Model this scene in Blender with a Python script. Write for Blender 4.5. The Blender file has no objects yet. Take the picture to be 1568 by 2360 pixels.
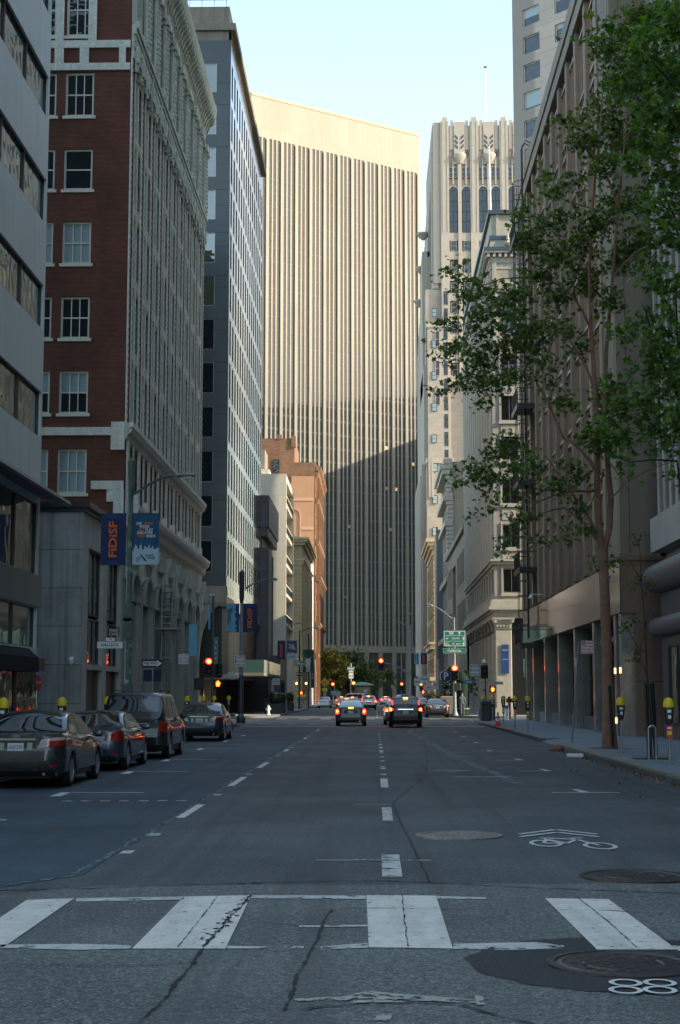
import bpy, bmesh, math, random
from math import sin, cos, pi, radians, atan, sqrt
from mathutils import Vector, Matrix
random.seed(7)
SC = bpy.context.scene
COL = SC.collection
D = bpy.data

# ---------------------------------------------------------------- measuring: photo pixel (1568 wide) -> world
FPX = 3500.0
PIT = atan(.12); YAW = atan(80/3500*cos(PIT)); CAMH = 1.8
CF = (-sin(YAW)*cos(PIT), cos(YAW)*cos(PIT), sin(PIT)); CR = (cos(YAW), sin(YAW), 0); CU = (sin(YAW)*sin(PIT), -cos(YAW)*sin(PIT), cos(PIT))
def ray(x, y):
    u = (x-784)/FPX; v = (1179.5-y)/FPX
    return [CF[i]+u*CR[i]+v*CU[i] for i in range(3)]
def at(x, y, Y):
    r = ray(x, y); t = Y/r[1]; return (r[0]*t, Y, CAMH+r[2]*t)
def gr(x, y, z=0.0):
    r = ray(x, y); t = (z-CAMH)/r[2]; return (r[0]*t, r[1]*t, z)

# ---------------------------------------------------------------- mesh builder
class MB:
    def __init__(s): s.v = []; s.f = []; s.m = []; s.sm = []
    def add(s, vs, fs, m=0, smooth=False):
        b = len(s.v); s.v.extend([tuple(p) for p in vs])
        for f in fs:
            s.f.append([b+i for i in f]); s.m.append(m); s.sm.append(smooth)
    def quad(s, a, b, c, d, m=0): s.add([a, b, c, d], [(0, 1, 2, 3)], m)
    def box(s, x0, x1, y0, y1, z0, z1, m=0):
        v = [(x0,y0,z0),(x1,y0,z0),(x1,y1,z0),(x0,y1,z0),(x0,y0,z1),(x1,y0,z1),(x1,y1,z1),(x0,y1,z1)]
        s.add(v, [(0,3,2,1),(4,5,6,7),(0,1,5,4),(1,2,6,5),(2,3,7,6),(3,0,4,7)], m)
    def bbox(s, x0, x1, y0, y1, z0, z1, b, m=0):
        """box with chamfered vertical and top edges"""
        def ring(i, z): return [(x0+i+b,y0+i,z),(x1-i-b,y0+i,z),(x1-i,y0+i+b,z),(x1-i,y1-i-b,z),(x1-i-b,y1-i,z),(x0+i+b,y1-i,z),(x0+i,y1-i-b,z),(x0+i,y0+i+b,z)]
        s.loft([ring(b,z0), ring(0,z0+b), ring(0,z1-b), ring(b,z1)], m)
    def loft(s, rings, m=0, cap=True, closed=True, smooth=False):
        n = len(rings[0]); b = len(s.v)
        for r in rings: s.v.extend([tuple(p) for p in r])
        for k in range(len(rings)-1):
            for i in range(n if closed else n-1):
                j = (i+1) % n
                s.f.append([b+k*n+i, b+k*n+j, b+(k+1)*n+j, b+(k+1)*n+i]); s.m.append(m); s.sm.append(smooth)
        if cap and closed:
            s.f.append([b+i for i in range(n)][::-1]); s.m.append(m); s.sm.append(False)
            s.f.append([b+(len(rings)-1)*n+i for i in range(n)]); s.m.append(m); s.sm.append(False)
    def tube(s, pts, r, m=0, n=8, cap=True):
        pts = [Vector(p) for p in pts]
        if not isinstance(r, (list, tuple)): r = [r]*len(pts)
        rings = []; up = None
        for i, p in enumerate(pts):
            t = (pts[min(i+1, len(pts)-1)]-pts[max(i-1, 0)])
            if t.length < 1e-9: t = Vector((0,0,1))
            t.normalize()
            if up is None: up = Vector((0,0,1)) if abs(t.z) < .9 else Vector((1,0,0))
            a = t.cross(up)
            if a.length < 1e-4: a = t.cross(Vector((0,1,0)))
            a.normalize(); b = a.cross(t); b.normalize(); up = b
            rings.append([p+(a*cos(2*pi*k/n)+b*sin(2*pi*k/n))*r[i] for k in range(n)])
        s.loft(rings, m, cap, True, n > 5)
    def lathe(s, c, prof, m=0, n=16, axis='z', sm=True):
        c = Vector(c); rings = []
        for (r, h) in prof:
            rg = []
            for k in range(n):
                a = 2*pi*k/n
                if axis == 'z': rg.append(c+Vector((r*cos(a), r*sin(a), h)))
                elif axis == 'x': rg.append(c+Vector((h, r*cos(a), r*sin(a))))
                else: rg.append(c+Vector((r*sin(a), h, r*cos(a))))
            rings.append(rg)
        s.loft(rings, m, True, True, sm)
    def prism(s, poly, vec, m=0):
        """planar polygon (3d points) extruded along vec"""
        n = len(poly); v = Vector(vec); p = [Vector(q) for q in poly]
        s.add(p+[q+v for q in p], [tuple(range(n))[::-1], tuple(range(n, 2*n))]+[(i, (i+1) % n, n+(i+1) % n, n+i) for i in range(n)], m)
    def build(s, name, mats, parent=None, org=None, fix=True, edge=32):
        me = D.meshes.new(name)
        o = D.objects.new(name, me); COL.objects.link(o)
        off = Vector(org) if org is not None else (WORLD(parent) if parent else Vector((0,0,0)))
        me.from_pydata([Vector(p)-off for p in s.v], [], s.f)
        if not isinstance(mats, (list, tuple)): mats = [mats]
        for mm in mats: me.materials.append(mm)
        me.polygons.foreach_set('material_index', s.m)
        me.polygons.foreach_set('use_smooth', s.sm)
        if fix:
            bm = bmesh.new(); bm.from_mesh(me); bmesh.ops.recalc_face_normals(bm, faces=bm.faces); bm.to_mesh(me); bm.free()
        me.update()
        if any(s.sm): me.set_sharp_from_angle(angle=radians(edge))
        if parent is not None:
            o.parent = parent; o.location = off-WORLD(parent)
        else: o.location = off
        return o
def WORLD(o):
    v = Vector((0,0,0))
    while o is not None: v = v+o.location; o = o.parent
    return v
def tag(o, label=None, cat=None, group=None, kind=None):
    if label: o['label'] = label
    if cat: o['category'] = cat
    if group: o['group'] = group
    if kind: o['kind'] = kind
    return o
def empty(name, loc, label, cat, group=None, rz=0):
    o = D.objects.new(name, None); COL.objects.link(o); o.location = loc; o.rotation_euler.z = rz
    o.empty_display_size = .3
    return tag(o, label, cat, group)
KIDS = {}
def copy_tree(o, parent=None):
    c = o.copy(); COL.objects.link(c); c.parent = parent
    for ch in o.children: copy_tree(ch, c)
    return c
def struct(name, mb, m, org=None): return tag(mb.build(name, m, None, org), kind='structure')

class Fac:
    """facade frame: u along, v up, w outward"""
    def __init__(s, o, u, n):
        s.o = Vector(o); s.u = Vector(u).normalized(); s.n = Vector(n).normalized()
        s.flip = s.u.cross(Vector((0,0,1))).dot(s.n) < 0
    def p(s, u, v, w=0): return s.o+s.u*u+Vector((0,0,v))+s.n*w
    def box(s, mb, u0, u1, v0, v1, w0, w1, m=0):
        q = [s.p(u0,v0,w0),s.p(u1,v0,w0),s.p(u1,v1,w0),s.p(u0,v1,w0),s.p(u0,v0,w1),s.p(u1,v0,w1),s.p(u1,v1,w1),s.p(u0,v1,w1)]
        fs = [(0,3,2,1),(4,5,6,7),(0,1,5,4),(1,2,6,5),(2,3,7,6),(3,0,4,7)]
        if s.flip: fs = [f[::-1] for f in fs]
        mb.add(q, fs, m)
    def quad(s, mb, u0, u1, v0, v1, w, m=0):
        q = [s.p(u0,v0,w),s.p(u1,v0,w),s.p(u1,v1,w),s.p(u0,v1,w)]
        mb.add(q, [(3,2,1,0) if s.flip else (0,1,2,3)], m)
    def prof(s, mb, prof, u0, u1, m=0):
        """moulding: profile of (w,v) run from u0 to u1"""
        a = [s.p(u0, v, w) for (w, v) in prof]
        mb.prism(a, s.u*(u1-u0), m)
    def poly(s, mb, pts, w0, w1, m=0):
        mb.prism([s.p(u, v, w0) for (u, v) in pts], s.n*(w1-w0), m)
def wall(mb, F, u0, u1, v0, v1, holes, depth, m=0, mr=None):
    """wall face with rectangular openings and their reveals"""
    if mr is None: mr = m
    us = sorted(set([u0, u1]+[round(x, 4) for h in holes for x in h[:2]]))
    vs = sorted(set([v0, v1]+[round(x, 4) for h in holes for x in h[2:4]]))
    us = [x for x in us if u0 <= x <= u1]; vs = [x for x in vs if v0 <= x <= v1]
    for j in range(len(vs)-1):
        vc = (vs[j]+vs[j+1])/2; hh = [h for h in holes if h[2] < vc < h[3]]
        run = None
        for i in range(len(us)-1):
            uc = (us[i]+us[i+1])/2
            if any(h[0] < uc < h[1] for h in hh):
                if run is not None: F.quad(mb, run, us[i], vs[j], vs[j+1], 0, m); run = None
            elif run is None: run = us[i]
        if run is not None: F.quad(mb, run, us[-1], vs[j], vs[j+1], 0, m)
    for (a, b, c, d) in holes:
        P = F.p
        q = [P(a,c,0),P(b,c,0),P(b,d,0),P(a,d,0),P(a,c,-depth),P(b,c,-depth),P(b,d,-depth),P(a,d,-depth)]
        fs = [(0,1,5,4),(1,2,6,5),(2,3,7,6),(3,0,4,7)]
        if not F.flip: fs = [f[::-1] for f in fs]
        mb.add(q, fs, mr)
CACHE = {}
def window(root, F, a, b, c, d, depth, fw, cols, rows, fm, pm, name='window', split=True, rail=.04, sill=None):
    """a window in an opening: frame bars with a pane behind; repeats share meshes"""
    w, h = round(b-a, 3), round(d-c, 3)
    key = (tuple(F.u), tuple(F.n), w, h, depth, fw, cols, rows, fm.name, pm.name, split, sill)
    base = F.p(a, c, -depth)
    if key not in CACHE:
        mb = MB(); G = Fac((0,0,0), F.u, F.n)
        G.box(mb, 0, fw, 0, h, 0, .08); G.box(mb, w-fw, w, 0, h, 0, .08)
        G.box(mb, fw, w-fw, 0, fw, 0, .08); G.box(mb, fw, w-fw, h-fw, h, 0, .08)
        for i in range(1, cols): x = fw+(w-2*fw)*i/cols; G.box(mb, x-rail/2, x+rail/2, fw, h-fw, .0, .055)
        for i in range(1, rows): y = fw+(h-2*fw)*i/rows; G.box(mb, fw, w-fw, y-rail*.7, y+rail*.7, .002, .065)
        if sill: G.box(mb, -.1, w+.1, -.14, 0, .06, depth+sill)
        nm = 0
        if not split:
            G.quad(mb, fw*.5, w-fw*.5, fw*.5, h-fw*.5, .02, 1)
        o = mb.build(name, [fm, pm], None, (0,0,0), fix=False)
        p = None
        if split:
            m2 = MB(); G.quad(m2, fw*.5, w-fw*.5, fw*.5, h-fw*.5, .02, 0)
            p = m2.build('pane', pm, None, (0,0,0), fix=False)
        CACHE[key] = (o.data, p.data if p else None)
        D.objects.remove(o)
        if p: D.objects.remove(p)
    dm, pm2 = CACHE[key]
    o = D.objects.new(name, dm); COL.objects.link(o); o.parent = root; o.location = base-WORLD(root)
    if pm2:
        q = D.objects.new('pane', pm2); COL.objects.link(q); q.parent = o
    return o

# ---------------------------------------------------------------- materials
def M_(name):
    m = D.materials.new(name); m.use_nodes = True; nt = m.node_tree
    return m, nt, nt.nodes['Principled BSDF']
def N(nt, t, **k):
    n = nt.nodes.new(t)
    for a, b in k.items(): setattr(n, a, b)
    return n
def lk(nt, a, b): nt.links.new(a, b)
def c4(c): return (c[0], c[1], c[2], 1)
def flat(name, col, rough=.5, metal=0, spec=.5, coat=0):
    m, nt, b = M_(name)
    b.inputs['Base Color'].default_value = c4(col); b.inputs['Roughness'].default_value = rough
    b.inputs['Metallic'].default_value = metal; b.inputs['Specular IOR Level'].default_value = spec
    b.inputs['Coat Weight'].default_value = coat
    return m
def coords(nt, mode='obj', scale=(1,1,1)):
    tc = N(nt, 'ShaderNodeTexCoord'); mp = N(nt, 'ShaderNodeMapping')
    mp.inputs['Scale'].default_value = scale
    lk(nt, tc.outputs['Object'], mp.inputs[0]); return mp.outputs[0]
def wallcoords(nt):
    tc = N(nt, 'ShaderNodeTexCoord'); sp = N(nt, 'ShaderNodeSeparateXYZ'); lk(nt, tc.outputs['Object'], sp.inputs[0])
    ad = N(nt, 'ShaderNodeMath', operation='ADD'); lk(nt, sp.outputs[0], ad.inputs[0]); lk(nt, sp.outputs[1], ad.inputs[1])
    cb = N(nt, 'ShaderNodeCombineXYZ'); lk(nt, ad.outputs[0], cb.inputs[0]); lk(nt, sp.outputs[2], cb.inputs[1]); return cb.outputs[0]
def noise(nt, vec, scale, detail=4, rough=.6):
    n = N(nt, 'ShaderNodeTexNoise'); n.inputs['Scale'].default_value = scale; n.inputs['Detail'].default_value = detail; n.inputs['Roughness'].default_value = rough
    lk(nt, vec, n.inputs['Vector']); return n.outputs[0]
def ramp(nt, fac, a, b, pa=.3, pb=.7):
    r = N(nt, 'ShaderNodeValToRGB'); r.color_ramp.elements[0].color = c4(a); r.color_ramp.elements[1].color = c4(b)
    r.color_ramp.elements[0].position = pa; r.color_ramp.elements[1].position = pb
    lk(nt, fac, r.inputs[0]); return r.outputs[0]
def mix(nt, fac, a, b, mode='MIX'):
    n = N(nt, 'ShaderNodeMix', data_type='RGBA', blend_type=mode)
    for s, v in ((n.inputs[0], fac), (n.inputs[6], a), (n.inputs[7], b)):
        if isinstance(v, (int, float)): s.default_value = v
        elif isinstance(v, tuple): s.default_value = c4(v)
        else: lk(nt, v, s)
    return n.outputs[2]
def bump(nt, b, h, strength=.3, dist=.02):
    n = N(nt, 'ShaderNodeBump'); n.inputs['Strength'].default_value = strength; n.inputs['Distance'].default_value = dist
    lk(nt, h, n.inputs['Height']); lk(nt, n.outputs[0], b.inputs['Normal'])
def stone(name, col, var=.25, rough=.8, spec=.4, scale=1.2, streak=.0, blocks=None, joint=.6, metal=0, bumps=.25, fine=25):
    """weathered stone / concrete: blotches, fine grain, optional rain streaks and block joints"""
    m, nt, b = M_(name)
    v = coords(nt)
    lo = tuple(x*(1-var) for x in col); hi = tuple(min(1, x*(1+var*.7)) for x in col)
    c = ramp(nt, noise(nt, v, scale, 6), lo, hi, .3, .7)
    g = noise(nt, v, fine, 3)
    c = mix(nt, .35, c, ramp(nt, g, tuple(x*.6 for x in col), tuple(min(1, x*1.35) for x in col), .3, .7))
    if streak:
        sv = coords(nt, scale=(3, 3, .12)); s = noise(nt, sv, 1.5, 5)
        c = mix(nt, ramp(nt, s, (0,0,0), (streak,)*3, .45, .7), c, tuple(x*.35 for x in col))
    h = g
    if blocks:
        bt = N(nt, 'ShaderNodeTexBrick'); lk(nt, wallcoords(nt), bt.inputs[0])
        bt.inputs['Scale'].default_value = 1; bt.inputs['Brick Width'].default_value = blocks[0]; bt.inputs['Row Height'].default_value = blocks[1]
        bt.inputs['Mortar Size'].default_value = blocks[2] if len(blocks) > 2 else .012; bt.inputs['Mortar Smooth'].default_value = .2
        bt.offset = blocks[3] if len(blocks) > 3 else .5
        bt.inputs['Color1'].default_value = (.92,.92,.92,1); bt.inputs['Color2'].default_value = (1.05,1.05,1.05,1); bt.inputs['Mortar'].default_value = (1-joint,)*3+(1,)
        c = mix(nt, 1.0, c, bt.outputs[0], 'MULTIPLY')
    lk(nt, c, b.inputs['Base Color']); b.inputs['Roughness'].default_value = rough; b.inputs['Specular IOR Level'].default_value = spec
    b.inputs['Metallic'].default_value = metal
    bump(nt, b, h, bumps, .01)
    return m
def brick(name, c1, c2, mortar, bw=.21, bh=.075, rough=.85):
    m, nt, b = M_(name); w = wallcoords(nt)
    bt = N(nt, 'ShaderNodeTexBrick'); lk(nt, w, bt.inputs[0]); bt.inputs['Scale'].default_value = 1
    bt.inputs['Brick Width'].default_value = bw; bt.inputs['Row Height'].default_value = bh; bt.inputs['Mortar Size'].default_value = bh*.1
    bt.inputs['Color1'].default_value = c4(c1); bt.inputs['Color2'].default_value = c4(c2); bt.inputs['Mortar'].default_value = c4(mortar)
    v = coords(nt)
    sh = ramp(nt, noise(nt, v, .5, 6), (.62,)*3, (1.15,)*3, .3, .72)
    c = mix(nt, 1.0, bt.outputs[0], sh, 'MULTIPLY')
    sv = coords(nt, scale=(1.2, 1.2, .15)); st = noise(nt, sv, 1.2, 5)
    c = mix(nt, ramp(nt, st, (0,)*3, (.45,)*3, .5, .75), c, tuple(x*.4 for x in c1))
    rw = N(nt, 'ShaderNodeTexWave', bands_direction='Y'); lk(nt, w, rw.inputs[0]); rw.inputs['Scale'].default_value = 1.3; rw.inputs['Distortion'].default_value = .3
    c = mix(nt, .12, c, rw.outputs[0], 'MULTIPLY')
    lk(nt, c, b.inputs['Base Color']); b.inputs['Roughness'].default_value = rough
    bump(nt, b, bt.outputs[1], -.3, .01)
    return m
def glass(name, col=(.015,.02,.022), rough=.03, ior=1.9, wav=.05, wscale=.8, spec=.5, varied=0, vcol=(.12,.13,.12)):
    """window glazing: dark, mirror-like with the slight waviness of real panes"""
    m, nt, b = M_(name)
    b.inputs['Base Color'].default_value = c4(col); b.inputs['Roughness'].default_value = rough; b.inputs['IOR'].default_value = ior
    v = coords(nt)
    if varied:
        oi = N(nt, 'ShaderNodeObjectInfo'); r = N(nt, 'ShaderNodeMath', operation='GREATER_THAN'); r.inputs[1].default_value = 1-varied
        lk(nt, oi.outputs['Random'], r.inputs[0]); lk(nt, mix(nt, r.outputs[0], col, vcol), b.inputs['Base Color'])
    if wav: bump(nt, b, noise(nt, v, wscale, 2), 1.0, wav)
    return m
def emis(name, col, s):
    m, nt, b = M_(name); b.inputs['Base Color'].default_value = c4(tuple(x*.3 for x in col))
    b.inputs['Emission Color'].default_value = c4(col); b.inputs['Emission Strength'].default_value = s; return m
def carpaint(name, col, metal=.6, rough=.3, coat=1):
    m, nt, b = M_(name); v = coords(nt)
    n = noise(nt, v, 400, 1)
    lk(nt, ramp(nt, n, tuple(x*.8 for x in col), tuple(x*1.2 for x in col)), b.inputs['Base Color'])
    b.inputs['Metallic'].default_value = metal
    d = noise(nt, v, 3, 5); r = N(nt, 'ShaderNodeMapRange'); r.inputs[3].default_value = rough-.08; r.inputs[4].default_value = rough+.15
    lk(nt, d, r.inputs[0]); lk(nt, r.outputs[0], b.inputs['Roughness'])
    b.inputs['Coat Weight'].default_value = coat; b.inputs['Coat Roughness'].default_value = .04
    return m
def text_mesh(txt, size, mat, bold=0, align='CENTER', spacing=1.0, ext=.004, xs=1.0):
    """lettering as a flat mesh in the XZ plane facing -Y, centred on its origin"""
    cu = D.curves.new('lettering', 'FONT'); cu.body = txt; cu.size = size; cu.align_x = align; cu.align_y = 'CENTER'
    cu.offset = bold; cu.space_character = spacing; cu.resolution_u = 2; cu.space_line = .82
    o = D.objects.new('lettering', cu); COL.objects.link(o)
    dg = bpy.context.evaluated_depsgraph_get(); me = D.meshes.new_from_object(o.evaluated_get(dg))
    D.objects.remove(o); D.curves.remove(cu)
    for v in me.vertices: v.co = (v.co.x*xs, 0, v.co.y)
    me.materials.clear(); me.materials.append(mat)
    return me
def lettering(parent, txt, size, loc, mat, rz=0, ry=0, **k):
    """loc is local to the parent"""
    me = text_mesh(txt, size, mat, **k); o = D.objects.new('lettering', me); COL.objects.link(o)
    o.parent = parent; o.location = loc; o.rotation_euler = (0, ry, rz); return o
EXPO = 2.05
# ---------------------------------------------------------------- shared materials
def asphalt(name, c, grain=.5, tar=.3, big=.25, rough=.75):
    m, nt, b = M_(name); v = coords(nt)
    base = ramp(nt, noise(nt, v, .35, 6), tuple(x*(1-big) for x in c), tuple(x*(1+big) for x in c), .35, .65)
    sp = N(nt, 'ShaderNodeTexVoronoi'); sp.inputs['Scale'].default_value = 42; lk(nt, v, sp.inputs['Vector'])
    agg = ramp(nt, sp.outputs[0], tuple(min(1, x*2.4) for x in c), tuple(x*.55 for x in c), .1, .5)
    col = mix(nt, grain*.55, base, agg)
    n2 = noise(nt, v, 18, 5, .7); col = mix(nt, grain, col, ramp(nt, n2, (.38,)*3, (1.55,)*3, .35, .65), 'MULTIPLY')
    # tyre-polished / oily strips run along the street
    sv = coords(nt, scale=(1.2, .03, 1)); st = noise(nt, sv, 1.6, 4)
    col = mix(nt, ramp(nt, st, (0,)*3, (tar,)*3, .5, .68), col, tuple(x*.5 for x in c))
    spt = noise(nt, coords(nt, scale=(1,.4,1)), 1.1, 6, .7); col = mix(nt, ramp(nt, spt, (0,)*3, (tar*1.2,)*3, .6, .75), col, tuple(x*.4 for x in c))
    lk(nt, col, b.inputs['Base Color'])
    r = N(nt, 'ShaderNodeMapRange'); r.inputs[3].default_value = rough-.2; r.inputs[4].default_value = rough+.15; lk(nt, n2, r.inputs[0]); lk(nt, r.outputs[0], b.inputs['Roughness'])
    b.inputs['Specular IOR Level'].default_value = .45
    h = mix(nt, .5, sp.outputs[0], n2); bump(nt, b, h, .55, .012)
    return m
def worn(name, col, wear=.45, scale=6, rough=.6):
    """road paint worn through to the asphalt"""
    m, nt, b = M_(name); v = coords(nt)
    c = ramp(nt, noise(nt, v, 3, 6), tuple(x*.72 for x in col), col, .3, .65)
    c = mix(nt, .3, c, ramp(nt, noise(nt, v, 40, 3), tuple(x*.6 for x in col), col))
    c = mix(nt, ramp(nt, noise(nt, coords(nt, scale=(2.5,.35,1)), 1.3, 6, .7), (0,)*3, (.55,)*3, .48, .72), c, tuple(x*.5 for x in col))
    lk(nt, c, b.inputs['Base Color']); b.inputs['Roughness'].default_value = rough
    a = N(nt, 'ShaderNodeMath', operation='GREATER_THAN'); a.inputs[1].default_value = wear
    lk(nt, noise(nt, v, scale, 8, .75), a.inputs[0]); lk(nt, a.outputs[0], b.inputs['Alpha'])
    return m
m_road = asphalt('asphalt_road', (.088,.100,.100), .85, .8, .45)
m_lane = asphalt('asphalt_newer', (.048,.072,.086), .6, .6, .4)
m_xing = asphalt('asphalt_old', (.155,.165,.150), 1.0, .7, .5)
m_patch = asphalt('asphalt_patch', (.032,.035,.035), .6, .3, .2)
m_walk = stone('sidewalk_concrete', (.24,.27,.29), .18, .8, .4, .8, .0, (1.5, 1.5, .02, 0.), .45)
m_kerb = stone('kerb_concrete', (.15,.15,.145), .3, .85, .3, 2, .0)
m_kerby = worn('kerb_yellow_paint', (.42,.27,.05), .44, 5)
m_white = worn('road_paint', (.80,.79,.72), .36, 9)
m_whiteO = worn('road_paint_worn', (.66,.65,.58), .44, 5)
m_crack = flat('crack_filler', (.008,.009,.010), .7)
m_seam = worn('seam_scuff', (.20,.23,.25), .49, 3)
m_iron = stone('cast_iron', (.055,.050,.046), .4, .35, .5, 6, 0, None, 0, .5)
m_irongrey = stone('worn_iron', (.20,.18,.16), .4, .5, .5, 7, 0, None, 0, .3)
m_black = flat('black_paint', (.012,.013,.014), .45)
m_blackgloss = flat('black_gloss', (.008,.009,.01), .12, coat=.6)
m_steel = flat('galvanised_steel', (.35,.37,.38), .38, .8)
m_pole = stone('green_pole_paint', (.075,.12,.105), .45, .5, .5, 4, .4)
m_polegrey = stone('grey_pole_paint', (.22,.24,.25), .3, .5, .5, 3, .3)
m_dkpole = stone('dark_pole_paint', (.035,.045,.05), .3, .45, .5, 4)
m_signw = flat('sign_white', (.74,.76,.74), .5)
m_signk = flat('sign_black', (.012,.012,.014), .5)
m_signr = flat('sign_red', (.55,.03,.025), .5)
m_signg = flat('sign_green', (.012,.20,.13), .45)
m_signb = flat('sign_blue', (.02,.13,.42), .45)
m_signo = flat('sign_orange', (.75,.30,.02), .5)
m_banb = flat('banner_blue', (.012,.05,.20), .7)
m_band = flat('banner_dark', (.010,.022,.07), .7)
m_ban1 = flat('banner_navy', (.010,.085,.18), .7)
m_banl = flat('banner_pale', (.16,.42,.58), .7)
m_banw = flat('banner_white', (.42,.56,.62), .7)
m_bano = flat('banner_orange', (.72,.14,.035), .7)
m_redlamp = emis('signal_red_lit', (1,.035,.012), 2.2)
m_redcore = emis('signal_red_core', (1,.16,.03), 5)
m_handlamp = emis('hand_lit', (1,.12,.01), 2.2)
m_tail = emis('tail_light_lit', (1,.03,.015), 1.6)
m_tailcore = emis('tail_light_core', (1,.30,.04), 4)
m_tailoff = flat('tail_light_off', (.30,.008,.006), .12, coat=1)
m_tailclear = flat('tail_lens_clear', (.50,.42,.40), .12, coat=1)
m_warm = emis('warm_lamp', (1,.62,.25), .7)
m_tyre = flat('tyre_rubber', (.010,.010,.011), .75)
m_rim = flat('alloy_rim', (.42,.43,.45), .28, .9)
m_chrome = flat('chrome', (.7,.7,.7), .12, 1)
m_trim = flat('black_trim', (.01,.01,.011), .4)
m_cglass = flat('car_glass', (.012,.018,.018), .04, 0, 1.0, 1)
m_plate = flat('plate_white', (.62,.63,.66), .4)
m_navy = flat('plate_ink', (.02,.03,.12), .5)
m_meter = flat('meter_grey', (.03,.035,.035), .4)
m_meteryel = flat('meter_yellow', (.72,.55,.01), .4)
m_meterred = flat('meter_red', (.55,.04,.03), .5)
# ---------------------------------------------------------------- the ground, the street and its markings
g = MB(); g.box(-1500, 1500, -1200, 2500, -1.2, -.03); struct('ground', g, m_lane)
rd = MB(); rd.quad((-7.9,-60,0),(6.5,-60,0),(6.5,430,0),(-7.9,430,0)); struct('road', rd, m_road)
cs = MB()
for (y0, y1) in ((91, 116), (188, 200), (300, 340), (-12, 13)):
    cs.quad((-160,y0,-.006),(-7.9,y0,-.006),(-7.9,y1,-.006),(-160,y1,-.006)); cs.quad((6.5,y0,-.006),(160,y0,-.006),(160,y1,-.006),(6.5,y1,-.006))
struct('cross_street', cs, m_xing)
al = MB(); al.quad((-60,53.4,-.004),(-7.9,53.4,-.004),(-7.9,57,-.004),(-60,57,-.004)); struct('alley_road', al, m_xing)
# darker newer asphalt of the left-hand lanes, ending in a ragged seam
def ragged(pts, amp, m, name, z, step=.6, seed=1):
    r = random.Random(seed); out = []
    n = len(pts)
    for i in range(n):
        a, b = pts[i], pts[(i+1) % n]; L = sqrt((a[0]-b[0])**2+(a[1]-b[1])**2); k = max(1, int(L/step)); k = min(k, 160)
        for j in range(k):
            t = j/k; out.append((a[0]+(b[0]-a[0])*t+r.uniform(-amp, amp), a[1]+(b[1]-a[1])*t+r.uniform(-amp, amp), z))
    mb = MB(); mb.add(out, [tuple(range(len(out)))]); return struct(name, mb, m)
pa = [gr(0,2105), gr(250,1985)]
ragged([(-7.85,11.6),(-4.2,13.3),(-2.95,15.5),(-2.93,91),(-7.85,91)], .04, m_lane, 'left_lane_road', .004, .5, 3)
ragged([(-7.85,-50),(6.1,-50),(6.1,14.9),(2.2,14.9),(-2.6,14.6),(-4.2,13.2),(-7.85,11.5)], .05, m_xing, 'crossing_road', .003, .5, 4)
# seam of sealant along the joint
def ribbon(mb, pts, w, z, jit=0, seed=0, step=.12):
    r = random.Random(seed); P = []; ox = oy = 0; step = min(step, .07) if jit else step
    for i in range(len(pts)-1):
        a, b = pts[i], pts[i+1]; L = sqrt((a[0]-b[0])**2+(a[1]-b[1])**2); k = max(1, int(L/step))
        for j in range(k):
            t = j/k; ox = ox*.72+r.uniform(-jit, jit)*.8; oy = oy*.72+r.uniform(-jit, jit)*.5
            P.append((a[0]+(b[0]-a[0])*t+ox, a[1]+(b[1]-a[1])*t+oy))
    P.append(pts[-1][:2]); Lf, Rt = [], []
    for i, p in enumerate(P):
        q = P[min(i+1, len(P)-1)]; o = P[max(i-1, 0)]; dx, dy = q[0]-o[0], q[1]-o[1]; l = sqrt(dx*dx+dy*dy) or 1
        ww = w*r.uniform(.2, 1.0)**1.5/2*(1.6 if r.random() < .06 else 1) if jit else w/2
        Lf.append((p[0]-dy/l*ww, p[1]+dx/l*ww, z)); Rt.append((p[0]+dy/l*ww, p[1]-dx/l*ww, z))
    n = len(P); mb.add(Lf+Rt, [(i, n+i, n+i+1, i+1) for i in range(n-1)])
def GP(*pp): return [gr(x, y)[:2] for x, y in pp]
cr = MB()
ribbon(cr, GP((320,2360),(385,2300),(440,2225),(482,2170),(520,2125),(560,2090),(583,2062)), .034, .012, .012, 1)
ribbon(cr, GP((655,2330),(672,2290),(690,2240),(722,2180),(742,2130),(770,2098),(800,2094)), .036, .012, .011, 2)
ribbon(cr, GP((0,2229),(120,2225),(215,2230),(330,2227),(445,2222)), .016, .012, .007, 3)
ribbon(cr, GP((800,2094),(980,2097),(1240,2098),(1400,2100),(1568,2110)), .022, .013, .01, 4)
ribbon(cr, GP((926,2060),(934,2130),(942,2185)), .016, .013, .006, 5)
ribbon(cr, GP((1330,2069),(1400,2125),(1470,2187)), .016, .013, .006, 6)
ribbon(cr, GP((506,2063),(470,2110),(410,2185)), .014, .013, .004, 7)
ribbon(cr, GP((500,2128),(560,2130),(620,2128),(690,2134)), .02, .012, .012, 8)
ribbon(cr, GP((690,2330),(760,2322),(850,2318),(960,2312),(1060,2318),(1180,2350),(1230,2362)), .035, .012, .02, 9)
ribbon(cr, GP((990,2035),(960,1965),(925,1900),(905,1850),(980,1790),(985,1740),(975,1700)), .028, .006, .012, 10)
ribbon(cr, GP((0,2052),(200,2048),(420,2040),(640,2033),(900,2030),(1200,2045),(1568,2060)), .05, .006, .02, 11)
ribbon(cr, GP((690,1728),(960,1735),(1240,1740)), .12, .005, .02, 12)
ribbon(cr, GP((430,1722),(700,1712),(1010,1712),(1220,1716)), .10, .005, .02, 13)
for k in range(34):
    t = k/33; a = gr(583-101*t*1.0, 2062+108*t); r = random.Random(k); xx = a[0]+r.uniform(-.07,.04); yy = a[1]+r.uniform(-.03,.03); w0 = r.uniform(.008,.03); cr.add([(xx+w*cos(q), yy+w*1.3*sin(q), .0125+k*.00005) for q, w in [(2*pi*i/8, w0*r.uniform(.75,1.1)) for i in range(8)]], [tuple(range(8))])
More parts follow.
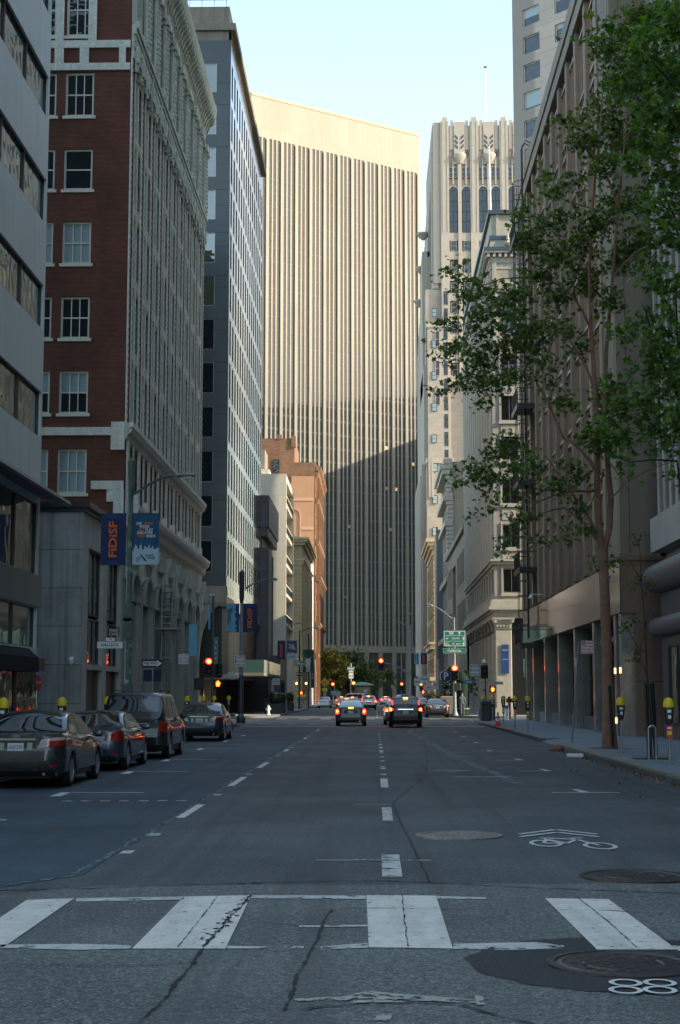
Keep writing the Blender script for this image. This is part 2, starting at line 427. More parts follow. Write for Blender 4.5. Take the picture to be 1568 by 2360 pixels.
struct('cracked_road', cr, m_crack)
sm = MB(); ribbon(sm, [(-4.6,13.1),(-3.0,15.4),(-2.93,23),(-2.95,40),(-2.92,60),(-2.95,90)], .09, .007, .03, 20, .3)
ribbon(sm, [(2.9,31),(2.35,45),(1.9,60),(1.7,75),(2.2,88)], .5, .006, .05, 21, .5)
struct('road_lines', sm, m_seam)

# crosswalk ladder
cw = MB()
def patch(mb, *pp, z=.009):
    P = [gr(x, y, z) for x, y in pp]; mb.add(P, [tuple(range(len(P)))])
patch(cw, (62,2073),(172,2069),(10,2181),(-100,2181)); patch(cw, (425,2065),(580,2062),(520,2185),(305,2185))
patch(cw, (845,2062),(1005,2063),(1044,2185),(850,2182)); patch(cw, (1256,2069),(1402,2071),(1560,2187),(1376,2187))
struct('road_markings', cw, worn('crosswalk_paint', (.86,.80,.68), .385, 11))
cl = MB()

patch(cl, (176,2069),(424,2065),(424,2072),(176,2077)); patch(cl, (582,2062),(843,2063),(844,2071),(578,2069)); patch(cl, (1006,2064),(1120,2067),(1120,2071),(1008,2071))
patch(cl, (0,2176),(180,2174),(304,2178),(300,2185),(190,2188),(0,2183)); patch(cl, (524,2179),(600,2180),(700,2179),(700,2184),(522,2185))
patch(cl, (740,2180),(848,2172),(848,2183),(738,2187)); patch(cl, (1046,2174),(1235,2170),(1300,2178),(1300,2184),(1180,2188),(1044,2186))
patch(cl, (1545,2178),(1700,2184),(1700,2194),(1565,2190)); patch(cl, (690,2132),(850,2130),(850,2134),(690,2136))
struct('road_markings', cl, m_whiteO)
# old arrow / legend remains at the bottom
ol = MB()
patch(ol, (678,2300),(790,2296),(848,2282),(905,2288),(1095,2302),(1097,2310),(890,2302),(850,2290),(800,2304),(680,2306), z=.011)
patch(ol, (1095,2292),(1112,2292),(1118,2314),(1098,2314), z=.011); patch(ol, (818,2296),(952,2298),(925,2308),(812,2310), z=.0125); patch(ol, (870,2338),(905,2334),(900,2352),(862,2350), z=.011)
struct('road_markings', ol, worn('old_paint', (.50,.47,.40), .47, 14))
# centre line, raised-dot line and T marks
ln = MB(); lo = MB()
def dash(mb, x, y0, y1, w=.1, z=.008): mb.quad((x-w/2,y0,z),(x+w/2,y0,z),(x+w/2,y1,z),(x-w/2,y1,z))
for (a, b, x) in ((2021,1970,.17),(1892,1861,.185),(1815,1794,.19)):
    ya, yb = gr(864,a)[1], gr(864,b)[1]; dash(lo if a > 1850 else ln, x, ya, yb, .15 if a < 1900 else .2)
for y in (34.5,37.2,38.1,41.5,44.2,47.2,48.3,51.5,54.6,58,61.2,64.6,68,71.5,76): dash(ln, .2, y, y+(1.2 if int(y) % 3 == 0 else .45), .12)
for (a, b) in ((1886,1855),(1812,1791),(1770,1757)): ya, yb = gr(864,a)[1], gr(864,b)[1]; dash(ln, -2.85, ya, yb, .13)
for y in (17.5,19.7,27.5,34.5,45,52,58,66,74,82): dash(lo, -2.84, y, y+.35, .14)
for y in (48.5,62,76): dash(ln, -2.85, y, y+1.9, .12)
# parking stall marks, left and right
for (x0, x1, y, t) in ((-5.72,-4.2,28.2,1),(-5.75,-4.3,35.9,1),(-5.75,-4.3,42.4,1),(-5.8,-4.4,51,1),(-5.8,-4.5,59.5,1),(-5.8,-4.5,67.5,1)):
    ln.quad((x0,y,.008),(x1-.05,y,.008),(x1-.05,y+.1,.008),(x0,y+.1,.008)); ln.quad((x0-.05,y-1.0,.008),(x0+.16,y-1.0,.008),(x0+.12,y+.1,.008),(x0-.05,y+.1,.008))
ln.quad((-7.3,22.05,.008),(-5.3,22.05,.008),(-5.3,22.17,.008),(-7.3,22.17,.008))
for (x0, x1, y, t) in ((3.25,4.5,28.4,3.86),(3.35,4.1,36.3,4.08),(3.3,4.05,42.2,4.0),(3.1,4.3,49,3.7),(3.3,4.2,57,3.8),(3.3,4.2,65,3.8),(3.3,4.2,73,3.9)):
    ln.quad((x0,y,.008),(x1,y,.008),(x1,y+.1,.008),(x0,y+.1,.008)); ln.quad((t-.07,y+.1,.008),(t+.1,y+.1,.008),(t-.02,y+1.0,.008),(t-.12,y+1.0,.008))
# old cross marks in the middle lane
for (xa, xb, y) in ((-.64,.62,16.86),(-.35,.3,25.3)):
    lo.quad((xa,y,.008),(xb,y,.008),(xb,y+.05,.008),(xa,y+.05,.008))
for k in range(5): xx = -.2+k*.08; dash(lo, xx, 16.84, 16.95, .05)

for k in range(7): xx = -5.3+k*.32; lo.quad((xx,25.9+.03*k,.008),(xx+.17,25.93+.03*k,.008),(xx+.17,26.1+.03*k,.008),(xx,26.05+.03*k,.008))
lo.quad((1.7,33.6,.008),(3.0,33.9,.008),(3.0,34.0,.008),(1.7,33.8,.008))

# stop line and California crosswalk
for (y0, y1) in ((85.6,86.2),(89.6,89.9)): ln.quad((-7.6,y0,.008),(6.1,y0,.008),(6.1,y1,.008),(-7.6,y1,.008))
for k in range(9):
    x = -7.2+k*1.6; lo.quad((x,93.6,.008),(x+.8,93.6,.008),(x+.8,94.3,.008),(x,94.3,.008)); ln.quad((x,111.5,.008),(x+.8,111.5,.008),(x+.8,113.2,.008),(x,113.2,.008))
for y in (116, 190, 198): ln.quad((-7.6,y,.008),(6.1,y,.008),(6.1,y+.5,.008),(-7.6,y+.5,.008))
for y in range(120, 300, 9): dash(ln, .2, y, y+3, .12); dash(ln, -2.85, y, y+3, .12); dash(ln, 3.2, y, y+3, .12)
for y in (102, 106): ln.quad((-60,y,.006),(60,y,.006),(60,y+.07,.006),(-60,y+.07,.006))
struct('road_markings', ln, m_white); struct('road_markings', lo, m_whiteO)
# bicycle symbol with its chevrons
bk = MB()
def ring(mb, cx, cy, rx, ry, w, z=.009, n=28):
    P = [(cx+rx*cos(2*pi*i/n), cy+ry*sin(2*pi*i/n), z) for i in range(n)]+[(cx+(rx-w)*cos(2*pi*i/n), cy+(ry-w*ry/rx*.9)*sin(2*pi*i/n), z) for i in range(n)]
    mb.add(P, [(i, (i+1) % n, n+(i+1) % n, n+i) for i in range(n)])
a = gr(1254,1944); b2 = gr(1382,1949)
ring(bk, a[0]+.02, a[1], .2, .42, .055); ring(bk, b2[0], b2[1]-.05, .2, .42, .055)
def seg(mb, p, q, w=.05, z=.0095):
    dx, dy = q[0]-p[0], q[1]-p[1]; l = sqrt(dx*dx+dy*dy); nx, ny = -dy/l*w/2, dx/l*w/2
    mb.add([(p[0]+nx,p[1]+ny*2,z),(p[0]-nx,p[1]-ny*2,z),(q[0]-nx,q[1]-ny*2,z),(q[0]+nx,q[1]+ny*2,z)], [(0,1,2,3)])
ax, ay, bx_, by_ = a[0], a[1], b2[0], b2[1]
for p, q in (((ax,ay),(ax+.1,ay+.62)),((ax+.1,ay+.62),(bx_-.18,ay+.5)),((ax,ay),(ax+.28,ay-.02)),((ax+.28,ay-.02),(bx_-.18,ay+.5)),((ax+.1,ay+.5),(ax+.28,ay-.02)),((bx_-.18,ay+.5),(bx_,by_)),((ax+.02,ay+.66),(ax+.2,ay+.66)),((bx_-.24,ay+.62),(bx_-.08,ay+.7))): seg(bk, p, q)
for (x0, y0, x1, y1) in ((1196,1923,1278,1913),(1198,1929,1282,1919),(1284,1913,1376,1923),(1286,1919,1380,1929)):
    seg(bk, gr(x0,y0), gr(x1,y1), .07)
struct('road_markings', bk, worn('symbol_paint', (.66,.66,.62), .33, 12))
el = MB()
for cx in (1442, 1521):
    for cy in (2270, 2287):
        p = gr(cx, cy); ring(el, p[0], p[1], .105, .12, .034, .018, 22)
struct('road_markings', el, m_white)
# round patch, manhole covers
pt = MB(); c = (1.69, 10.56)
P = [(c[0]+1.07*cos(2*pi*i/48)*(1+.025*sin(i*1.7)+.015*sin(i*4.1)), c[1]+1.07*sin(2*pi*i/48)*(1+.02*cos(i*2.3)), .007) for i in range(48)]; pt.add(P, [tuple(range(48))]); struct('patched_road', pt, m_patch)
def manhole(x, y, r, m, label, plain=False):
    e = empty('manhole_cover', (x, y, 0), label, 'manhole cover')
    mb = MB(); mb.lathe((x,y,.012), [(r,-.02),(r,.004),(r*.99,.008),(r*.90,.008),(r*.89,.000),(r*.87,.000)], 0, 48, 'z', False); mb.build('frame_ring', m, e)
    ld = MB(); ld.lathe((x,y,.012), [(r*.865,-.02),(r*.865,.002),(r*.80,.006),(r*.78,.002),(r*.55,.002),(r*.53,.006),(r*.49,.006),(r*.47,.002),(.001,.002)], 0, 48, 'z', False)
    if not plain:
        for i in range(-5, 6):
            for j in range(-5, 6):
                if i*i+j*j < 28 and (i+j) % 2: q = r*.13; ld.box(x+i*q-.025, x+i*q+.025, y+j*q-.025, y+j*q+.025, .012, .019)
    ld.build('lid', m, e); return e
manhole(1.67, 10.5, .52, m_iron, 'big dark iron manhole cover in a round black patch at the crosswalk')
manhole(2.58, 15.45, .55, m_iron, 'dark ribbed manhole cover near the right edge behind the crosswalk')
manhole(1.07, 19.8, .56, m_irongrey, 'pale worn manhole cover in the middle of the lane beside the bicycle symbol')
manhole(1.8, 36.2, .44, m_irongrey, 'small pale manhole cover farther up the lane')
# kerbs and sidewalks
def slab(pts, name, m, z0=-.2, z1=.15, top=.0):
    mb = MB(); mb.prism([(x, y, z0) for x, y in pts], (0,0,z1-z0)); return struct(name, mb, m)
def arcp(cx, cy, r, a0, a1, n=8): return [(cx+r*cos(radians(a0+(a1-a0)*i/n)), cy+r*sin(radians(a0+(a1-a0)*i/n))) for i in range(n+1)]
def walk(side, x, y0, y1, r0, r1, out=70, kerbm=None, paint=None):
    """side -1 left / +1 right; kerb line at x between y0 and y1, corner radii r0 r1"""
    s = side; kw = .16
    def line(off):
        P = []
        if r0 > 0:
            for (px, py) in arcp(0, 0, r0-off, 0, 90): P.append((x+s*(r0-py*1.0), y0+r0-px) if False else None)
        P = []
        n = 8
        if r0 > 0:
            for i in range(n+1):
                a = pi/2*i/n; P.append((x+s*(r0-(r0-off)*sin(a)), y0+r0-(r0-off)*cos(a)))
        else: P.append((x+s*off, y0))
        if r1 > 0:
            for i in range(n+1):
                a = pi/2*i/n; P.append((x+s*(r1-(r1-off)*cos(a)), y1-r1+(r1-off)*sin(a)))
        else: P.append((x+s*off, y1))
        return P
    o, i_ = line(0), line(kw)
    fy0 = y0 if r0 <= 0 else y0; 
    K = MB(); n = len(o)
    rings = [[(o[k][0],o[k][1],-.2),(o[k][0],o[k][1],.12),(o[k][0]+(i_[k][0]-o[k][0])*.18,o[k][1]+(i_[k][1]-o[k][1])*.18,.15),(i_[k][0],i_[k][1],.15),(i_[k][0],i_[k][1],-.2)] for k in range(n)]
    K.loft(rings); struct('kerb', K, m_kerb)
    if paint:
        Pm = MB(); a = [(q[0],q[1],.153) for q in [((o[k][0]*.85+i_[k][0]*.15),(o[k][1]*.85+i_[k][1]*.15)) for k in range(n)]]; b = [(q[0],q[1],.153) for q in i_]
        Pm.add(a+b, [(k, k+1, n+k+1, n+k) for k in range(n-1)]); struct('painted_kerb', Pm, m_kerby)
    poly = [(p[0], p[1]) for p in i_]
    yb0 = y0+(kw if r0 > 0 else 0); yb1 = y1-(kw if r1 > 0 else 0)
    poly = [(x+s*out, yb0)]+poly+[(x+s*out, yb1)]
    slab(poly, 'sidewalk', m_walk, -.2, .15)
walk(-1, -7.85, 14, 53.4, 3, 0); walk(-1, -7.85, 57, 90.5, 0, 3.5); walk(-1, -7.85, 117.5, 187.5, 4, 4); walk(-1, -7.85, 201, 298, 4, 4)
walk(1, 6.05, 15, 51.2, 3, 0, paint=1); walk(1, 6.3, 58.3, 101.5, 0, 3.5, paint=1); walk(1, 6.3, 117, 187, 4, 4); walk(1, 6.3, 202, 298, 4, 4)
walk(-1, -7.85, -60, -14, 0, 4); walk(1, 6.3, -60, -14, 0, 4)
rp = MB(); rp.prism([(6.32,51.2,-.2),(6.32,51.2,.04),(7.1,51.2,.15),(60,51.2,.15),(60,51.2,-.2)], (0,7.1,0)); struct('driveway_pavement', rp, m_walk)
rp = MB(); rp.quad((-70,340,.02),(70,340,.02),(70,398,.02),(-70,398,.02)); struct('plaza_pavement', rp, m_walk)
# ================================================================ buildings, left side (street faces at X = -11)
LX = -11.0
def street(x, y0=0, side=-1): return Fac((x,0,0), (0,1,0), (1 if side < 0 else -1,0,0))   # u = world Y
def front(y): return Fac((0,y,0), (1,0,0), (0,-1,0))                                      # u = world X
m_lp = stone('grey_metal_panel', (.55,.65,.68), .10, .42, .5, .6, .15, (2.93, 60, .012, 0), .55, 0, .08, 60)
m_lp2 = stone('dark_metal_panel', (.085,.13,.16), .15, .4, .5, .8, 0, (2.93, 60, .012, 0), .5, 0, .05)
m_glA = glass('mirror_glass', (.055,.07,.04), .02, 2.6, .025, .6)  # yellow-green base tint stands in for sunlit reflections in the panes
m_glB = glass('shop_glass', (.012,.02,.02), .04, 1.7, .03, .6)
m_teal = glass('teal_glass', (.05,.12,.12), .05, 1.6, .01, .6)
m_glD = glass('dark_window_glass', (.010,.013,.014), .04, 1.7, .05, 1.2)
m_dkmetal = flat('dark_metal', (.02,.023,.025), .4, .3)
m_canopy = stone('canopy_metal', (.15,.145,.15), .2, .5, .5, 2)
m_roof = flat('roof_gravel', (.10,.10,.10), .9)
def mass(root, x0, x1, y0, y1, z1, m, name='wall', z0=0): mb = MB(); mb.box(x0, x1, y0, y1, z0, z1); return mb.build(name, m, root)

# ---- blue-grey panel building with ribbon windows, near left
b = empty('office_building', (LX,36,0), 'blue-grey panel office building with ribbon windows and thin canopy at the picture edge', 'building')
F = street(LX); mb = MB(); holes = []
cols = [(22.0+.05+2.93*k) for k in range(9)]; cols = [c+49.25-(22.05+2.93*9)-.0 for c in cols]
zs = [(5.67,8.0),(10.2,11.72),(13.83,15.33),(17.45,18.97),(21.1,22.58),(24.75,26.2),(28.3,29.8),(31.9,33.4),(35.5,37)]
y_0 = cols[0]
for (za, zb) in zs: holes.append((y_0, 49.2, za, zb))
holes.append((y_0, 49.2, 3.3, 4.6))
wall(mb, F, 20, 49.4, 2.9, 41, holes, .22); mb.build('wall', m_lp, b)
mb = MB(); mb.box(-40, LX-.23, 20.01, 49.39, 0, 40.9); mb.quad((LX-.0,49.4,2.9),(LX-.0,49.4,41),(-40,49.4,41),(-40,49.4,2.9)); mb.quad((LX,20,2.9),(-40,20,2.9),(-40,20,41),(LX,20,41)); mb.build('core', m_lp2, b)
for (za, zb) in zs:
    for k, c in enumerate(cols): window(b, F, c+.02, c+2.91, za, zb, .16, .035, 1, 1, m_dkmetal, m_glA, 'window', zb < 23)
for c in cols: window(b, F, c+.02, c+2.91, 3.3, 4.6, .16, .035, 1, 1, m_dkmetal, m_teal)
mb = MB(); F.box(mb, 20, 49.6, 4.62, 5.64, .0, .06); mb.build('spandrel_panel', m_lp2, b)
mb = MB(); mb.prism([(LX+.05,20,8.55),(LX+.05,20,8.2),(LX+.95,20,7.95),(LX+1.0,20,8.0),(LX+.95,20,8.12)], (0,29.6,0)); mb.build('canopy', m_canopy, b)
mb = MB(); F.box(mb, 20, 49.3, 0, .5, 0, .12); F.box(mb, 20, 49.3, 2.55, 2.95, 0, .3)
for c in cols: F.box(mb, c-.06, c+.06, .5, 2.55, 0, .1)
mb.build('shopfront_frame', m_dkmetal, b)
mb = MB(); F.quad(mb, 20, 49.3, .4, 2.7, .03); mb.build('shop_window', m_glB, b)
mb = MB(); mb.prism([(LX+.02,42,3.25),(LX+.35,42,2.95),(LX+.35,42,2.5),(LX+.02,42,2.5)], (0,6.2,0)); mb.build('awning', flat('matt_awning', (.02,.022,.025), .85, 0, .15), b)

# ---- grey stained stone corner block
m_st = stone('stained_stone', (.30,.31,.305), .45, .75, .4, .75, .7, (6, 1.45, .018), .6, 0, .3, 14)
m_stl = stone('pale_stone_trim', (.46,.46,.44), .2, .7, .4, 2, .2)
m_olive = flat('olive_door_paint', (.055,.065,.045), .5)
b = empty('stone_building', (LX,57,0), 'low stained grey stone building at the alley corner with a dark entrance', 'building')
FF = front(57.0); mb = MB()
wall(mb, FF, -22, LX, 0, 8.83, [(-21, -12.7+.02, .2, 7.5)], .9); mb.build('front_wall', m_st, b)
mb = MB(); FF.quad(mb, -21, -12.68, .2, 7.5, -.9); FF.box(mb, -17.5, -17.3, .2, 7.5, -.88, -.7); FF.box(mb, -21, -12.7, 4.4, 4.55, -.88, -.75); FF.box(mb, -14.2,-14.1,.2,4.4,-.88,-.75); mb.build('entrance_glazing', [m_glD], b)
mb = MB(); mb.box(-22, LX+.25, 56.8, 66, 8.83, 9.05); mb.box(-22, LX+.1, 56.9, 66, 8.68, 8.83); mb.build('coping', m_dkmetal, b)
F = street(LX); mb = MB()
hol = [(58.1,61.4,2.95,7.42),(62.3,65.6,2.95,7.42),(58.1,61.4,.15,2.75),(62.3,65.6,.15,2.75)]
wall(mb, F, 57, 66, 0, 8.83, hol, .35); mb.build('side_wall', m_stl, b)
mb = MB(); mb.box(-22, LX-.92, 57.95, 66, .02, 8.7); mb.build('core', m_dkmetal, b)
for (a, c) in ((58.1,61.4),(62.3,65.6)):
    window(b, F, a, c, 4.86, 7.42, .25, .07, 3, 1, m_dkmetal, m_glD); window(b, F, a, c, 2.95, 4.75, .25, .07, 3, 1, m_dkmetal, m_glD)
    mb = MB(); F.box(mb, a, c, .15, 2.75, -.3, -.22); F.box(mb, a+.2, a+.3, .15, 2.75, -.22, -.1); F.box(mb, c-.5,c-.4,.15,2.75,-.22,-.1); mb.build('door', m_olive, b)
mb = MB(); mb.lathe((-11.35,56.9,3.1), [(.04,-.2),(.09,-.12),(.10,0),(.06,.05)], 0, 12); mb.box(-11.42,-11.28,56.9,57,3.1,3.2); mb.build('security_camera', m_signw, b)
mb = MB(); mb.box(-12.6,-12.5, 55.9,57, 2.0,3.5); mb.build('lightbox_sign', flat('lightbox', (.35,.45,.5), .4), b)

# ---- red brick and terracotta tower
m_rb = brick('red_brick', (.160,.050,.027), (.112,.036,.021), (.10,.042,.030), .21, .078)
m_tc = stone('terracotta_trim', (.50,.55,.49), .3, .65, .4, 2.5, .35, None, .5, 0, .9, 9)
m_tcl = stone('pale_terracotta', (.62,.62,.55), .22, .65, .4, 3, .25, None, .5, 0, .5, 12)
m_winf = flat('window_paint_pale', (.58,.57,.47), .5)
m_winf2 = flat('window_paint_green', (.30,.36,.33), .5)
m_blind = glass('blind_behind_glass', (.27,.34,.36), .12, 1.5, .02, 2)
b = empty('brick_office_tower', (LX,66,0), 'red brick office tower with pale ornate terracotta street face and deep bracketed cornice', 'building')
FF = front(66.0); mb = MB(); holes = []; fl = [(27.85,29.9),(24.4,26.3),(20.97,22.9),(17.55,19.45),(14.15,16.07),(10.58,12.56)]
for i, (za, zb) in enumerate(fl):
    for x in (-13.98, -15.75+.06, -19.6, -21.5): holes.append((x, x+1.3, za, zb))
holes += [(-14.0,-12.7,31.65,34.2),(-15.75,-14.45,31.65,34.2),(-14.0,-12.7,35.2,37.2),(-21.5,-20.2,31.65,34.2)]
wall(mb, FF, -26, LX, 0, 39.6, holes, .22); mb.build('brick_wall', m_rb, b)
rr = random.Random(3)
for i, (za, zb) in enumerate(fl):
    for j, x in enumerate((-13.98, -15.69, -19.6, -21.5)):
        lower_dark = i in (0, 3); blind = i in (2, 5)
        full = (m_glD if i in (0,1,3) else m_blind)
        w = window(b, FF, x, x+1.3, za, zb, .17, .09, (1 if i == 1 else 3), 2, m_winf, full, 'window', True, .045, .06)
        if i == 4:
            mm = MB(); FF.quad(mm, x+.1, x+1.2, za+.08, za+(zb-za)*.49, -.142); mm.build('lower_pane', m_glD, w)
for (x, za, zb) in ((-14.0,31.65,34.2),(-15.75,31.65,34.2),(-14.0,35.2,37.2),(-21.5,31.65,34.2)): window(b, FF, x, x+1.3, za, zb, .17, .11, 3, 2, m_winf, m_glD, 'window', True, .05, .05)
mb = MB()
FF.box(mb, -26, LX-.04, 31.05, 31.40, 0, .10); FF.box(mb, -26, LX-.04, 29.99, 30.32, 0, .10)
for x in (-11.55,-13.1-.25,-14.5,-15.95): FF.box(mb, x, x+.3 if x > -12 else x+.42, 30.32, 31.05, 0, .098)
for x in (-13.0+.02,-14.5+.02,-16.2): FF.box(mb, x, x+.38, 31.40, 39, 0, .09)
FF.box(mb, -26, -11.05, 13.16, 13.52, 0, .10); FF.box(mb, -11.6, LX+.0, 12.5, 13.75, 0, .14)
FF.box(mb, -12.45, LX-.02, 10.75, 11.12, 0, .12); FF.box(mb, -11.45, LX, 9.3, 10.75, 0, .12); FF.box(mb, -11.75,-11.45,10.2,10.75,0,.1)
mb.build('stone_bands', m_tcl, b)
mb = MB(); mb.box(-26, LX-.45, 66.25, 94.95, .02, 39.4); mb.build('core', m_dkmetal, b)
# street face
F = street(LX); NB = 9; y0, y1 = 66.0, 95.0; BW = (y1-y0-1.0)/NB; cen = [y0+.5+BW*(k+.5) for k in range(NB)]
mb = MB()
tw = .72
hol = []
for c in cen:
    for s in (-1, 1):
        uu = c+s*(tw+.10)-tw if s > 0 else c-.10-2*tw; uu = c-.08-2*tw*.86 if s < 0 else c+.08
        for (za, zb) in [(27.6,30.2),(24.4,26.9),(21.0,23.5),(17.6,20.1),(14.2,16.7)]: hol.append((uu, uu+2*tw*.86, za-.2, zb))
wide = 2*tw*.86
wall(mb, F, y0, y1, 13.75, 30.6, hol, .14); mb.build('street_wall', m_tc, b)
cnt = 0
for (a, bb, c, d) in hol: window(b, F, a, bb, c, d, .13, .07, 2, 2, m_winf2, m_glD if rr.random() < .8 else m_blind, 'window', False)
mb = MB()
for k in range(NB+1):
    u = y0+.5+BW*k
    F.box(mb, u-.34, u+.34, 13.75, 30.6, -.02, .035)
mb.build('brick_piers', m_rb, b)
mb = MB()   # roped terracotta mouldings either side of each pier, knobbly
for k in range(NB+1):
    u = y0+.5+BW*k
    for s in (-1, 1):
        F.box(mb, u+s*.46-.10, u+s*.46+.10, 13.75, 30.6, .0, .06)
        z = 13.95
        while z < 30.4: F.box(mb, u+s*.46-.06, u+s*.46+.06, z, z+.17, .06, .085); z += .34
    if k < NB:
        c = u+BW/2; F.box(mb, c-.09, c+.09, 13.75, 30.6, 0, .04)
        z = 14.1
        while z < 30.3:
            F.box(mb, c-.055, c+.055, z, z+.12, .04, .055); z += .36
        for zz in (17.05, 20.45, 23.85, 27.25): 
            for s in (-1,1): F.box(mb, c+s*.75-.5, c+s*.75+.5, zz-.22, zz+.12, .0, .03)
mb.build('terracotta_moulding', m_tcl, b)
# ornate arcade heads, string course, upper arcade
def arch_band(mb, F, c, hw, zs_, w0, w1, th, n=10, m=0):
    pts = [(c-hw-th, zs_)]+[(c+(hw+th)*cos(pi-pi*i/n), zs_+(hw+th)*sin(pi*i/n)) for i in range(1, n)]+[(c+hw+th, zs_),(c+hw, zs_)]+[(c+hw*cos(pi*i/n), zs_+hw*sin(pi*i/n)) for i in range(1, n)]+[(c-hw, zs_)]
    q = [F.p(u, v, w0) for (u, v) in pts]; N_ = len(q); k = n
    o = [F.p(c+(hw+th)*cos(pi-pi*i/n), zs_+(hw+th)*sin(pi*i/n), w) for w in (w0, w1) for i in range(n+1)]
    i_ = [F.p(c+hw*cos(pi-pi*i/n), zs_+hw*sin(pi*i/n), w) for w in (w0, w1) for i in range(n+1)]
    m1 = n+1; A = o+i_
    fs = []
    for i in range(n):
        fs += [(i, i+1, m1+i+1, m1+i), (2*m1+i, 3*m1+i, 3*m1+i+1, 2*m1+i+1), (m1+i, m1+i+1, 3*m1+i+1, 3*m1+i)]
    mb.add(A, fs, m)
mb = MB()
for c in cen:
    for s in (-1, 1): arch_band(mb, F, c+s*.70, .52, 30.2, .02, .22, .16)
    arch_band(mb, F, c, 1.15, 30.25, .1, .2, .16)
    F.box(mb, c-.12, c+.12, 30.6, 31.6, .05, .25)
F.box(mb, y0+.012, y1, 30.6, 31.1, -.3, .12)
for (v0, v1, w) in ((31.1,31.35,.16),(31.35,31.75,.10),(31.75,32.0,.22),(32.0,32.18,.30)): F.box(mb, y0+.012, y1, v0, v1, -.3, w)
u = y0+.1
while u < y1-.2: F.box(mb, u, u+.16, 31.40, 31.72, .10, .18); u += .32
for k in range(NB*2+1):
    u = y0+.5+BW*k/2; F.box(mb, u-.13, u+.13, 30.5, 31.3, .1, .30); F.box(mb, u-.09, u+.09, 30.1, 30.5, .1, .22); F.box(mb, u-.16, u+.16, 32.18, 32.5, .05, .3)
mb.build('ornamental_string_course', m_tc, b)
mb = MB(); hol = []
for c in cen: hol.append((c-.62, c+.62, 32.6, 36.6))
wall(mb, F, y0, y1, 32.18, 39.6, hol, .5); mb.build('upper_arcade_wall', m_tc, b)
for (a, bb, c, d) in hol: window(b, F, a, bb, c, d, .42, .08, 2, 3, m_winf2, m_glD, 'window', False)
mb = MB()
for k, c in enumerate(cen):
    arch_band(mb, F, c, .62, 36.6, .0, .26, .22); arch_band(mb, F, c, 1.0, 36.6, .0, .16, .12)
    u = c+BW/2
    for uu in (u-.42, u+.42): 
        mb.tube([F.p(uu,32.5,.16), F.p(uu,36.5,.16)], .12, 0, 8)
        z = 32.7
        while z < 36.3: F.box(mb, uu-.09, uu+.09, z, z+.12, .2, .31); z += .27
        F.box(mb, uu-.2, uu+.2, 36.4, 36.9, 0, .4)
    F.box(mb, u-.2, u+.2, 32.2, 37.6, 0, .14)
    for zz in (33.2,34.4,35.6,36.8): F.poly(mb, [(u-.15,zz),(u,zz-.2),(u+.15,zz),(u,zz+.2)], .14, .22)
mb.build('upper_arcade', m_tc, b)
mb = MB()
F.prof(mb, [(0,37.9),(.15,38.1),(.18,38.5),(.32,38.7),(.36,38.95),(.66,39.05),(.74,39.35),(.78,39.75),(.66,39.9),(0,40.0)], y0-.4, y1+.5)
u = y0
while u < y1+.2:
    F.prof(mb, [(.18,38.1),(.24,38.2),(.38,38.55),(.62,38.75),(.66,39.04),(.18,39.04)], u, u+.22); u += .62
u = y0
while u < y1: F.box(mb, u, u+.14, 38.18, 38.42, .14, .24); u += .28
mb.build('cornice', m_tc, b)
mb = MB(); mb.box(-26, LX+.1, 66, 95.3, 39.9, 40.3); mb.build('roof', m_roof, b)
# mid cornices and the lower storeys
mb = MB()
F.prof(mb, [(0,12.95),(.08,13.0),(.12,13.2),(.28,13.3),(.34,13.45),(.34,13.6),(.1,13.75),(0,13.75)], y0-.05, y1+.25)
u = y0-.2
while u < y1+.2: F.box(mb, u, u+.15, 13.50, 13.72, .24, .40); u += .27
mb.build('middle_cornice', m_tcl, b)
mb = MB(); hol = []
for c in cen:
    for s in (-1, 1): hol.append((c+s*.68-.5, c+s*.68+.5, 10.6, 12.75))
wall(mb, F, y0, y1, 10.3, 12.95, hol, .25); F.quad(mb, y0, y1, 12.9, 12.97, -.01)
for k in range(NB+1):
    u = y0+.5+BW*k; F.box(mb, u-.16, u+.16, 10.3, 12.95, 0, .06)
for c in cen: F.box(mb, c-.09, c+.09, 10.45, 12.95, 0, .12)
mb.build('attic_wall', m_rb, b)
mb = MB()
for k in range(NB*2+1): u = y0+.5+BW*k/2; F.box(mb, u-.12 if k % 2 else u-.22, u+.12 if k % 2 else u+.22, 10.3, 12.95, .02, .12)
mb.build('attic_piers', m_tcl, b)
for (a, bb, c, d) in hol: window(b, F, a, bb, c, d, .2, .07, 1, 2, m_winf, m_glD, 'window', False)
mb = MB()
F.prof(mb, [(0,8.8),(.12,8.9),(.16,9.15),(.34,9.3),(.40,9.6),(.58,9.75),(.64,9.95),(.64,10.1),(.1,10.32),(0,10.32)], y0+.3, y1+.3)
for c in cen:
    F.box(mb, c-1.45-.14, c-1.45+.14, 10.1, 10.6, .3, .55); 
F.prof(mb, [(0,7.95),(.12,8.0),(.2,8.8),(0,8.8)], y0+.3, y1)
mb.build('lower_cornice', m_tcl, b)
m_base = stone('painted_stone_base', (.29,.32,.275), .22, .6, .4, 1.2, .35, None, .5, 0, .3, 12)
mb = MB(); hol = []
NA = 7; AW = (y1-y0-1.2)/NA; ac = [y0+.8+AW*(k+.5) for k in range(NA)]
for c in ac: hol.append((c-1.25, c+1.25, .3, 6.0))
wall(mb, F, y0, y1, 0, 8.8, hol, .7)
for c in ac:
    arch_band(mb, F, c, 1.2, 6.0, .0, .22, .2); 
    for s in (-1, 1):
        F.box(mb, c+s*1.42-.11, c+s*1.42+.11, 0, 7.1, 0, .09); F.box(mb, c+s*1.72-.06, c+s*1.72+.06, .9, 7.1, 0, .12)
        F.box(mb, c+s*1.5-.3, c+s*1.5+.3, .0, .9, .0, .12)
mb.build('base_wall', m_base, b)
mb = MB()
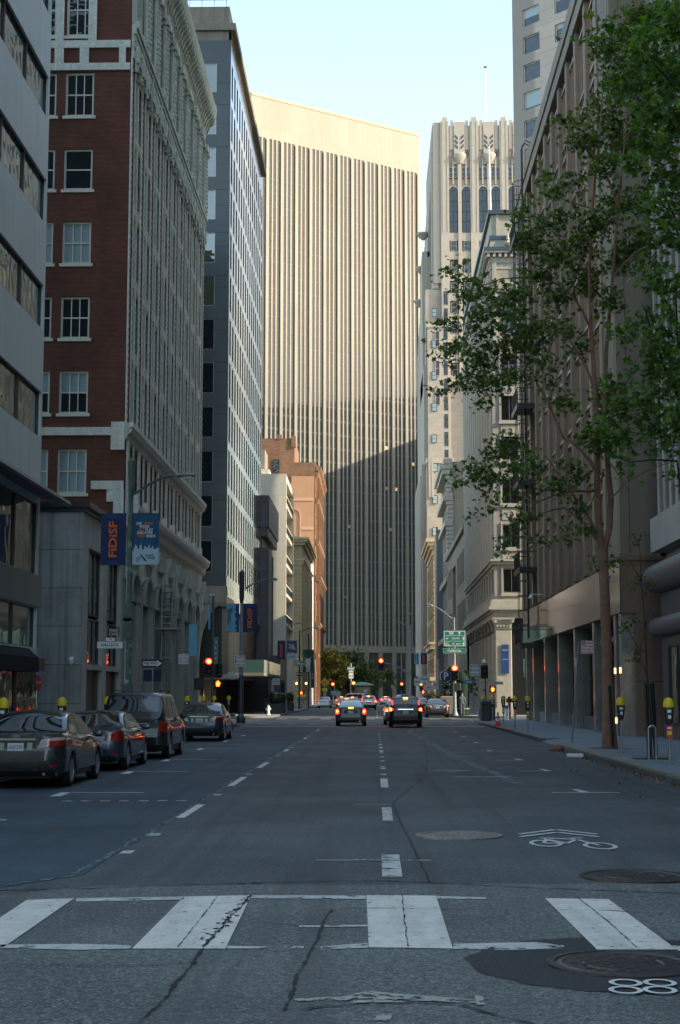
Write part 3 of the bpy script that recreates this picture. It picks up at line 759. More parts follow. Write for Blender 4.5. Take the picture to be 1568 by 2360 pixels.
for k in range(NA+1):
    u = y0+.8+AW*k
    F.prof(mb, [(0,6.9),(.18,6.9),(.3,7.3),(.24,7.7),(.3,8.05),(.42,8.3),(.46,8.78),(0,8.8)], u-.22, u+.22)
    mb.lathe(F.p(u-.24,7.15,.18), [(.001,-.0),(.14,.0),(.14,.48),(.001,.48)], 0, 10, 'y'); mb.lathe(F.p(u-.24,8.45,.30), [(.001,-.0),(.16,.0),(.16,.48),(.001,.48)], 0, 10, 'y')
mb.build('scroll_brackets', m_tc, b)
for c in ac:
    n = 8
    w = MB(); q = [F.p(c-1.25,.3,-.6),F.p(c+1.25,.3,-.6),F.p(c+1.25,6,-.6),F.p(c-1.25,6,-.6)]; w.add(q, [(0,1,2,3)])
    o = w.build('pane', m_glD, b); 
    f = MB(); F.box(f, c-1.25, c-1.1, .3, 6, -.6, -.5); F.box(f, c+1.1, c+1.25, .3, 6, -.6, -.5); F.box(f, c-.04, c+.04, .3, 6, -.6, -.53); F.box(f, c-1.1, c+1.1, 3.3, 3.7, -.6, -.52); F.box(f, c-1.25, c+1.25, 5.85, 6, -.6, -.5)
    f.build('arch_frame', m_base, b)
# fire-escape stair hung on the base
mb = MB()
fy = 76.5; F.box(mb, fy-1.2, fy+1.2, 5.0, 5.08, .1, 1.2)
for s in (0,1,2,3,4,5,6): F.box(mb, fy-.8+s*.02, fy+.1, 5.3+s*.32, 5.34+s*.32, .4, .9)
for w in (.38, .9): mb.tube([F.p(fy-.9,5.05,w), F.p(fy-.7,7.6,w)], .03); mb.tube([F.p(fy+.1,5.05,w), F.p(fy+.3,7.6,w)], .03)
for s in (0,1,2,3): F.box(mb, fy-.75, fy-.1, 3.6+s*.34, 3.64+s*.34, .4, .9)
for w in (.38, .9): mb.tube([F.p(fy-.95,3.4,w), F.p(fy-.65,5,w)], .03); mb.tube([F.p(fy-.2,3.4,w), F.p(fy+.1,5,w)], .03)
for u in (fy-1.2, fy+1.2): mb.tube([F.p(u,5.05,1.18), F.p(u,6.0,1.18), F.p(u,6.0,.1)], .025)
mb.tube([F.p(fy-1.2,6.0,1.18), F.p(fy+1.2,6.0,1.18)], .025)
mb.build('fire_escape', stone('painted_iron_pale', (.33,.35,.30), .3, .6), b)

# ---- dark metal-and-glass tower with tilted-edged windows (beyond California Street)
m_dk = stone('charcoal_panel', (.05,.066,.074), .25, .30, .5, .5, 0, (40, 3.25, .02, 0), .7, 0, .06)
m_gun = stone('brushed_panel', (.46,.40,.33), .12, .13, .8, .5, .1, None, .5, .75, .04, 40)
m_conc = stone('tan_concrete', (.20,.185,.15), .25, .8, .4, .8, .4)
b = empty('dark_office_tower', (LX,112.5,0), 'charcoal glass and metal office tower with rows of narrow rounded windows and flared concrete base', 'building')
FF = front(112.5); mb = MB(); holes = []
p = 3.38; rowsz = []
for k in range(13): t = 48.03+2.35-p*k; rowsz.append((t-2.35, t))
rowsz = [(za, zb) for (za, zb) in rowsz if za > 10]
for (za, zb) in rowsz: holes += [(-13.4+.02, -12.1, za, zb), (-17,-15.2,za,zb)]
wall(mb, FF, -30, LX, 9.8, 52.2, holes, .15); 
for (za, zb) in rowsz: FF.box(mb, -12.05, LX-.005, za-1.02, za-.98, 0, .03)
mb.build('front_wall', m_dk, b)
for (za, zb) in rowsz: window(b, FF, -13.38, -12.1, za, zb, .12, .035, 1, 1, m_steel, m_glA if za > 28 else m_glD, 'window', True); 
mb = MB(); mb.box(-30, LX-.35, 112.9, 145.9, 3, 53.5); mb.build('core', m_dkmetal, b)
mb = MB(); mb.box(-20, LX-.15, 112.6, 118, 53.5, 55.0); mb.box(-30, LX+.35, 112.35, 146.2, 53.0, 53.55); mb.box(-30, LX-.2, 112.6, 112.85, 50.5, 53.0); mb.build('penthouse', m_conc, b)
mb = MB(); mb.tube([(-19,112.5,55.9),(-11.3,112.5,55.9)], .03); mb.tube([(-19,112.5,55.5),(-11.3,112.5,55.5)], .03)
for k in range(9): mb.tube([(-19+k*.95,112.5,55),(-19+k*.95,112.5,55.9)], .03)
mb.build('roof_rail', m_steel, b)
F = street(LX); mb = MB(); NC = 15; CW = 33.4/NC; hol = []
def rounded(F, mb, u0, u1, v0, v1, w0, w1, r=.22, th=.12, m=0):
    P = []; Q = []
    for (cx, cy, a0) in ((u1-r, v1-r, 0), (u0+r, v1-r, 90), (u0+r, v0+r, 180), (u1-r, v0+r, 270)):
        for i in range(5):
            a = radians(a0+90*i/4); P.append((cx+r*cos(a), cy+r*sin(a))); Q.append((cx+(r-th)*cos(a), cy+(r-th)*sin(a)))
    n = len(P); A = [F.p(u, v, w) for w in (w0, w1) for (u, v) in P]+[F.p(u, v, w) for w in (w0, w1) for (u, v) in Q]
    fs = []
    for i in range(n): j = (i+1) % n; fs += [(n+i, n+j, 3*n+j, 3*n+i), (i, j, n+j, n+i), (2*n+i, 3*n+i, 3*n+j, 2*n+j)]
    mb.add(A, fs, m)
for (za, zb) in rowsz:
    for k in range(NC): u = 112.6+CW*(k+.5); hol.append((u-.58, u+.58, za-.25, zb+.2))
wall(mb, F, 112.5, 146, 9.0, 53.3, hol, .14); mb.build('street_wall', m_gun, b)
# each window: a rounded dark surround standing proud with its glass
w0 = MB(); G = Fac((0,0,0), F.u, F.n); rounded(G, w0, 0, 1.16, 0, 2.8, .0, .125, .25, .08); ring_me = w0.build('t', m_dkmetal, None, (0,0,0)); rme = ring_me.data; D.objects.remove(ring_me)
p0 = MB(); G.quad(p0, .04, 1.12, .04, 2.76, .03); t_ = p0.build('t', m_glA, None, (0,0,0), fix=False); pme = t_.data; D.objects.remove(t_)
rest = MB(); srt = sorted(hol, key=lambda h: (h[0]-0)*1.0-h[2]*.0)
srt.sort(key=lambda h: h[0])
for i, (a, bb, c, d) in enumerate(srt):
    if i < 60:
        o = D.objects.new('window', rme); COL.objects.link(o); o.parent = b; o.location = F.p(a, c, -.13)-b.location
        q = D.objects.new('pane', pme); COL.objects.link(q); q.parent = o
    else:
        h = Fac(F.p(a, c, -.13), F.u, F.n); rounded(h, rest, 0, 1.16, 0, 2.8, .0, .125, .25, .08, 0); h.quad(rest, .04, 1.12, .04, 2.76, .03, 1)
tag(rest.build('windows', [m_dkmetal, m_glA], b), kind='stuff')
# flared concrete base with ribs
m_shadowg = glass('base_glass', (.008,.009,.01), .08, 1.5, .02)
mb = MB(); mb.box(-30, -14.2, 115, 145, .02, 9.0); mb.build('recessed_base', m_glD, b)
mb = MB(); FF.box(mb, -30, LX, 8.5, 9.8, -.8, .05); F.box(mb, 112.5, 146, 8.3, 9.05, -.5, .03)
for k in range(8):
    u = 113.0+k*4.6; a = []
    for i in range(9):
        t = i/8; a.append((-3.0+3.0*(1-cos(t*pi/2)), 3.2+5.4*sin(t*pi/2)))
    pr = [(-3.3,8.6)]+[(-3.3,3.0),(-3.0,3.0)]+a+[(0.0,8.6)]
    mb.prism([F.p(u, v, w) for (w, v) in pr], F.u*.35)
    mb.box(-14.3,-13.7,u,u+.5,.02,3.4)
for x in (-13.6, -18.5, -23.4):
    a = [(x, .0), (x+.6, .0)]+[(x+.6+1.9*(1-cos(i/8*pi/2)), 4.2+4.3*sin(i/8*pi/2)) for i in range(9)]+[(x-1.9, 8.5)]+[(x-1.9*(1-cos(i/8*pi/2)), 4.2+4.3*sin(i/8*pi/2)) for i in range(8,-1,-1)]
    mb.prism([FF.p(u, v, -.05) for (u, v) in a], FF.n*-.5)
mb.build('flared_ribs', m_conc, b)
m_gg = glass('green_balustrade_glass', (.05,.10,.095), .12, 1.5, 0)
mb = MB(); mb.box(-14, -9.0, 124, 145.5, 3.3, 3.55); mb.build('terrace_slab', m_conc, b)
mb = MB(); mb.box(-9.06,-9.0,124,145.5,3.55,4.6); mb.box(-14,-9.06,124,124.06,3.55,4.6); mb.build('terrace_glass', m_gg, b)

# ---- purple-grey stepped building
m_pg = stone('purple_grey_panel', (.10,.098,.115), .15, .5, .5, .8, 0, (30, 3.4, .03, 0), .5, 0, .06)
b = empty('grey_stepped_building', (-10.2,146,0), 'purple-grey panelled block with an overhanging top beside the dark tower', 'building')
FF = front(146.1); F = street(-10.2)
mb = MB(); mb.box(-30, -10.2, 146.1, 161, 17.9, 21.0); mb.box(-30,-10.35,146.25,160.8,17.0,17.9); mb.box(-30,-10.9,146.6,160,15.9,17.0)
mb.box(-30,-10.2,146.1,150.5,.1,15.9)
mb.box(-30,-10.1,146.3,146.45+4,.1,.4); mb.build('wall', m_pg, b)
mb = MB(); mb.box(-30,-10.9,150.5,161,5.6,16.4); mb.build('glazed_bay', m_glD, b)
mb = MB(); 
for k in range(3): mb.box(-10.9,-10.55,150.6+k*3.6,150.85+k*3.6,5.6,16)
mb.box(-10.9,-10.5,150.5,161,5.3,5.7); mb.build('fins', m_pg, b)
mb = MB(); mb.box(-30,-9.3,150.4,161,3.2,5.6); mb.box(-9.9,-9.3,150.5,151,.1,3.2); mb.box(-9.9,-9.3,160.4,161,.1,3.2); mb.build('portal', m_pg, b)
mb = MB(); mb.box(-28,-10.6,151,160.9,.1,3.2); mb.build('lobby_glass', m_glB, b)

# ---- white balcony building
m_wh = stone('white_stucco', (.62,.58,.48), .12, .75, .4, 1, .12)
m_whb = stone('grey_louvre', (.32,.29,.25), .2, .7, .4, 3, 0, (8,.18,.03,0), .5)
b = empty('balcony_building', (-9.7,166,0), 'cream white building with stacked recessed balconies, its top in the sun', 'building')
mb = MB(); mb.box(-26,-9.7,166,166.6,.1,26.0); mb.box(-26,-9.7,181.4,182,.1,26.0); mb.box(-26,-11.6,166.6,181.4,.1,25.8); mb.box(-26,-9.75,166.6,181.4,25.3,26.0); mb.box(-26,-9.68,166.6,181.4,.1,6.0)
mb.box(-26,-11.7,167,181,26.0,26.7); mb.build('wall', m_wh, b)
for k in range(6):
    z = 6.0+k*3.3
    mb = MB(); mb.box(-11.6,-9.75,166.6,181.4,z,z+.22); mb.box(-9.83,-9.7,166.6,181.4,z+.22,z+.3) ; mb.box(-9.83,-9.73,166.6,181.4,z+1.15,z+1.25); mb.build('balcony_slab', m_wh, b)
    mb = MB()
    for j in range(30): yy = 166.8+j*.49; mb.box(-9.80,-9.76,yy,yy+.05,z+.3,z+1.15)
    mb.build('balcony_grille', m_dkpole, b)
mb = MB(); mb.box(-24,-12.2,167.5,172,26.7,29.0); mb.build('plant_room', m_whb, b)
for k in range(6):
    for j in range(3): window(b, street(-11.6), 168+j*4.4, 171+j*4.4, 6.5+k*3.3, 8.8+k*3.3, -.02, .06, 2, 1, m_steel, m_glD, 'window', False)

# ---- yellowish classical block
m_yl = stone('ochre_stone', (.34,.26,.145), .18, .8, .4, 1, .25, (1.6,.55,.03), .35)
m_yt = stone('ochre_trim', (.42,.34,.20), .15, .7, .4, 2)
b = empty('ochre_building', (-9.6,201,0), 'ochre stone classical block with a heavy overhanging cornice at the Pine Street corner', 'building')
F = street(-9.6); FF = front(201)
mb = MB(); hol = [(204.5+3.6*k, 206.5+3.6*k, z, z+3.0) for k in range(7) for z in (2.2,7.5,11.2,14.9)]
wall(mb, F, 201, 230, .1, 21.5, hol, .35); hf = [(-18+2.6*k, -16.6+2.6*k, z, z+2.6) for k in range(3) for z in (7.5,11.2,14.9)]
wall(mb, FF, -26, -9.6, .1, 21.5, hf, .35); mb.build('wall', m_yl, b)
for (a, bb, c, d) in hol: window(b, F, a, bb, c, d, .3, .1, 2, 2, m_yt, m_glD, 'window', False)
for (a, bb, c, d) in hf: window(b, FF, a, bb, c, d, .3, .1, 2, 2, m_yt, m_glD, 'window', False)
mb = MB(); mb.box(-26,-9.98,201.4,230,.1,21.3); mb.build('core', m_dkmetal, b)
mb = MB()
for (z, z2, o) in ((21.5,21.9,.35),(21.9,22.2,.7),(22.2,22.5,.9),(19.2,19.5,.2),(19.5,19.7,.35),(6.2,6.6,.3),(18.9,19.2,.1)): mb.box(-26,-9.6+o,201-o,230.2,z,z2)
for k in range(8): F.box(mb, 202.9+3.6*k, 203.7+3.6*k, 7, 18.9, 0, .25)
mb.box(-24,-10.5,202,229,22.5,22.9)
mb.build('cornice', m_yt, b)

# ---- thin white party wall and tall brick block
m_br = brick('sunlit_brick', (.25,.125,.06), (.185,.09,.045), (.24,.15,.10), .6, .22)
m_sal = stone('salmon_render', (.42,.235,.13), .08, .8, .4, .6, .1)
m_bt = stone('brick_trim_salmon', (.52,.31,.20), .1, .8)
b = empty('white_sliver_building', (-9.8,231,0), 'narrow white building with a ladder-like scaffold between the ochre and brick blocks', 'building')
mb = MB(); mb.box(-20,-9.9,231,246,.1,23.0); mb.build('wall', stone('cool_white_render', (.50,.52,.56), .1, .8), b)
mb = MB()
for x in (-10.5,-9.95): mb.tube([(x,230.85,9),(x,230.85,20)], .06)
for k in range(14): mb.tube([(-10.5,230.85,9.3+k*.8),(-9.95,230.85,9.3+k*.8)], .04)
mb.build('scaffold_ladder', m_dkpole, b)
b = empty('brick_block', (-9.6,247,0), 'tall orange-brown brick block with a salmon blind-arch wall lit by the sun', 'building')
FF = front(247); F = street(-9.6)
mb = MB(); mb.box(-30,-9.62,247.02,276,.1,39.7); mb.box(-30,-13.1,247.02,262,39.7,43.55); mb.box(-16,-15.2,246.9,247.6,43.5,44.3); mb.box(-13.6,-12.9,246.8,247.8,42.2,44.1); mb.box(-19,-13.1,247,247.4,43.5,43.7)
for k in range(6): mb.box(-9.62,-9.1,250+k*4.3,250.5+k*4.3,.1,38)
mb.build('brick_wall', m_br, b)
mb = MB(); FF.box(mb, -13.6, -9.9, 8, 37.4, 0, .10); FF.box(mb, -30, -13.6, 8, 36.2, 0, .10); mb.build('rendered_wall', m_sal, b)
mb = MB(); FF.box(mb, -13.4, -9.9, 33.3, 33.8, .1, .2); FF.box(mb, -12.0, -9.9, 28.5, 29.0, .1, .2); FF.box(mb, -12.0,-9.9, 22.3, 23.0, .1, .2)
arch_band(mb, FF, -13.2, 1.0, 30.9, .1, .24, .14); FF.box(mb, -12.2,-12.06,24,30.9,.1,.24); mb.build('blind_arch', m_bt, b)
for x in (-16.6,): window(b, FF, x, x+1.0, 38.0, 40.2, -.05, .08, 1, 2, m_dkmetal, m_glD, 'window')
mb = MB()
for (z, o) in ((37.8,.5),(38.6,.9),(33.4,.5),(26.5,.6),(20.6,.9),(13,.8),(8,.5)): F.prof(mb, [(0,z-.6),(o*.5,z-.4),(o,z),(o,z+.4),(0,z+.5)], 247, 276)
mb.build('cornices', m_br, b)
hol = [(249+3.4*k, 250.4+3.4*k, z, z+2.4) for k in range(8) for z in (3,9.6,14.6,18,22.4,28,31,35)]
for (a, bb, c, d) in hol: window(b, F, a, bb, c, d, -.05, .08, 1, 2, m_bt, m_glD, 'window', False)
# ================================================================ the great slab tower closing the street
m_tw = stone('travertine_cladding', (.228,.198,.156), .06, .6, .4, .08, .0, (4.42, 12, .02, 0), .25, 0, .05, 3)
m_twg = glass('tower_glass', (.034,.040,.042), .07, 1.33, .03, .3)
A0 = Vector((-33.25,398,0)); A1 = Vector((13.55,430.5,0)); TU = (A1-A0).normalized(); TL = (A1-A0).length
TN = Vector((TU.y,-TU.x,0))
b = empty('slab_tower', A0, 'huge cream slab skyscraper with dark vertical window strips at the end of the street', 'building')
F = Fac(A0, TU, TN)
NB_ = 12; mg = 1.15; bay = (TL-1.1)/NB_; holes = []; pl = []
for k in range(NB_):
    for j in range(3):
        u = .55+bay*k+(bay-2*1.34-.62)/2+j*1.34; pl.append((u-.12, u+.76))
mb = MB()
wall(mb, F, 0, TL, 0, 164.9, [(a, c, 15.0, 153.2) for (a, c) in pl]+[(.6+bay*k+.75, .6+bay*(k+1)-.75, .4, 13.2) for k in range(NB_)], .16)
for k in range(NB_+1):
    u = .55+bay*k; F.box(mb, u-.45, u+.45, .0, 152.8, 0, .28); F.box(mb, u-.05-.45, u-.45, 153,164.8,-.05,.004) if 0 else None
F.box(mb, 0, TL, 13.2, 15, 0, .2)
mb.build('cladding', m_tw, b)
mb = MB()
for (a, c) in pl: pass
q = [F.p(0,0,-.17),F.p(TL,0,-.17),F.p(TL,0,-26),F.p(0,0,-26)]
mb.prism(q, (0,0,164.5)); mb.build('core', m_tw, b)
st = MB(); G = Fac((0,0,0), TU, TN); G.quad(st, 0, .88, 0, 138.2, 0); t_ = st.build('t', m_twg, None, (0,0,0), fix=False); sm_ = t_.data; D.objects.remove(t_)
fr = MB()
for z in range(36): G.box(fr, 0, .88, z*3.84, z*3.84+.5, .0, .012)
t_ = fr.build('t', flat('tower_spandrel', (.036,.042,.043), .7), None, (0,0,0), fix=False); fm_ = t_.data; D.objects.remove(t_)
for (a, c) in pl:
    o = D.objects.new('window_strip', sm_); COL.objects.link(o); o.parent = b; o.location = F.p(a, 15, -.14)-b.location
    q = D.objects.new('glazing_seam', fm_); COL.objects.link(q); q.parent = o
for k in range(NB_): 
    mb = MB(); u0, u1 = .6+bay*k+.75, .6+bay*(k+1)-.75
    F.quad(mb, u0, u1, .4, 13.2, -.15)
    for i in range(4): F.box(mb, u0+(u1-u0)*i/3-.06, u0+(u1-u0)*i/3+.06, .4, 13.2, -.15, -.1, 1)
    mb.build('ground_window', [m_twg, m_dkmetal], b)
mb = MB()
for k in range(NB_+1):
    for s in (-.72, .72):
        u = .55+bay*k+s; F.box(mb, u-.02, u+.02, 153.2, 164.8, .0, .012)
F.box(mb, 0, TL, 164.5, 165.2, -26.2, .12); mb.build('coping_and_joints', flat('joint_shadowless', (.33,.27,.18), .8), b)
rr = random.Random(11); emis('dim_lamp', (1,.66,.3), .16)
for i in range(14):
    a, c = pl[rr.randrange(len(pl))]; z = 15+3.84*rr.randrange(1, 16)
    mb = MB(); F.box(mb, a+.05, c-.05, z+1.6, z+1.6+rr.choice((.3,.5,.9)), -.13, -.11); mb.build('lit_ceiling_lamp', D.materials['dim_lamp'] if i % 3 == 0 else flat('pale_blind', (.30,.26,.17), .6) if i == 1 else D.materials.get('pale_blind') or D.materials['dim_lamp'], b)
# people-height lights and shop glow at the foot
mb = MB()
for i in range(7): p_ = F.p(31+i*.9, 3.2+(i % 3)*.9, .35); mb.lathe(p_, [(.001,-.16),(.15,-.08),(.15,.08),(.001,.16)], 0, 8)
mb.build('foyer_lamp', m_warm, b)
# ================================================================ buildings, right side (street faces at X = 9.75)
RX = 9.75
def R(y=0, x=RX): return Fac((x,0,0), (0,1,0), (-1,0,0))
m_gran = stone('brown_granite', (.27,.175,.12), .2, .7, .45, 1.2, .1, (2.2,2.3,.02,0), .55, 0, .35, 9)
m_pol = stone('polished_granite', (.29,.22,.165), .2, .10, .8, 1.0, .1, (2.2,3,.012,0), .5, 0, .02, 20)
m_bfac = stone('brown_concrete_fin', (.34,.26,.175), .2, .65, .5, 1, .2, None, .5, 0, .2, 14)
m_bside = stone('brown_render', (.29,.235,.17), .10, .7, .4, .5, .1, None, .5, 0, .1)
m_bglass = glass('bronze_glass', (.03,.028,.02), .04, 2.2, .06, .5)
m_pilaster = stone('pilaster_polished', (.36,.35,.30), .25, .16, .7, 1.2, .2, None, .5, .3, .05, 12)

# ---- near pale ribbed building with rounded ledges, far right
m_rib = stone('ribbed_pale_concrete', (.42,.385,.335), .2, .75, .4, 1, .3)
m_round = stone('rounded_purple_stone', (.135,.115,.115), .15, .5, .5, 2)
b = empty('ribbed_building', (10.95,38,0), 'pale ribbed concrete building with fat rounded stone ledges at the far right edge', 'building')
F = R(0, 10.95)
mb = MB(); mb.box(11.25,30,18,58.6,0,44)
y = 18.2
while y < 58.3:
    F.box(mb, y, y+.55, 8.4, 43, -.5, .0); F.box(mb, y+.08, y+.47, 8.4, 43, 0, .14); y += 1.15
F.box(mb, 18, 58.6, 7.2, 8.5, -.4, .30); F.box(mb, 18, 58.6, 42.6, 44, -.4, .2)
mb.build('ribbed_wall', m_rib, b)
mb = MB()
mb.box(11.0,30,18,58.6,.1,6.9)
for (z, r) in ((6.2,.55),(4.35,.36)):
    mb.loft([[(11.0-.45+r*cos(a)*1.0+.3, yy, z+r*sin(a)) for a in [2*pi*i/20 for i in range(20)]] for yy in (18, 58.3, 58.6)], 0, True, True, True)
mb.build('rounded_ledges', m_round, b)
for k in range(8):
    window(b, F, 20+k*4.8, 23+k*4.8, .7, 3.6, -.04, .08, 2, 1, m_dkmetal, m_glB, 'window')

# ---- brown office block: granite base, ribbed bronze facade, fire ladders
b = empty('brown_office_building', (RX,60.4,0), 'brown office block with vertical bronze window ribs over a polished granite base and square pillars', 'building')
F = R(); FF = front(60.4); Y0, Y1 = 60.4, 99.8
mb = MB(); FF.box(mb, RX-.06, 11.75, 7.1, 7.25, -.6, .06)
mb.box(RX+1.25,11.7,60.5,61.2,.15,5.0); mb.box(RX+.55,RX+1.22,60.42,61.0,.15,5.05)
mb.box(RX-.004,11.7,60.4,61.3,5.0,7.1); F.box(mb, 61.3, Y1, 5.0, 7.1, -.8, -.002)
mb.box(10.45,11.65,60.44,64.0,.15,5.1)
mb.build('granite_wall', m_gran, b)
mb = MB(); F.box(mb, Y0+.01, Y1, 5.02, 7.08, -.1, .03); mb.build('polished_band', m_pol, b)
mb = MB(); pys = [61.0, 62.35, 68.5, 75.0, 81.6, 88.2, 94.6, 98.9]
for py in pys: F.box(mb, py-.3, py+.3, .15, 5.0, -.75, -.04)
mb.build('pillars', m_pilaster, b)
mb = MB()
for i in range(2, len(pys)-1): F.box(mb, pys[i]+.3, pys[i]+2.0, .15, 5.0, -2.3, -.7)
F.box(mb, 63.1, 66.2, .15, 5.0, -2.6, -.8)
mb.build('granite_returns', m_gran, b)
mb = MB(); F.quad(mb, 62.6, Y1, .15, 5.0, -2.0); F.quad(mb, 62.6, Y1, .15, 5, -2.01); mb.build('shop_glass', m_glB, b)
mb = MB(); F.box(mb, 68.8, Y1, .15, .75, -2.1, -.35); F.box(mb, 62.6, Y1, 3.9, 4.05, -1.98, -1.9); mb.build('sill', m_polegrey, b)
mb = MB(); mb.box(11.7,26,62.4,Y1,.1,34.0); mb.box(RX+.9,12,62.4,Y1,5.0,34.0); mb.build('core', m_bside, b)
# dark recess slit between the side wall and the neighbour
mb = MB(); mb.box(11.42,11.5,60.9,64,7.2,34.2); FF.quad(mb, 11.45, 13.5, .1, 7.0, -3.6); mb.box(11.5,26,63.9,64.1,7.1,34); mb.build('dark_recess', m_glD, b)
mb = MB(); FF.box(mb, RX+.42, 11.38, 7.25, 34.4, -3.0, .0); FF.box(mb, RX+.02, RX+.40, 7.25, 34.4, -3.0, .02); mb.build('side_wall', m_bside, b)
# ribbed street face
mb = MB(); sb = MB(); gl = []
F.box(mb, Y0+.45, Y1, 33.6, 35.0, -.8, .10); F.box(mb, Y0, Y1+.1, 34.4, 35.2, -1.5, .18)
bayw = 3.32; nb = 12
for k in range(nb+1):
    u = Y0+.1+bayw*k
    F.box(mb, u-.02 if k else u+.3, min(u+.62, Y1), 7.25, 33.6, -.8, .0)
mb.build('facade_piers', m_bfac, b)
m_fin = stone('bronze_fin', (.50,.31,.20), .15, .38, .5, 2, .1, None, .5, .4, .05)
fl_ = [7.3+3.75*i for i in range(8)]
def bay_meshes(w):
    a = MB(); G = Fac((0,0,0), F.u, F.n); z1 = 33.6-7.25
    for j in range(5): u = w*(j)/4; G.box(a, u-.045, u+.045, 0, z1, -.02, .15)
    for i in range(1, 8): z = 3.75*i; G.box(a, 0, w, z-.55, z-.42, .0, .20); G.box(a, 0, w, z+.15, z+.28, 0, .20)
    o = a.build('t', m_fin, None, (0,0,0)); me = o.data; D.objects.remove(o)
    c = MB(); G.quad(c, 0, w, 0, z1, 0); o = c.build('t', m_bglass, None, (0,0,0), fix=False); m2 = o.data; D.objects.remove(o); return me, m2
fm_, gm_ = bay_meshes(bayw-.62)
for k in range(nb-1):
    u = Y0+.1+bayw*k+.62
    if k == 9: # recessed dark ladder bay
        q = MB(); F.box(q, u, u+1.2, 4.4, 33.4, -.7, -.45); q.build('ladder_recess', m_black, b); continue
    o = D.objects.new('window_bay', fm_); COL.objects.link(o); o.parent = b; o.location = F.p(u, 7.25, -.34)-b.location
    q = D.objects.new('pane', gm_); COL.objects.link(q); q.parent = o
# fire escape: platforms with rails, caged ladder
mb = MB()
LU = 93.5
for z in (4.75, 9.3, 14.6, 19.3, 24.2, 30.0):
    F.box(mb, LU-2.3, LU+1.4, z, z+.10, -.1, 1.05); F.box(mb, LU-2.3, LU+1.4, z-.22, z, .98, 1.05); F.box(mb, LU-2.3, LU-2.2, z-.22, z, -.1, 1.0)
    for s in range(14): F.box(mb, LU-2.3+s*.28, LU-2.27+s*.28, z+.1, z+1.05, 1.0, 1.03)
    mb.tube([F.p(LU-2.3,z+1.05,0), F.p(LU-2.3,z+1.05,1.02), F.p(LU+1.4,z+1.05,1.02), F.p(LU+1.4,z+1.05,0)], .03)
mb.build('fire_platform', m_black, b)
mb = MB()
for w in (.25, .25+.0): pass
for s in (0, .55): mb.tube([F.p(LU+s-.6,5.2,.35), F.p(LU+s-.6,33.9,.35)], .035)
z = 5.4
while z < 33.6: mb.tube([F.p(LU-.6,z,.35), F.p(LU-.05,z,.35)], .02, 0, 5); z += .3
z = 6.0
while z < 33.9:
    mb.tube([F.p(LU-.95+.0,z,.35)]+[F.p(LU-.33+.62*cos(pi-pi*i/6), z, .35+.62*sin(pi*i/6)) for i in range(7)], .022, 0, 5); z += .9
for i in (1,2,3,4,5): mb.tube([F.p(LU-.33+.62*cos(pi-pi*i/6),5.9,.35+.62*sin(pi*i/6)), F.p(LU-.33+.62*cos(pi-pi*i/6),33.9,.35+.62*sin(pi*i/6))], .015, 0, 4)
mb.tube([F.p(LU-.6,33.9,.35),F.p(LU-.6,36.2,.35),F.p(LU-.6,36.6,.1),F.p(LU-.6,36.2,-.6),F.p(LU-.6,35,-.7)], .04); mb.tube([F.p(LU-.05,33.9,.35),F.p(LU-.05,36.2,.35),F.p(LU-.05,36.6,.1),F.p(LU-.05,36.2,-.6),F.p(LU-.05,35,-.7)], .04)
mb.build('caged_ladder', m_black, b)
mb = MB(); mb.tube([F.p(89,7.6,-.1),F.p(89,7.6,.55)], .03); mb.lathe(F.p(89,7.4,.6), [(.02,.25),(.16,.0),(.14,-.04),(.001,-.05)], 0, 10); mb.build('facade_lamp', m_signw, b)
for (yy, zz) in ((61.05,2.75),(62.4,2.75),(62.35,.75)):
    mb = MB(); mb.box(RX+.0,RX+.06,yy-.06,yy+.06,zz-.12,zz+.12); mb.build('wall_lamp', m_warm, b)
mb = MB(); F.box(mb, 67.2, 67.25, .0, .0, 0, 0) if 0 else F.box(mb, 63.0, 66.8, 3.95, 4.15, -.2, -.1); mb.build('door_lintel', m_polegrey, b)
# white neon-like shop logo and banner sign at the corner
mb = MB(); F.box(mb, 99.4, 99.75, 3.2, 4.1, .0, .05); F.box(mb, 99.4, 99.5, 2.9, 3.25, .0, .05); mb.build('shop_sign', flat('mint_sign', (.45,.75,.62), .5), b)
mb = MB(); F.box(mb, 90, 99.75, 5.05, 6.0, .034, .05); mb.build('teal_window_film', flat('teal_panel', (.06,.16,.14), .25, 0, .6), b)

# ---- pale angled tower behind (only its upper part shows)
m_pt = stone('pale_tile_cladding', (.40,.33,.27), .10, .45, .5, .25, .0, (1.75,1.85,.03,0), .45, 0, .04)
a_ = radians(44.7); TU2 = Vector((sin(a_), -cos(a_), 0)); O2 = Vector((18.2,190,0))
b = empty('angled_tower', O2, 'pale tiled high-rise with square windows turned at an angle above the brown block', 'building')
G2 = Fac(O2, TU2, (-cos(a_), -sin(a_), 0)); mb = MB(); hol = []
for k in range(6):
    for i in range(25):
        z = 5.2+3.75*i; hol.append((1.75+5.25*k+.0, 1.75+5.25*k+2.75, z, z+2.35))
wall(mb, G2, 0, 33, 0, 100, hol, .35)
mb.prism([G2.p(0,0,-.36),G2.p(33,0,-.36),G2.p(33,0,-26),G2.p(0,0,-26)], (0,0,99.6)); mb.build('wall', m_pt, b)
hol.sort(key=lambda h: -h[2] if h[2] > 45 else 1000)
rest = MB(); hol = [h for h in hol]
vis = [h for h in hol if h[2] > 40][:90]
for h in hol:
    if h in vis:
        w = window(b, G2, h[0], h[1], h[2], h[3], .3, .10, 1, 1, m_tcl, m_glD, 'window', True)
        if rr.random() < .6:
            mm = MB(); hh = rr.choice((.5,1.1,1.9)); G2.quad(mm, h[0]+.1, h[1]-.1, h[3]-.1-hh, h[3]-.1, -.27); mm.build('roller_blind', m_blind, w)
    else: G2.quad(rest, h[0], h[1], h[2], h[3], -.3)
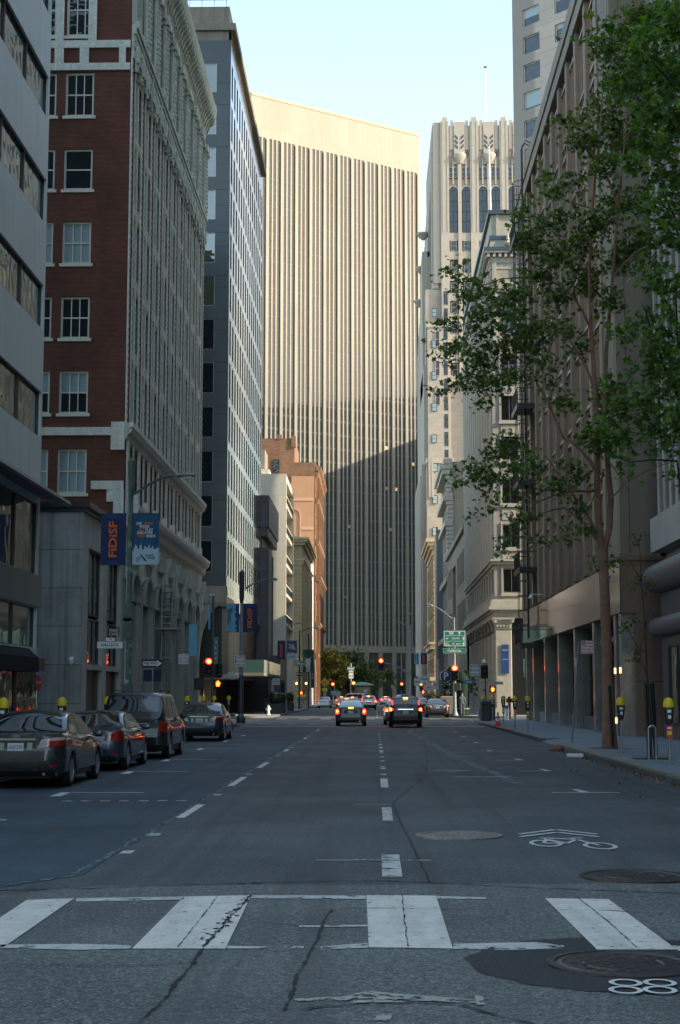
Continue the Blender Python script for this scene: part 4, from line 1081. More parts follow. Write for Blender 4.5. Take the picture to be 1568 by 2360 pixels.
tag(rest.build('windows', m_glA, b), kind='stuff')

# ---- classical corner block beyond California Street
m_cl = stone('cream_terracotta', (.37,.345,.295), .12, .7, .4, 1.0, .12, (1.4,.62,.012), .22, 0, .1)
m_cl2 = stone('cream_trim', (.43,.41,.35), .14, .65, .4, 2, .15)
m_lead = flat('lead_blue_cap', (.05,.085,.105), .45, .3)
b = empty('classical_corner_building', (RX,123.6,0), 'cream classical office block with columns, arched windows and blue-grey roof cornices', 'building')
F = R(); FF = front(123.6); Y0, Y1 = 123.6, 160.5
def cbox(mb, x0, y0, y1, z0, z1): mb.box(x0, 24, y0, 147, z0, z1); mb.box(x0, 12.4, 147, y1, z0, z1)  # unseen rear wing cut back so the sun reaches the balcony building
fz = [(10.0,12.0),(13.7,15.6),(17.3,19.4),(20.9,23.0),(24.2,26.4),(27.6,29.8)]
mb = MB(); hol = []; wx = [10.45, 13.1, 15.75, 18.4]
for (za, zb) in fz:
    for x in wx: hol.append((x, x+1.45, za, zb))
for x in wx: hol.append((x, x+1.45, 31.3, 35.0))
wall(mb, FF, RX, 24, 9.3, 38.3, hol, .4)
hs = []; nbay = 12; bw = (Y1-Y0-1)/nbay
for k in range(nbay):
    for (za, zb) in fz+[(31.3,35)]: u = Y0+.5+bw*k+.55; hs.append((u, u+bw-1.1, za, zb))
wall(mb, F, Y0, Y1, 9.3, 38.3, hs, .4)
mb.box(RX,24,Y0,Y0+.3,9.25,9.3)
mb.build('wall', m_cl, b)
for h in hol: window(b, FF, *h, .35, .09, 2, 2 if h[2] > 31 else 1, m_cl2, m_glD, 'window', True, .06, .05)
for h in hs: window(b, F, *h, .35, .09, 2, 1, m_cl2, m_glD, 'window', False, .06)
mb = MB(); cbox(mb,RX+.45,Y0+.45,Y1,0.02,38.2); mb.build('core', m_dkmetal, b)
mb = MB()
for k in range(nbay+1):
    u = Y0+.5+bw*k; F.box(mb, u-.34, u+.34, 12.5, 36.5, 0, .10); mb.lathe(F.p(u,12.5,.08), [(.20,0),(.18,24)], 0, 8)
for x in (RX+.35, RX+.62+1.75, 15.0, 17.6): FF.box(mb, x-.22, x+.12, 30.8, 38, 0, .16)
for h in hol:
    if h[2] < 31:
        FF.box(mb, h[0]-.12, h[0], h[2]-.1, h[3]+.12, 0, .08); FF.box(mb, h[1], h[1]+.12, h[2]-.1, h[3]+.12, 0, .08); FF.box(mb, h[0]-.2, h[1]+.2, h[2]-.3, h[2]-.1, 0, .18)
        FF.box(mb, h[0], h[1], h[2]-1.35, h[2]-.4, 0, .05); mb.lathe((h[0]+.72, Y0-.05, h[2]-.88), [(.30,0),(.30,-.04),(.22,-.04),(.22,-.0)], 0, 14, 'y')
    else:
        arch_band(mb, FF, (h[0]+h[1])/2, .76, 35.0, 0, .18, .22); FF.poly(mb, [(h[0],35)]+[((h[0]+h[1])/2+.725*cos(pi-pi*i/8), 35+.725*sin(pi*i/8)) for i in range(1,8)]+[(h[1],35)], -.0, .06)
mb.build('pilasters_and_surrounds', m_cl2, b)
mb = MB()
def around(z0, z1, o): cbox(mb, RX-o, Y0-o, Y1+.1, z0, z1)
around(8.85,9.3,.35); around(9.3,9.45,.25); around(12.3,12.55,.18); around(12.55,12.7,.35); around(7.95,8.4,.12); around(8.4,8.6,.25); around(8.6,8.85,.5)
around(37.0,37.5,.05); around(38.3,38.45,.5)
cbox(mb,RX+.0,Y0+.0,Y1,38.7,39.6); cbox(mb,RX+.1,Y0+.1,Y1,39.6,41.7)
for x in (RX+.5, 12.2, 15.2, 18.2): FF.box(mb, x, x+.25, 39.85, 41.7, -.1, .0)
k = 0; x = RX-.3
while x < 23: FF.box(mb, x, x+.22, 37.95, 38.28, 0, .42); x += .48
y = Y0
while y < Y1: F.box(mb, y, y+.22, 37.95, 38.28, 0, .42); y += .48
FF.box(mb, RX, 24, 37.5, 37.95, -.1, .12); F.box(mb, Y0, Y1, 37.5, 37.95, -.1, .12)
for x in (11.2,): mb.lathe((x,Y0-.15,38.95), [(.2,0),(.32,.2),(.18,.45),(.1,.8),(.05,1.0),(.001,1.1)], 0, 10)
mb.build('cornices', m_cl2, b)
mb = MB(); cbox(mb,RX-.55,Y0-.55,Y1,38.45,38.75); cbox(mb,RX-.08,Y0-.08,Y1,39.6-.1,39.85); cbox(mb,RX-.15,Y0-.15,Y1,41.7,42.05); mb.build('roof_cap', m_lead, b)
# base: corner pier with capital, colonnade, glazing
mb = MB()
def pier(x0, x1, y0, y1): mb.bbox(x0, x1, y0, y1, .1, 7.0, .04); mb.box(x0-.08, x1+.08, y0-.08, y1+.08, .1, .7)
pier(RX+.05, RX+1.35, Y0+.05, Y0+1.3)
for k in range(1, 9):
    u = Y0+1.0+4.3*k; mb.lathe((RX+.45,u,.1), [(.5,0),(.5,.35),(.40,.45),(.38,3),(.34,6.6),(.36,6.7),(.3,6.75)], 0, 12)
mb.box(18.2,19.5,Y0+.05,Y0+1.0,.1,8)
mb.build('base_piers', m_cl2, b)
mb = MB()
def capital(x0, x1, y0, y1, z):
    for i, (dz, o) in enumerate(((0,.0),(.15,.05),(.3,.0),(.45,.10),(.7,.18),(.85,.26),(.95,.26))): pass
    mb.loft([[(x0-o,y0-o,z+dz),(x1+o,y0-o,z+dz),(x1+o,y1+o,z+dz),(x0-o,y1+o,z+dz)] for dz, o in ((0,.02),(.1,.08),(.12,.0),(.55,.06),(.8,.2),(.82,.26),(.97,.26))])
    for i in range(5):
        x = x0+(x1-x0)*(i+.5)/5; mb.lathe((x,y0-.06,z+.3), [(.001,-.06),(.10,-.03),(.09,.05)], 0, 8, 'y'); mb.lathe((x,y0-.1,z+.62), [(.001,-.08),(.08,-.03),(.07,.05)], 0, 8, 'y')
    for x in (x0-.05, x1+.05): mb.lathe((x,y0-.16,z+.7), [(.001,-.08),(.16,-.06),(.16,.1)], 0, 10, 'y')
capital(RX+.05, RX+1.35, Y0+.05, Y0+1.3, 7.0)
for k in range(1, 9): u = Y0+1.0+4.3*k; capital(RX+.15, RX+.75, u-.3, u+.3, 7.0)
mb.build('capitals', m_cl2, b)
mb = MB(); mb.box(RX+.9,23,Y0+.9,147,.1,7.95); mb.box(RX+.9,12.2,147,Y1,.1,7.95); mb.build('shop_glazing', m_glD, b)
mb = MB()
for k in range(26): u = Y0+1.4+1.43*k; mb.box(RX+.8,RX+.9,u,u+.09,.1,7.95)
for z in (2.6,5.2): mb.box(RX+.78,RX+.9,Y0+1.3,Y1,z,z+.14); mb.box(RX+1.4,18.2,Y0+.8,Y0+.9,z,z+.12)
mb.box(14,14.1,Y0+.78,Y0+.9,.1,7.95); mb.build('glazing_bars', m_dkmetal, b)
mb = MB(); FF.box(mb, 10.25, 10.85, 3.45, 5.8, -.0, .03); sg = mb.build('blue_banner', m_banb, b)
for i, (t, s) in enumerate((('REGENT',.13),('LEASING',.12))): lettering(sg, t, s, Vector((10.55,Y0-.035,5.35-i*.75))-WORLD(sg)+Vector((0,0,0)), m_signw)
mb = MB(); FF.box(mb, 11.5, 13.6, 2.55, 3.2, -.6, -.5); sg = mb.build('red_shop_sign', flat('red_shop_sign', (.75,.07,.04), .5), b)
lettering(sg, 'UNIVERSITY', .3, Vector((12.55,Y0+.485,2.87))-WORLD(sg), m_signw)

# ---- low modern building with deep portal
m_lo = stone('grey_tan_panel', (.25,.225,.18), .15, .7, .4, .7, .2, (3.0,1.7,.03,0), .45)
b = empty('low_modern_building', (RX,161,0), 'low tan panelled building with a sloping-looking flat roof line and one tall recess', 'building')
F = R(); mb = MB()
hol = [(182,190,4.5,17.3)]+[(163.2+k*1.5, 164.1+k*1.5, z, z+3.6) for k in range(11) for z in (8.5,14)]+[(192+k*1.5,192.9+k*1.5,z,z+3.6) for k in range(6) for z in (8.5,14)]
hol = [h for h in hol if not (h[0] < 181.5 and h[1] > 181.0)]
wall(mb, F, 160.8, 202, .1, 19.3, hol, .6); mb.box(RX+.61,17,160.9,202,.1,19.2); F.box(mb, 160.8, 202.1, 19.3, 19.9, -.8, .35); mb.build('wall', m_lo, b)
for h in hol[1:]: window(b, F, *h, .5, .08, 1, 2, m_cl2, m_glD, 'window', False)
mb = MB(); F.box(mb, 161, 201, .1, 4.4, -.4, .02); mb.build('dark_shopfronts', m_glD, b)
m_lg = stone('sunny_awning', (.3,.3,.2), .1)

# ---- tan quoined building beyond and thin side wall
m_t2 = stone('tan_render', (.34,.29,.22), .08, .8, .4, .5, .15, (6,5.6,.03,0), .3)
b = empty('quoined_building', (RX,203,0), 'plain tan building wall with ragged quoins and a projecting cornice', 'building')
F = R(); FF = front(203.2)
mb = MB(); mb.box(RX+.35,24,203.2,223,.1,33.0); mb.build('wall', m_t2, b)
mb = MB()
for i in range(56): z = .5+i*.58; mb.box(RX-.05+(.12 if i % 2 else 0),RX+.9,203.1,204.2,z,z+.46)
for (z, o) in ((33,.4),(32.2,.9),(31.6,.6),(28,.5),(24.6,.3),(17,.2),(9,.5)): mb.box(RX-o,RX+.8,203.0,223,z-.3,z+.4)
mb.build('quoins_and_cornice', m_cl2, b)
hs = [(206+k*2.7, 207.5+k*2.7, z, z+2.2) for k in range(6) for z in (3,6,11,14,18.5,22,26,29)]
for h in hs: window(b, R(0,RX+.35), *h, -.05, .08, 1, 2, m_cl2, m_glD, 'window', False)
b = empty('blade_wall_building', (RX,224,0), 'narrow grey building seen edge-on beside the tan quoined wall', 'building')
mb = MB(); mb.box(RX-.35,22,224,236,.1,26.0); mb.box(RX-.6,RX-.3,223.9,226,7,26.4); mb.build('wall', stone('slate_grey_wall', (.20,.21,.22), .15, .7), b)

# ---- ochre corniced building on the right
b = empty('ochre_corniced_building', (RX,251,0), 'narrow ochre rusticated building with a gold-toned bracketed cornice near the tower', 'building')
F = R(); FF = front(251); mb = MB(); mb.box(RX+.1,24,251,278,.1,24.8)
for i in range(26): mb.box(RX,24.02,250.9,278,1.0+i*.92,1.0+i*.92+.76)
mb.build('wall', m_yl, b)
mb = MB()
for (z0, z1, o) in ((24.8,25.6,.15),(25.6,26.2,.5),(26.2,26.8,.9),(26.8,27.4,1.2),(9.2,10.0,.5),(10,10.3,.8),(4.0,4.6,.7),(3.2,4.0,.4)): mb.box(RX-o,24,251-o,278,z0,z1)
for k in range(12): mb.box(RX+.2+k*.9,RX+.5+k*.9,250.2,250.9,25.5,26.3)
mb.build('cornice', m_yt, b)
for k in range(7):
    for z in (5.5,11.5,15,18.5,21.5): window(b, F, 253+k*3.5, 254.8+k*3.5, z, z+2.3, -.03, .1, 2, 2, m_yt, m_glD, 'window', False)

# ---- art deco setback tower
m_pc = stone('deco_granite', (.33,.30,.255), .06, .75, .4, .25, .08, (1.6,.8,.02), .25, 0, .06)
m_pc2 = stone('deco_terracotta', (.35,.32,.275), .10, .75, .4, 1, .15)
PY = 284.0
b = empty('art_deco_tower', (10,PY,0), 'tall pale art deco tower with stepped shoulders, pinnacled parapet and arched windows', 'building')
def PXZ(x, y): r = at(x, y, PY); return r[0], r[2]
FF = front(PY); mb = MB()
mb.box(11.4,40,PY+.8,PY+34,.1,111.5)                                   # upper shaft
for i, (x, z) in enumerate(((9.95,78.8),(9.5,64),(9.0,45))): mb.box(x, 14.4, PY-.0+i*.02+.3, PY+40+i*4, .1, z)
for i in range(16): z = 78.8+i*2.0; mb.box(10.0+i*.11, 12, PY+4+i*.4, PY+34+ (15-i)*1.8, 60, z)
mb.box(10.2,14.2,PY-1.2,PY+.5,.1,71.5); mb.box(9.8,14.6,PY-4.5,PY,.1,45.2)
mb.build('shaft', m_pc, b)
bayP = 5.7; px0 = 13.8; mb = MB()
piers = [px0+bayP*k for k in range(5)]
for x in piers:
    FF.box(mb, x-.8, x+.8, .1, 112.2, -.8, .28); FF.box(mb, x-.5, x+.5, 112.2, 112.9, -.5, .2)
    for d in (-.5, .4): FF.box(mb, x+d, x+d+.1, 90, 112, .28, .34)
for k in range(4):
    c = piers[k]+bayP/2
    FF.box(mb, c-1.05, c+1.05, 103.5, 112.0, -.8, .16); FF.box(mb, c-.36, c+.36, 60, 104.2, -.8, .26)
    for s in (-1, 1):
        FF.box(mb, c+s*1.25-.13, c+s*1.25+.13, 99.4, 104.6, -.6, .2); FF.box(mb, c+s*1.45-.28, c+s*1.45+.28, 106.5, 112.4, -.8, .05)
    mb.loft([[(c+r*cos(2*pi*i/16), PY-.3+r*.5*sin(2*pi*i/16), z) for i in range(16)] for (r, z) in ((.35,103.6),(.9,104.3),(1.25,104.9),(1.3,105.4),(.9,105.7),(.4,105.8))], 0, True, True, True)
mb.box(11.5,13.2,PY+.1,PY+3,80,112.0); mb.box(11.2,12.4,PY+.4,PY+3,79,106)
mb.build('piers', m_pc2, b)
mb = MB()
for k in range(4):
    c = piers[k]+bayP/2
    for i in range(3):
        for s in (-1, 1): z = 106.5+i*.95; FF.poly(mb, [(c+s*.28,z),(c+s*.85,z+.55),(c+s*.85,z+1.0),(c+s*.28,z+.45)], .16, .22)
    for s in (-1, 1):
        for d in (.0, 1.15): FF.box(mb, c+s*1.25-.55+(d-.575), c+s*1.25-.1+(d-.575), 105.2, 106.1, .0, .05) if d else None
mb.build('chevron_ornament', m_dkpole, b)
mb = MB()
for k in range(4):
    c = piers[k]+bayP/2
    FF.box(mb, c-2.05, c+2.05, 103.0, 106.4, -.8, -.25); FF.box(mb, c-2.05, c+2.05, 98.0, 100.7, -.8, -.2); FF.box(mb, c-2.05, c+2.05, 106.4, 111.3, -.8, -.05)
    for z in (88.3, 84.6, 80.4, 76.4, 72.4, 68.4, 64.4, 60.4): FF.box(mb, c-2.05, c+2.05, z, z+1.6, -.8, .05)
mb.build('spandrel_panels', m_pc, b)
for k in range(4):
    c = piers[k]+bayP/2
    for s in (-1, 1):
        x0 = c+s*1.24-.78
        for j in (0, 1): window(b, FF, x0-.05+j*.86, x0+.70+j*.86, 100.8, 102.9, -.1, .06, 1, 2, m_pc2, m_glD, 'window', False)
        window(b, FF, x0, x0+1.56, 89.9, 98.3, -.0, .08, 2, 4, m_dkmetal, m_glD, 'arched_window', False, .1)
        arch_q = MB(); cc = x0+.78; arch_band(arch_q, FF, cc, .80, 98.25, -.1, .18, .2); FF.poly(arch_q, [(cc+.8*cos(pi-pi*i/8), 98.25+.8*sin(pi*i/8)) for i in range(9)], -.1, .04, 1)
        arch_q.build('window_arch', [m_pc2, m_glD], b)
        for z in (86.3, 82.1, 78.1, 74.1, 70.1, 66.1, 62.1): window(b, FF, x0+.2, x0+1.35, z, z+2.0, .0, .07, 1, 2, m_pc2, m_glD, 'window', False)
SH = front(PY-1.2)
for i in range(3): window(b, SH, 11.6, 12.5, 56+i*5.6, 59+i*5.6, -.05, .08, 1, 2, m_cl2, m_glD, 'window')
SH2 = front(PY-4.5)
# column of small square-headed windows down the shoulder
for i in range(11):
    x, _, z = at(1003, 700+i*73.5, PY-4.6)
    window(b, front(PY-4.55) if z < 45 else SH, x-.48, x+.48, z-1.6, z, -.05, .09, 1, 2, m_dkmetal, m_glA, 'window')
mb = MB()
for i in range(22): z = 4+i*3.4; front(PY-4.52 if z < 43 else PY-1.22).box(mb, 13.3, 14.0 if z < 70 else 14.1, z, z+2.7, 0, .02)
mb.build('window_column', m_glD, b)
mb = MB(); 
for x in (10.3,10.8,14.3): mb.box(x-.2,x+.2,PY-4.9,PY-4.3,38,46.6)
mb.box(9.6,14.8,PY-4.8,PY,44.4,45.4); mb.box(10,14.4,PY-1.4,PY,71,71.8)
for i in range(3): 
    zz = 90+i*(-5.5)+2; mb.loft([[(9.8+i*-.2+r*cos(2*pi*j/14), PY+8+i*5+r*sin(2*pi*j/14), zz+h) for j in range(14)] for (r, h) in ((.3,-1.1),(1.0,-.4),(1.3,0),(1.25,.3),(.5,.4))], 0, True, True, True)
mb.box(9.5,11,PY+6,PY+22,60,88)
for k in range(20): y = PY+2+k*2; mb.box(9.0-.25,9.1,y,y+.9,.1,43)
mb.build('ornament', m_pc2, b)
e = empty('flagpole', (20.3,PY+6,111.5), 'tall white flagpole on the roof of the art deco tower', 'flagpole')
p_ = at(1120.5,155,PY+6); q_ = at(1120,270,PY+6)
mb = MB(); mb.tube([(q_[0],PY+6,110.5),(q_[0],PY+6,p_[2])], [.22,.12]); e.location = (q_[0],PY+6,111.5); mb.build('mast', m_signw, e); mb = MB(); mb.lathe((q_[0],PY+6,p_[2]), [(.001,-.3),(.35,0),(.001,.35)], 0, 10); mb.build('finial', m_dkpole, e)
p_ = at(1127,335,126); e = empty('flagpole', (p_[0],126,42), 'white flagpole rising from the roof of the cream classical block', 'flagpole')
q_ = at(1131,486,126); mb = MB(); mb.tube([(q_[0],126,41.8),(p_[0],126,p_[2])], [.11,.05]); mb.build('mast', m_signw, e); mb = MB(); mb.lathe((p_[0],126,p_[2]), [(.001,-.1),(.12,0),(.001,.12)], 0, 10); mb.build('finial', m_yt, e)

# ================================================================ unseen blocks added beyond the frame to cast shade and fill reflections
m_nb1 = stone('shade_block_stone', (.30,.27,.22), .1, .7, .4, .3)
def neighbour(x0, x1, y0, y1, z, m, label, fw=3.2, fh=3.6):  # unseen block, added for the shade and reflections it gives
    e = empty('added_shade_block', ((x0+x1)/2,(y0+y1)/2,0), label, 'building')
    mb = MB(); mb.box(x0,x1,y0,y1,0,z); mb.build('wall', m, e); mb = MB()
    zz = 5
    while zz < z-3:
        for (xa, s) in ((x0,-1),(x1,1)): mb.box(min(xa,xa+s*.05),max(xa,xa+s*.05),y0+1,y1-1,zz,zz+1.9)
        for (ya, s) in ((y0,-1),(y1,1)): mb.box(x0+1,x1-1,min(ya,ya+s*.05),max(ya,ya+s*.05),zz,zz+1.9)
        zz += fh
    mb.build('ribbon_windows', m_glA, e); mb = MB()
    y = y0+1
    while y < y1: mb.box(x0-.15,x0,y,y+.8,3,z); mb.box(x1,x1+.15,y,y+.8,3,z); y += fw
    x = x0+1
    while x < x1: mb.box(x,x+.8,y0-.15,y0,3,z); mb.box(x,x+.8,y1,y1+.15,3,z); x += fw
    mb.build('piers', m, e)
neighbour(34,75,-70,98,98,m_nb1,'large pale block added out of view behind the brown block to shade the street')
neighbour(34,70,122,141,98,m_t2,'tall tan block added out of view behind the classical block to shade the dark tower')
neighbour(14,40,-75,-30,26,m_cl,'cream block added behind the camera on the right for shade and reflections')
neighbour(-45,-14,-75,-30,24,m_rib,'grey block added behind the camera on the left for shade and reflections')
neighbour(56,110,330,460,96,m_nb1,'pale block added out of view to cast the shadow edge on the slab tower')
# ================================================================ trees
def leafmat(name, dark, light, trans=.35):
    m, nt, b = M_(name); v = coords(nt)
    c = ramp(nt, noise(nt, v, 2.2, 3, .8), dark, light, .38, .66)
    c = mix(nt, .5, c, ramp(nt, noise(nt, v, 9, 2), tuple(x*.55 for x in dark), tuple(x*1.3 for x in light), .35, .65))
    ge = N(nt, 'ShaderNodeNewGeometry'); c = mix(nt, 1.0, c, ramp(nt, ge.outputs['Random Per Island'], (.45,.5,.5), (1.7,1.5,1.2), .0, 1.0), 'MULTIPLY')
    lk(nt, c, b.inputs['Base Color']); b.inputs['Roughness'].default_value = .42; b.inputs['Specular IOR Level'].default_value = .5
    t = N(nt, 'ShaderNodeBsdfTranslucent'); lk(nt, mix(nt, 1.0, c, (1.5,1.8,.5), 'MULTIPLY'), t.inputs[0])
    ms = N(nt, 'ShaderNodeMixShader'); ms.inputs[0].default_value = trans
    out = nt.nodes['Material Output']; lk(nt, b.outputs[0], ms.inputs[1]); lk(nt, t.outputs[0], ms.inputs[2]); lk(nt, ms.outputs[0], out.inputs[0]); return m
m_leaf = leafmat('plane_leaf', (.034,.074,.026), (.14,.20,.055))
m_leafn = leafmat('plane_leaf_near', (.038,.085,.028), (.135,.235,.06), .42)
m_leafd = leafmat('far_leaf_dark', (.030,.050,.018), (.085,.12,.035), .25)
m_leafy = leafmat('far_leaf_yellow', (.09,.10,.02), (.26,.24,.05), .3)
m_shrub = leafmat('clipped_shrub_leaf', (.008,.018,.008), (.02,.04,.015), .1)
m_bark = stone('smooth_bark', (.27,.145,.10), .45, .85, .3, 3, .3, None, .5, 0, .8, 18)
m_barkd = stone('dark_bark', (.05,.038,.028), .3, .9, .3, 3, 0, None, .5, 0, .6, 18)
LEAF = [(0,-.5),(.18,-.18),(.5,-.22),(.34,.08),(.44,.34),(.16,.24),(0,.6),(-.16,.24),(-.44,.34),(-.34,.08),(-.5,-.22),(-.18,-.18)]
LEAF_S = [(0,-.5),(.45,-.1),(.3,.3),(0,.55),(-.3,.3),(-.45,-.1)]
def leaf(V, Fc, p, s, r, shape, droop=.4):
    a = r.uniform(0, 2*pi); t = r.gauss(.0, .55)+droop
    n = Vector((sin(t)*cos(a), sin(t)*sin(a), cos(t))); 
    if r.random() < .45: n = Vector((r.uniform(-1,1), r.uniform(-1,1), r.uniform(-.2,1))).normalized()
    u = n.cross(Vector((r.uniform(-1,1), r.uniform(-1,1), -.6)))
    if u.length < 1e-3: u = Vector((1,0,0))
    u.normalize(); w = n.cross(u); b = len(V); k = .22*s
    for (x, y) in shape:
        q = p+u*(x*s)+w*(y*s)-n*(abs(x)*k*2); V.append((q.x, q.y, q.z))
    Fc.append(tuple(range(b, b+len(shape))))
def foliage(name, blobs, parent, mat, size, per, seed, shape=LEAF, zs=.8, shell=0):
    """blobs: (centre, radius). leaves gather in sprays inside each blob"""
    r = random.Random(seed); V, Fc = [], []
    for (c, rad) in blobs:
        c = Vector(c); ns = max(3, int(rad*rad*per/14))
        for _ in range(ns):
            d = Vector((r.gauss(0,1), r.gauss(0,1), r.gauss(0,1))).normalized()*rad*(r.random()**.5 if not shell else r.uniform(shell,1)); d.z *= zs
            s0 = c+d; sp = Vector((r.gauss(0,1), r.gauss(0,1), r.gauss(-.2,.5))).normalized()
            for k in range(14):
                q = s0+sp*(k-6)*size*.45+Vector((r.gauss(0,1), r.gauss(0,1), r.gauss(0,.8)))*size*.75
                leaf(V, Fc, q, size*r.uniform(.5,1.4), r, shape)
    me = D.meshes.new(name); off = WORLD(parent); me.from_pydata([(x-off.x, y-off.y, z-off.z) for (x, y, z) in V], [], Fc); me.materials.append(mat)
    o = D.objects.new(name, me); COL.objects.link(o); o.parent = parent; return o, len(Fc)
def limb(mb, p, q, r0, r1, rnd, bow=.12, n=6):
    p, q = Vector(p), Vector(q); L = (q-p).length; P = []; R_ = []
    b = Vector((rnd.uniform(-1,1), rnd.uniform(-1,1), rnd.uniform(.2,1)))*L*bow
    for i in range(n+1):
        t = i/n; P.append(p+(q-p)*t+b*sin(pi*t)+Vector((rnd.uniform(-1,1), rnd.uniform(-1,1), rnd.uniform(-1,1)))*L*.012*(0 < i < n)); R_.append(r0+(r1-r0)*t)
    mb.tube(P, R_, 0, 8 if r0 > .05 else 5); return P
def PX(x, y, Y): return Vector(at(x, y, Y))
rnd = random.Random(5)
tb = Vector(gr(1405.5,1723.3,.15)); TY = tb.y
t = empty('street_tree', tb, 'tall plane tree with forked brown trunk and airy dark green crown on the sidewalk', 'tree')
mb = MB()
K = [(1405.5,1723),(1402,1640),(1400,1550),(1397,1450),(1393,1350),(1390,1290),(1388,1262)]
W = [.25,.185,.17,.16,.155,.15,.17]
mb.tube([PX(x,y,TY) for x, y in K], W, 0, 14)
s1 = [(1386,1270),(1380,1200),(1376,1120),(1378,1020),(1372,900),(1362,760),(1358,620),(1365,480),(1380,330),(1392,180)]
s2 = [(1391,1272),(1405,1215),(1408,1150),(1400,1060),(1392,950),(1398,800),(1412,640),(1424,480),(1440,320),(1460,100),(1470,-40)]
mb.tube([PX(x,y,TY+.0) for x, y in s1], [.115,.105,.10,.09,.075,.06,.05,.04,.03,.02], 0, 10)
mb.tube([PX(x,y,TY+.35*(i>0)) for i, (x, y) in enumerate(s2)], [.105,.10,.095,.085,.07,.06,.05,.04,.03,.02,.015], 0, 10)
for (x, y) in ((1403,1500),(1398,1420),(1404,1330),(1396,1370),(1410,1180)):
    mb.lathe(PX(x,y,TY-.16), [(.001,-.05),(.06,-.02),(.05,.05)], 0, 8, 'y')
branches = [((1370,1080),(1300,1010),.06),((1300,1010),(1225,850),.045),((1225,850),(1150,800),.03),((1376,1240),(1320,1140),.06),((1320,1140),(1255,1050),.045),((1378,1130),(1230,1160),.045),((1230,1160),(1120,1090),.03),
 ((1372,900),(1290,760),.05),((1290,760),(1180,730),.035),((1180,730),(1050,760),.02),((1362,760),(1260,640),.045),((1260,640),(1100,660),.03),((1358,620),(1260,520),.04),((1392,950),(1470,820),.04),
 ((1412,640),(1500,560),.045),((1424,480),(1340,330),.04),((1440,320),(1530,220),.04),((1400,1060),(1450,1130),.035),((1450,1130),(1438,1088),.03),((1408,1150),(1560,1060),.025),((1290,760),(1240,870),.03),((1225,850),(1080,880),.022),((1388,1262),(1300,1170),.05),((1300,1170),(1200,1220),.03),((1365,480),(1230,420),.03),((1380,330),(1310,280),.03),((1460,100),(1400,90),.025),((1392,1080),(1340,1200),.03),((1190,735),(1120,700),.02)]
for (a, c, r_) in branches:
    ya = TY+rnd.uniform(-.3,.3); yb = TY+rnd.uniform(-1.2,1.2); limb(mb, PX(*a,TY), PX(*c,yb), r_, r_*.5, rnd, .10)
mb.build('trunk', m_bark, t)
SB = """1400 105 45 1470 60 60 1530 40 60 1440 180 60 1500 200 70 1545 150 50 1310 285 26 1345 330 42 1400 280 45 1375 240 22 1390 380 45 1440 330 50 1500 330 60 1250 405 20 1275 440 28 1320 420 28
1188 505 14 1212 478 8 1220 560 34 1250 520 30 1300 500 30 1280 590 40 1240 640 40 1330 570 40 1380 520 45 1430 470 50 1350 650 45 1290 680 38 1420 600 45 1480 560 50 1200 680 34 1160 690 32 1110 670 30 1065 645 20 1037 622 9 1078 682 24 1130 722 34 1180 740 36 1100 762 34 1048 742 15 1022 750 9 1050 802 28 1022 812 10 1100 822 36 1150 800 36 1200 800 36 1250 760 36 1300 760 30 1085 872 34 1042 882 18 1017 897 8 1120 890 30 1160 870 30 1200 870 26 1110 928 14 1340 800 30 1400 700 34
1250 840 26 1300 930 28 1270 880 20 1400 900 42 1420 950 42 1395 1010 40 1355 1000 28 1430 1010 32 1165 1012 20 1140 1042 30 1200 1030 26 1100 1082 30 1062 1110 14 1130 1110 30 1180 1080 30 1230 1085 28 1140 1158 18 1112 1178 9 1195 1140 20 1290 1120 32 1330 1075 24 1200 1200 24 1182 1238 16 1165 1258 8 1330 1170 24 1342 1220 22 1395 1290 18 1440 1000 22 1340 1110 20 1310 1230 10 1250 1250 8""".split()
SB = [tuple(map(float, SB[i:i+3])) for i in range(0, len(SB), 3)]
bl = []
for (x, y, r_) in SB:
    Y = TY+rnd.uniform(-1.8,1.8); bl.append((PX(x,y,Y), r_*Y/3500*1.0))
o, n1 = foliage('crown', bl, t, m_leaf, .16, 880, 21)
# near tree, its trunk just outside the frame
T2 = 37.5
t = empty('street_tree', (9.0,T2,.15), 'nearer plane tree reaching bright green branches in from the right edge', 'tree')
mb = MB(); mb.tube([Vector((9.0,T2,.1)),Vector((9.0,T2,3)),Vector((8.9,T2,7)),Vector((8.8,T2,11)),Vector((8.6,T2,16)),Vector((8.4,T2,19))], [.24,.17,.15,.12,.08,.03], 0, 12)
for (a, c, r_) in (((1590,1300),(1560,1062),.05),((1560,1062),(1450,1066),.03),((1600,1000),(1500,760),.05),((1500,760),(1480,700),.025),((1620,600),(1520,420),.05),((1640,300),(1500,140),.05),((1590,900),(1560,640),.04)): limb(mb, PX(*a,T2), PX(*c,T2+rnd.uniform(-.6,.6)), r_, r_*.45, rnd, .06)
mb.build('trunk', m_barkd, t)
NBL = """1440 190 40 1500 110 50 1560 60 60 1560 180 60 1490 260 45 1545 300 55 1480 360 36 1545 420 50 1500 470 40 1560 540 45 1440 770 22 1475 762 24 1500 640 30 1550 660 40 1530 800 42 1560 880 50 1500 850 34 1480 920 34 1530 960 40 1565 1000 30 1445 1062 14 1500 1010 22 1545 1040 18 1520 720 26 1575 760 40 1600 500 60 1600 250 60 1600 850 60 1380 60 20 1430 70 26 1590 1100 18 1420 880 24 1405 960 26 1385 1000 18""".split()
NBL = [tuple(map(float, NBL[i:i+3])) for i in range(0, len(NBL), 3)]
o, n2 = foliage('crown', [(PX(x,y,T2+rnd.uniform(-1.2,1.2)), r_*T2/3500) for (x, y, r_) in NBL], t, m_leafn, .20, 760, 22)
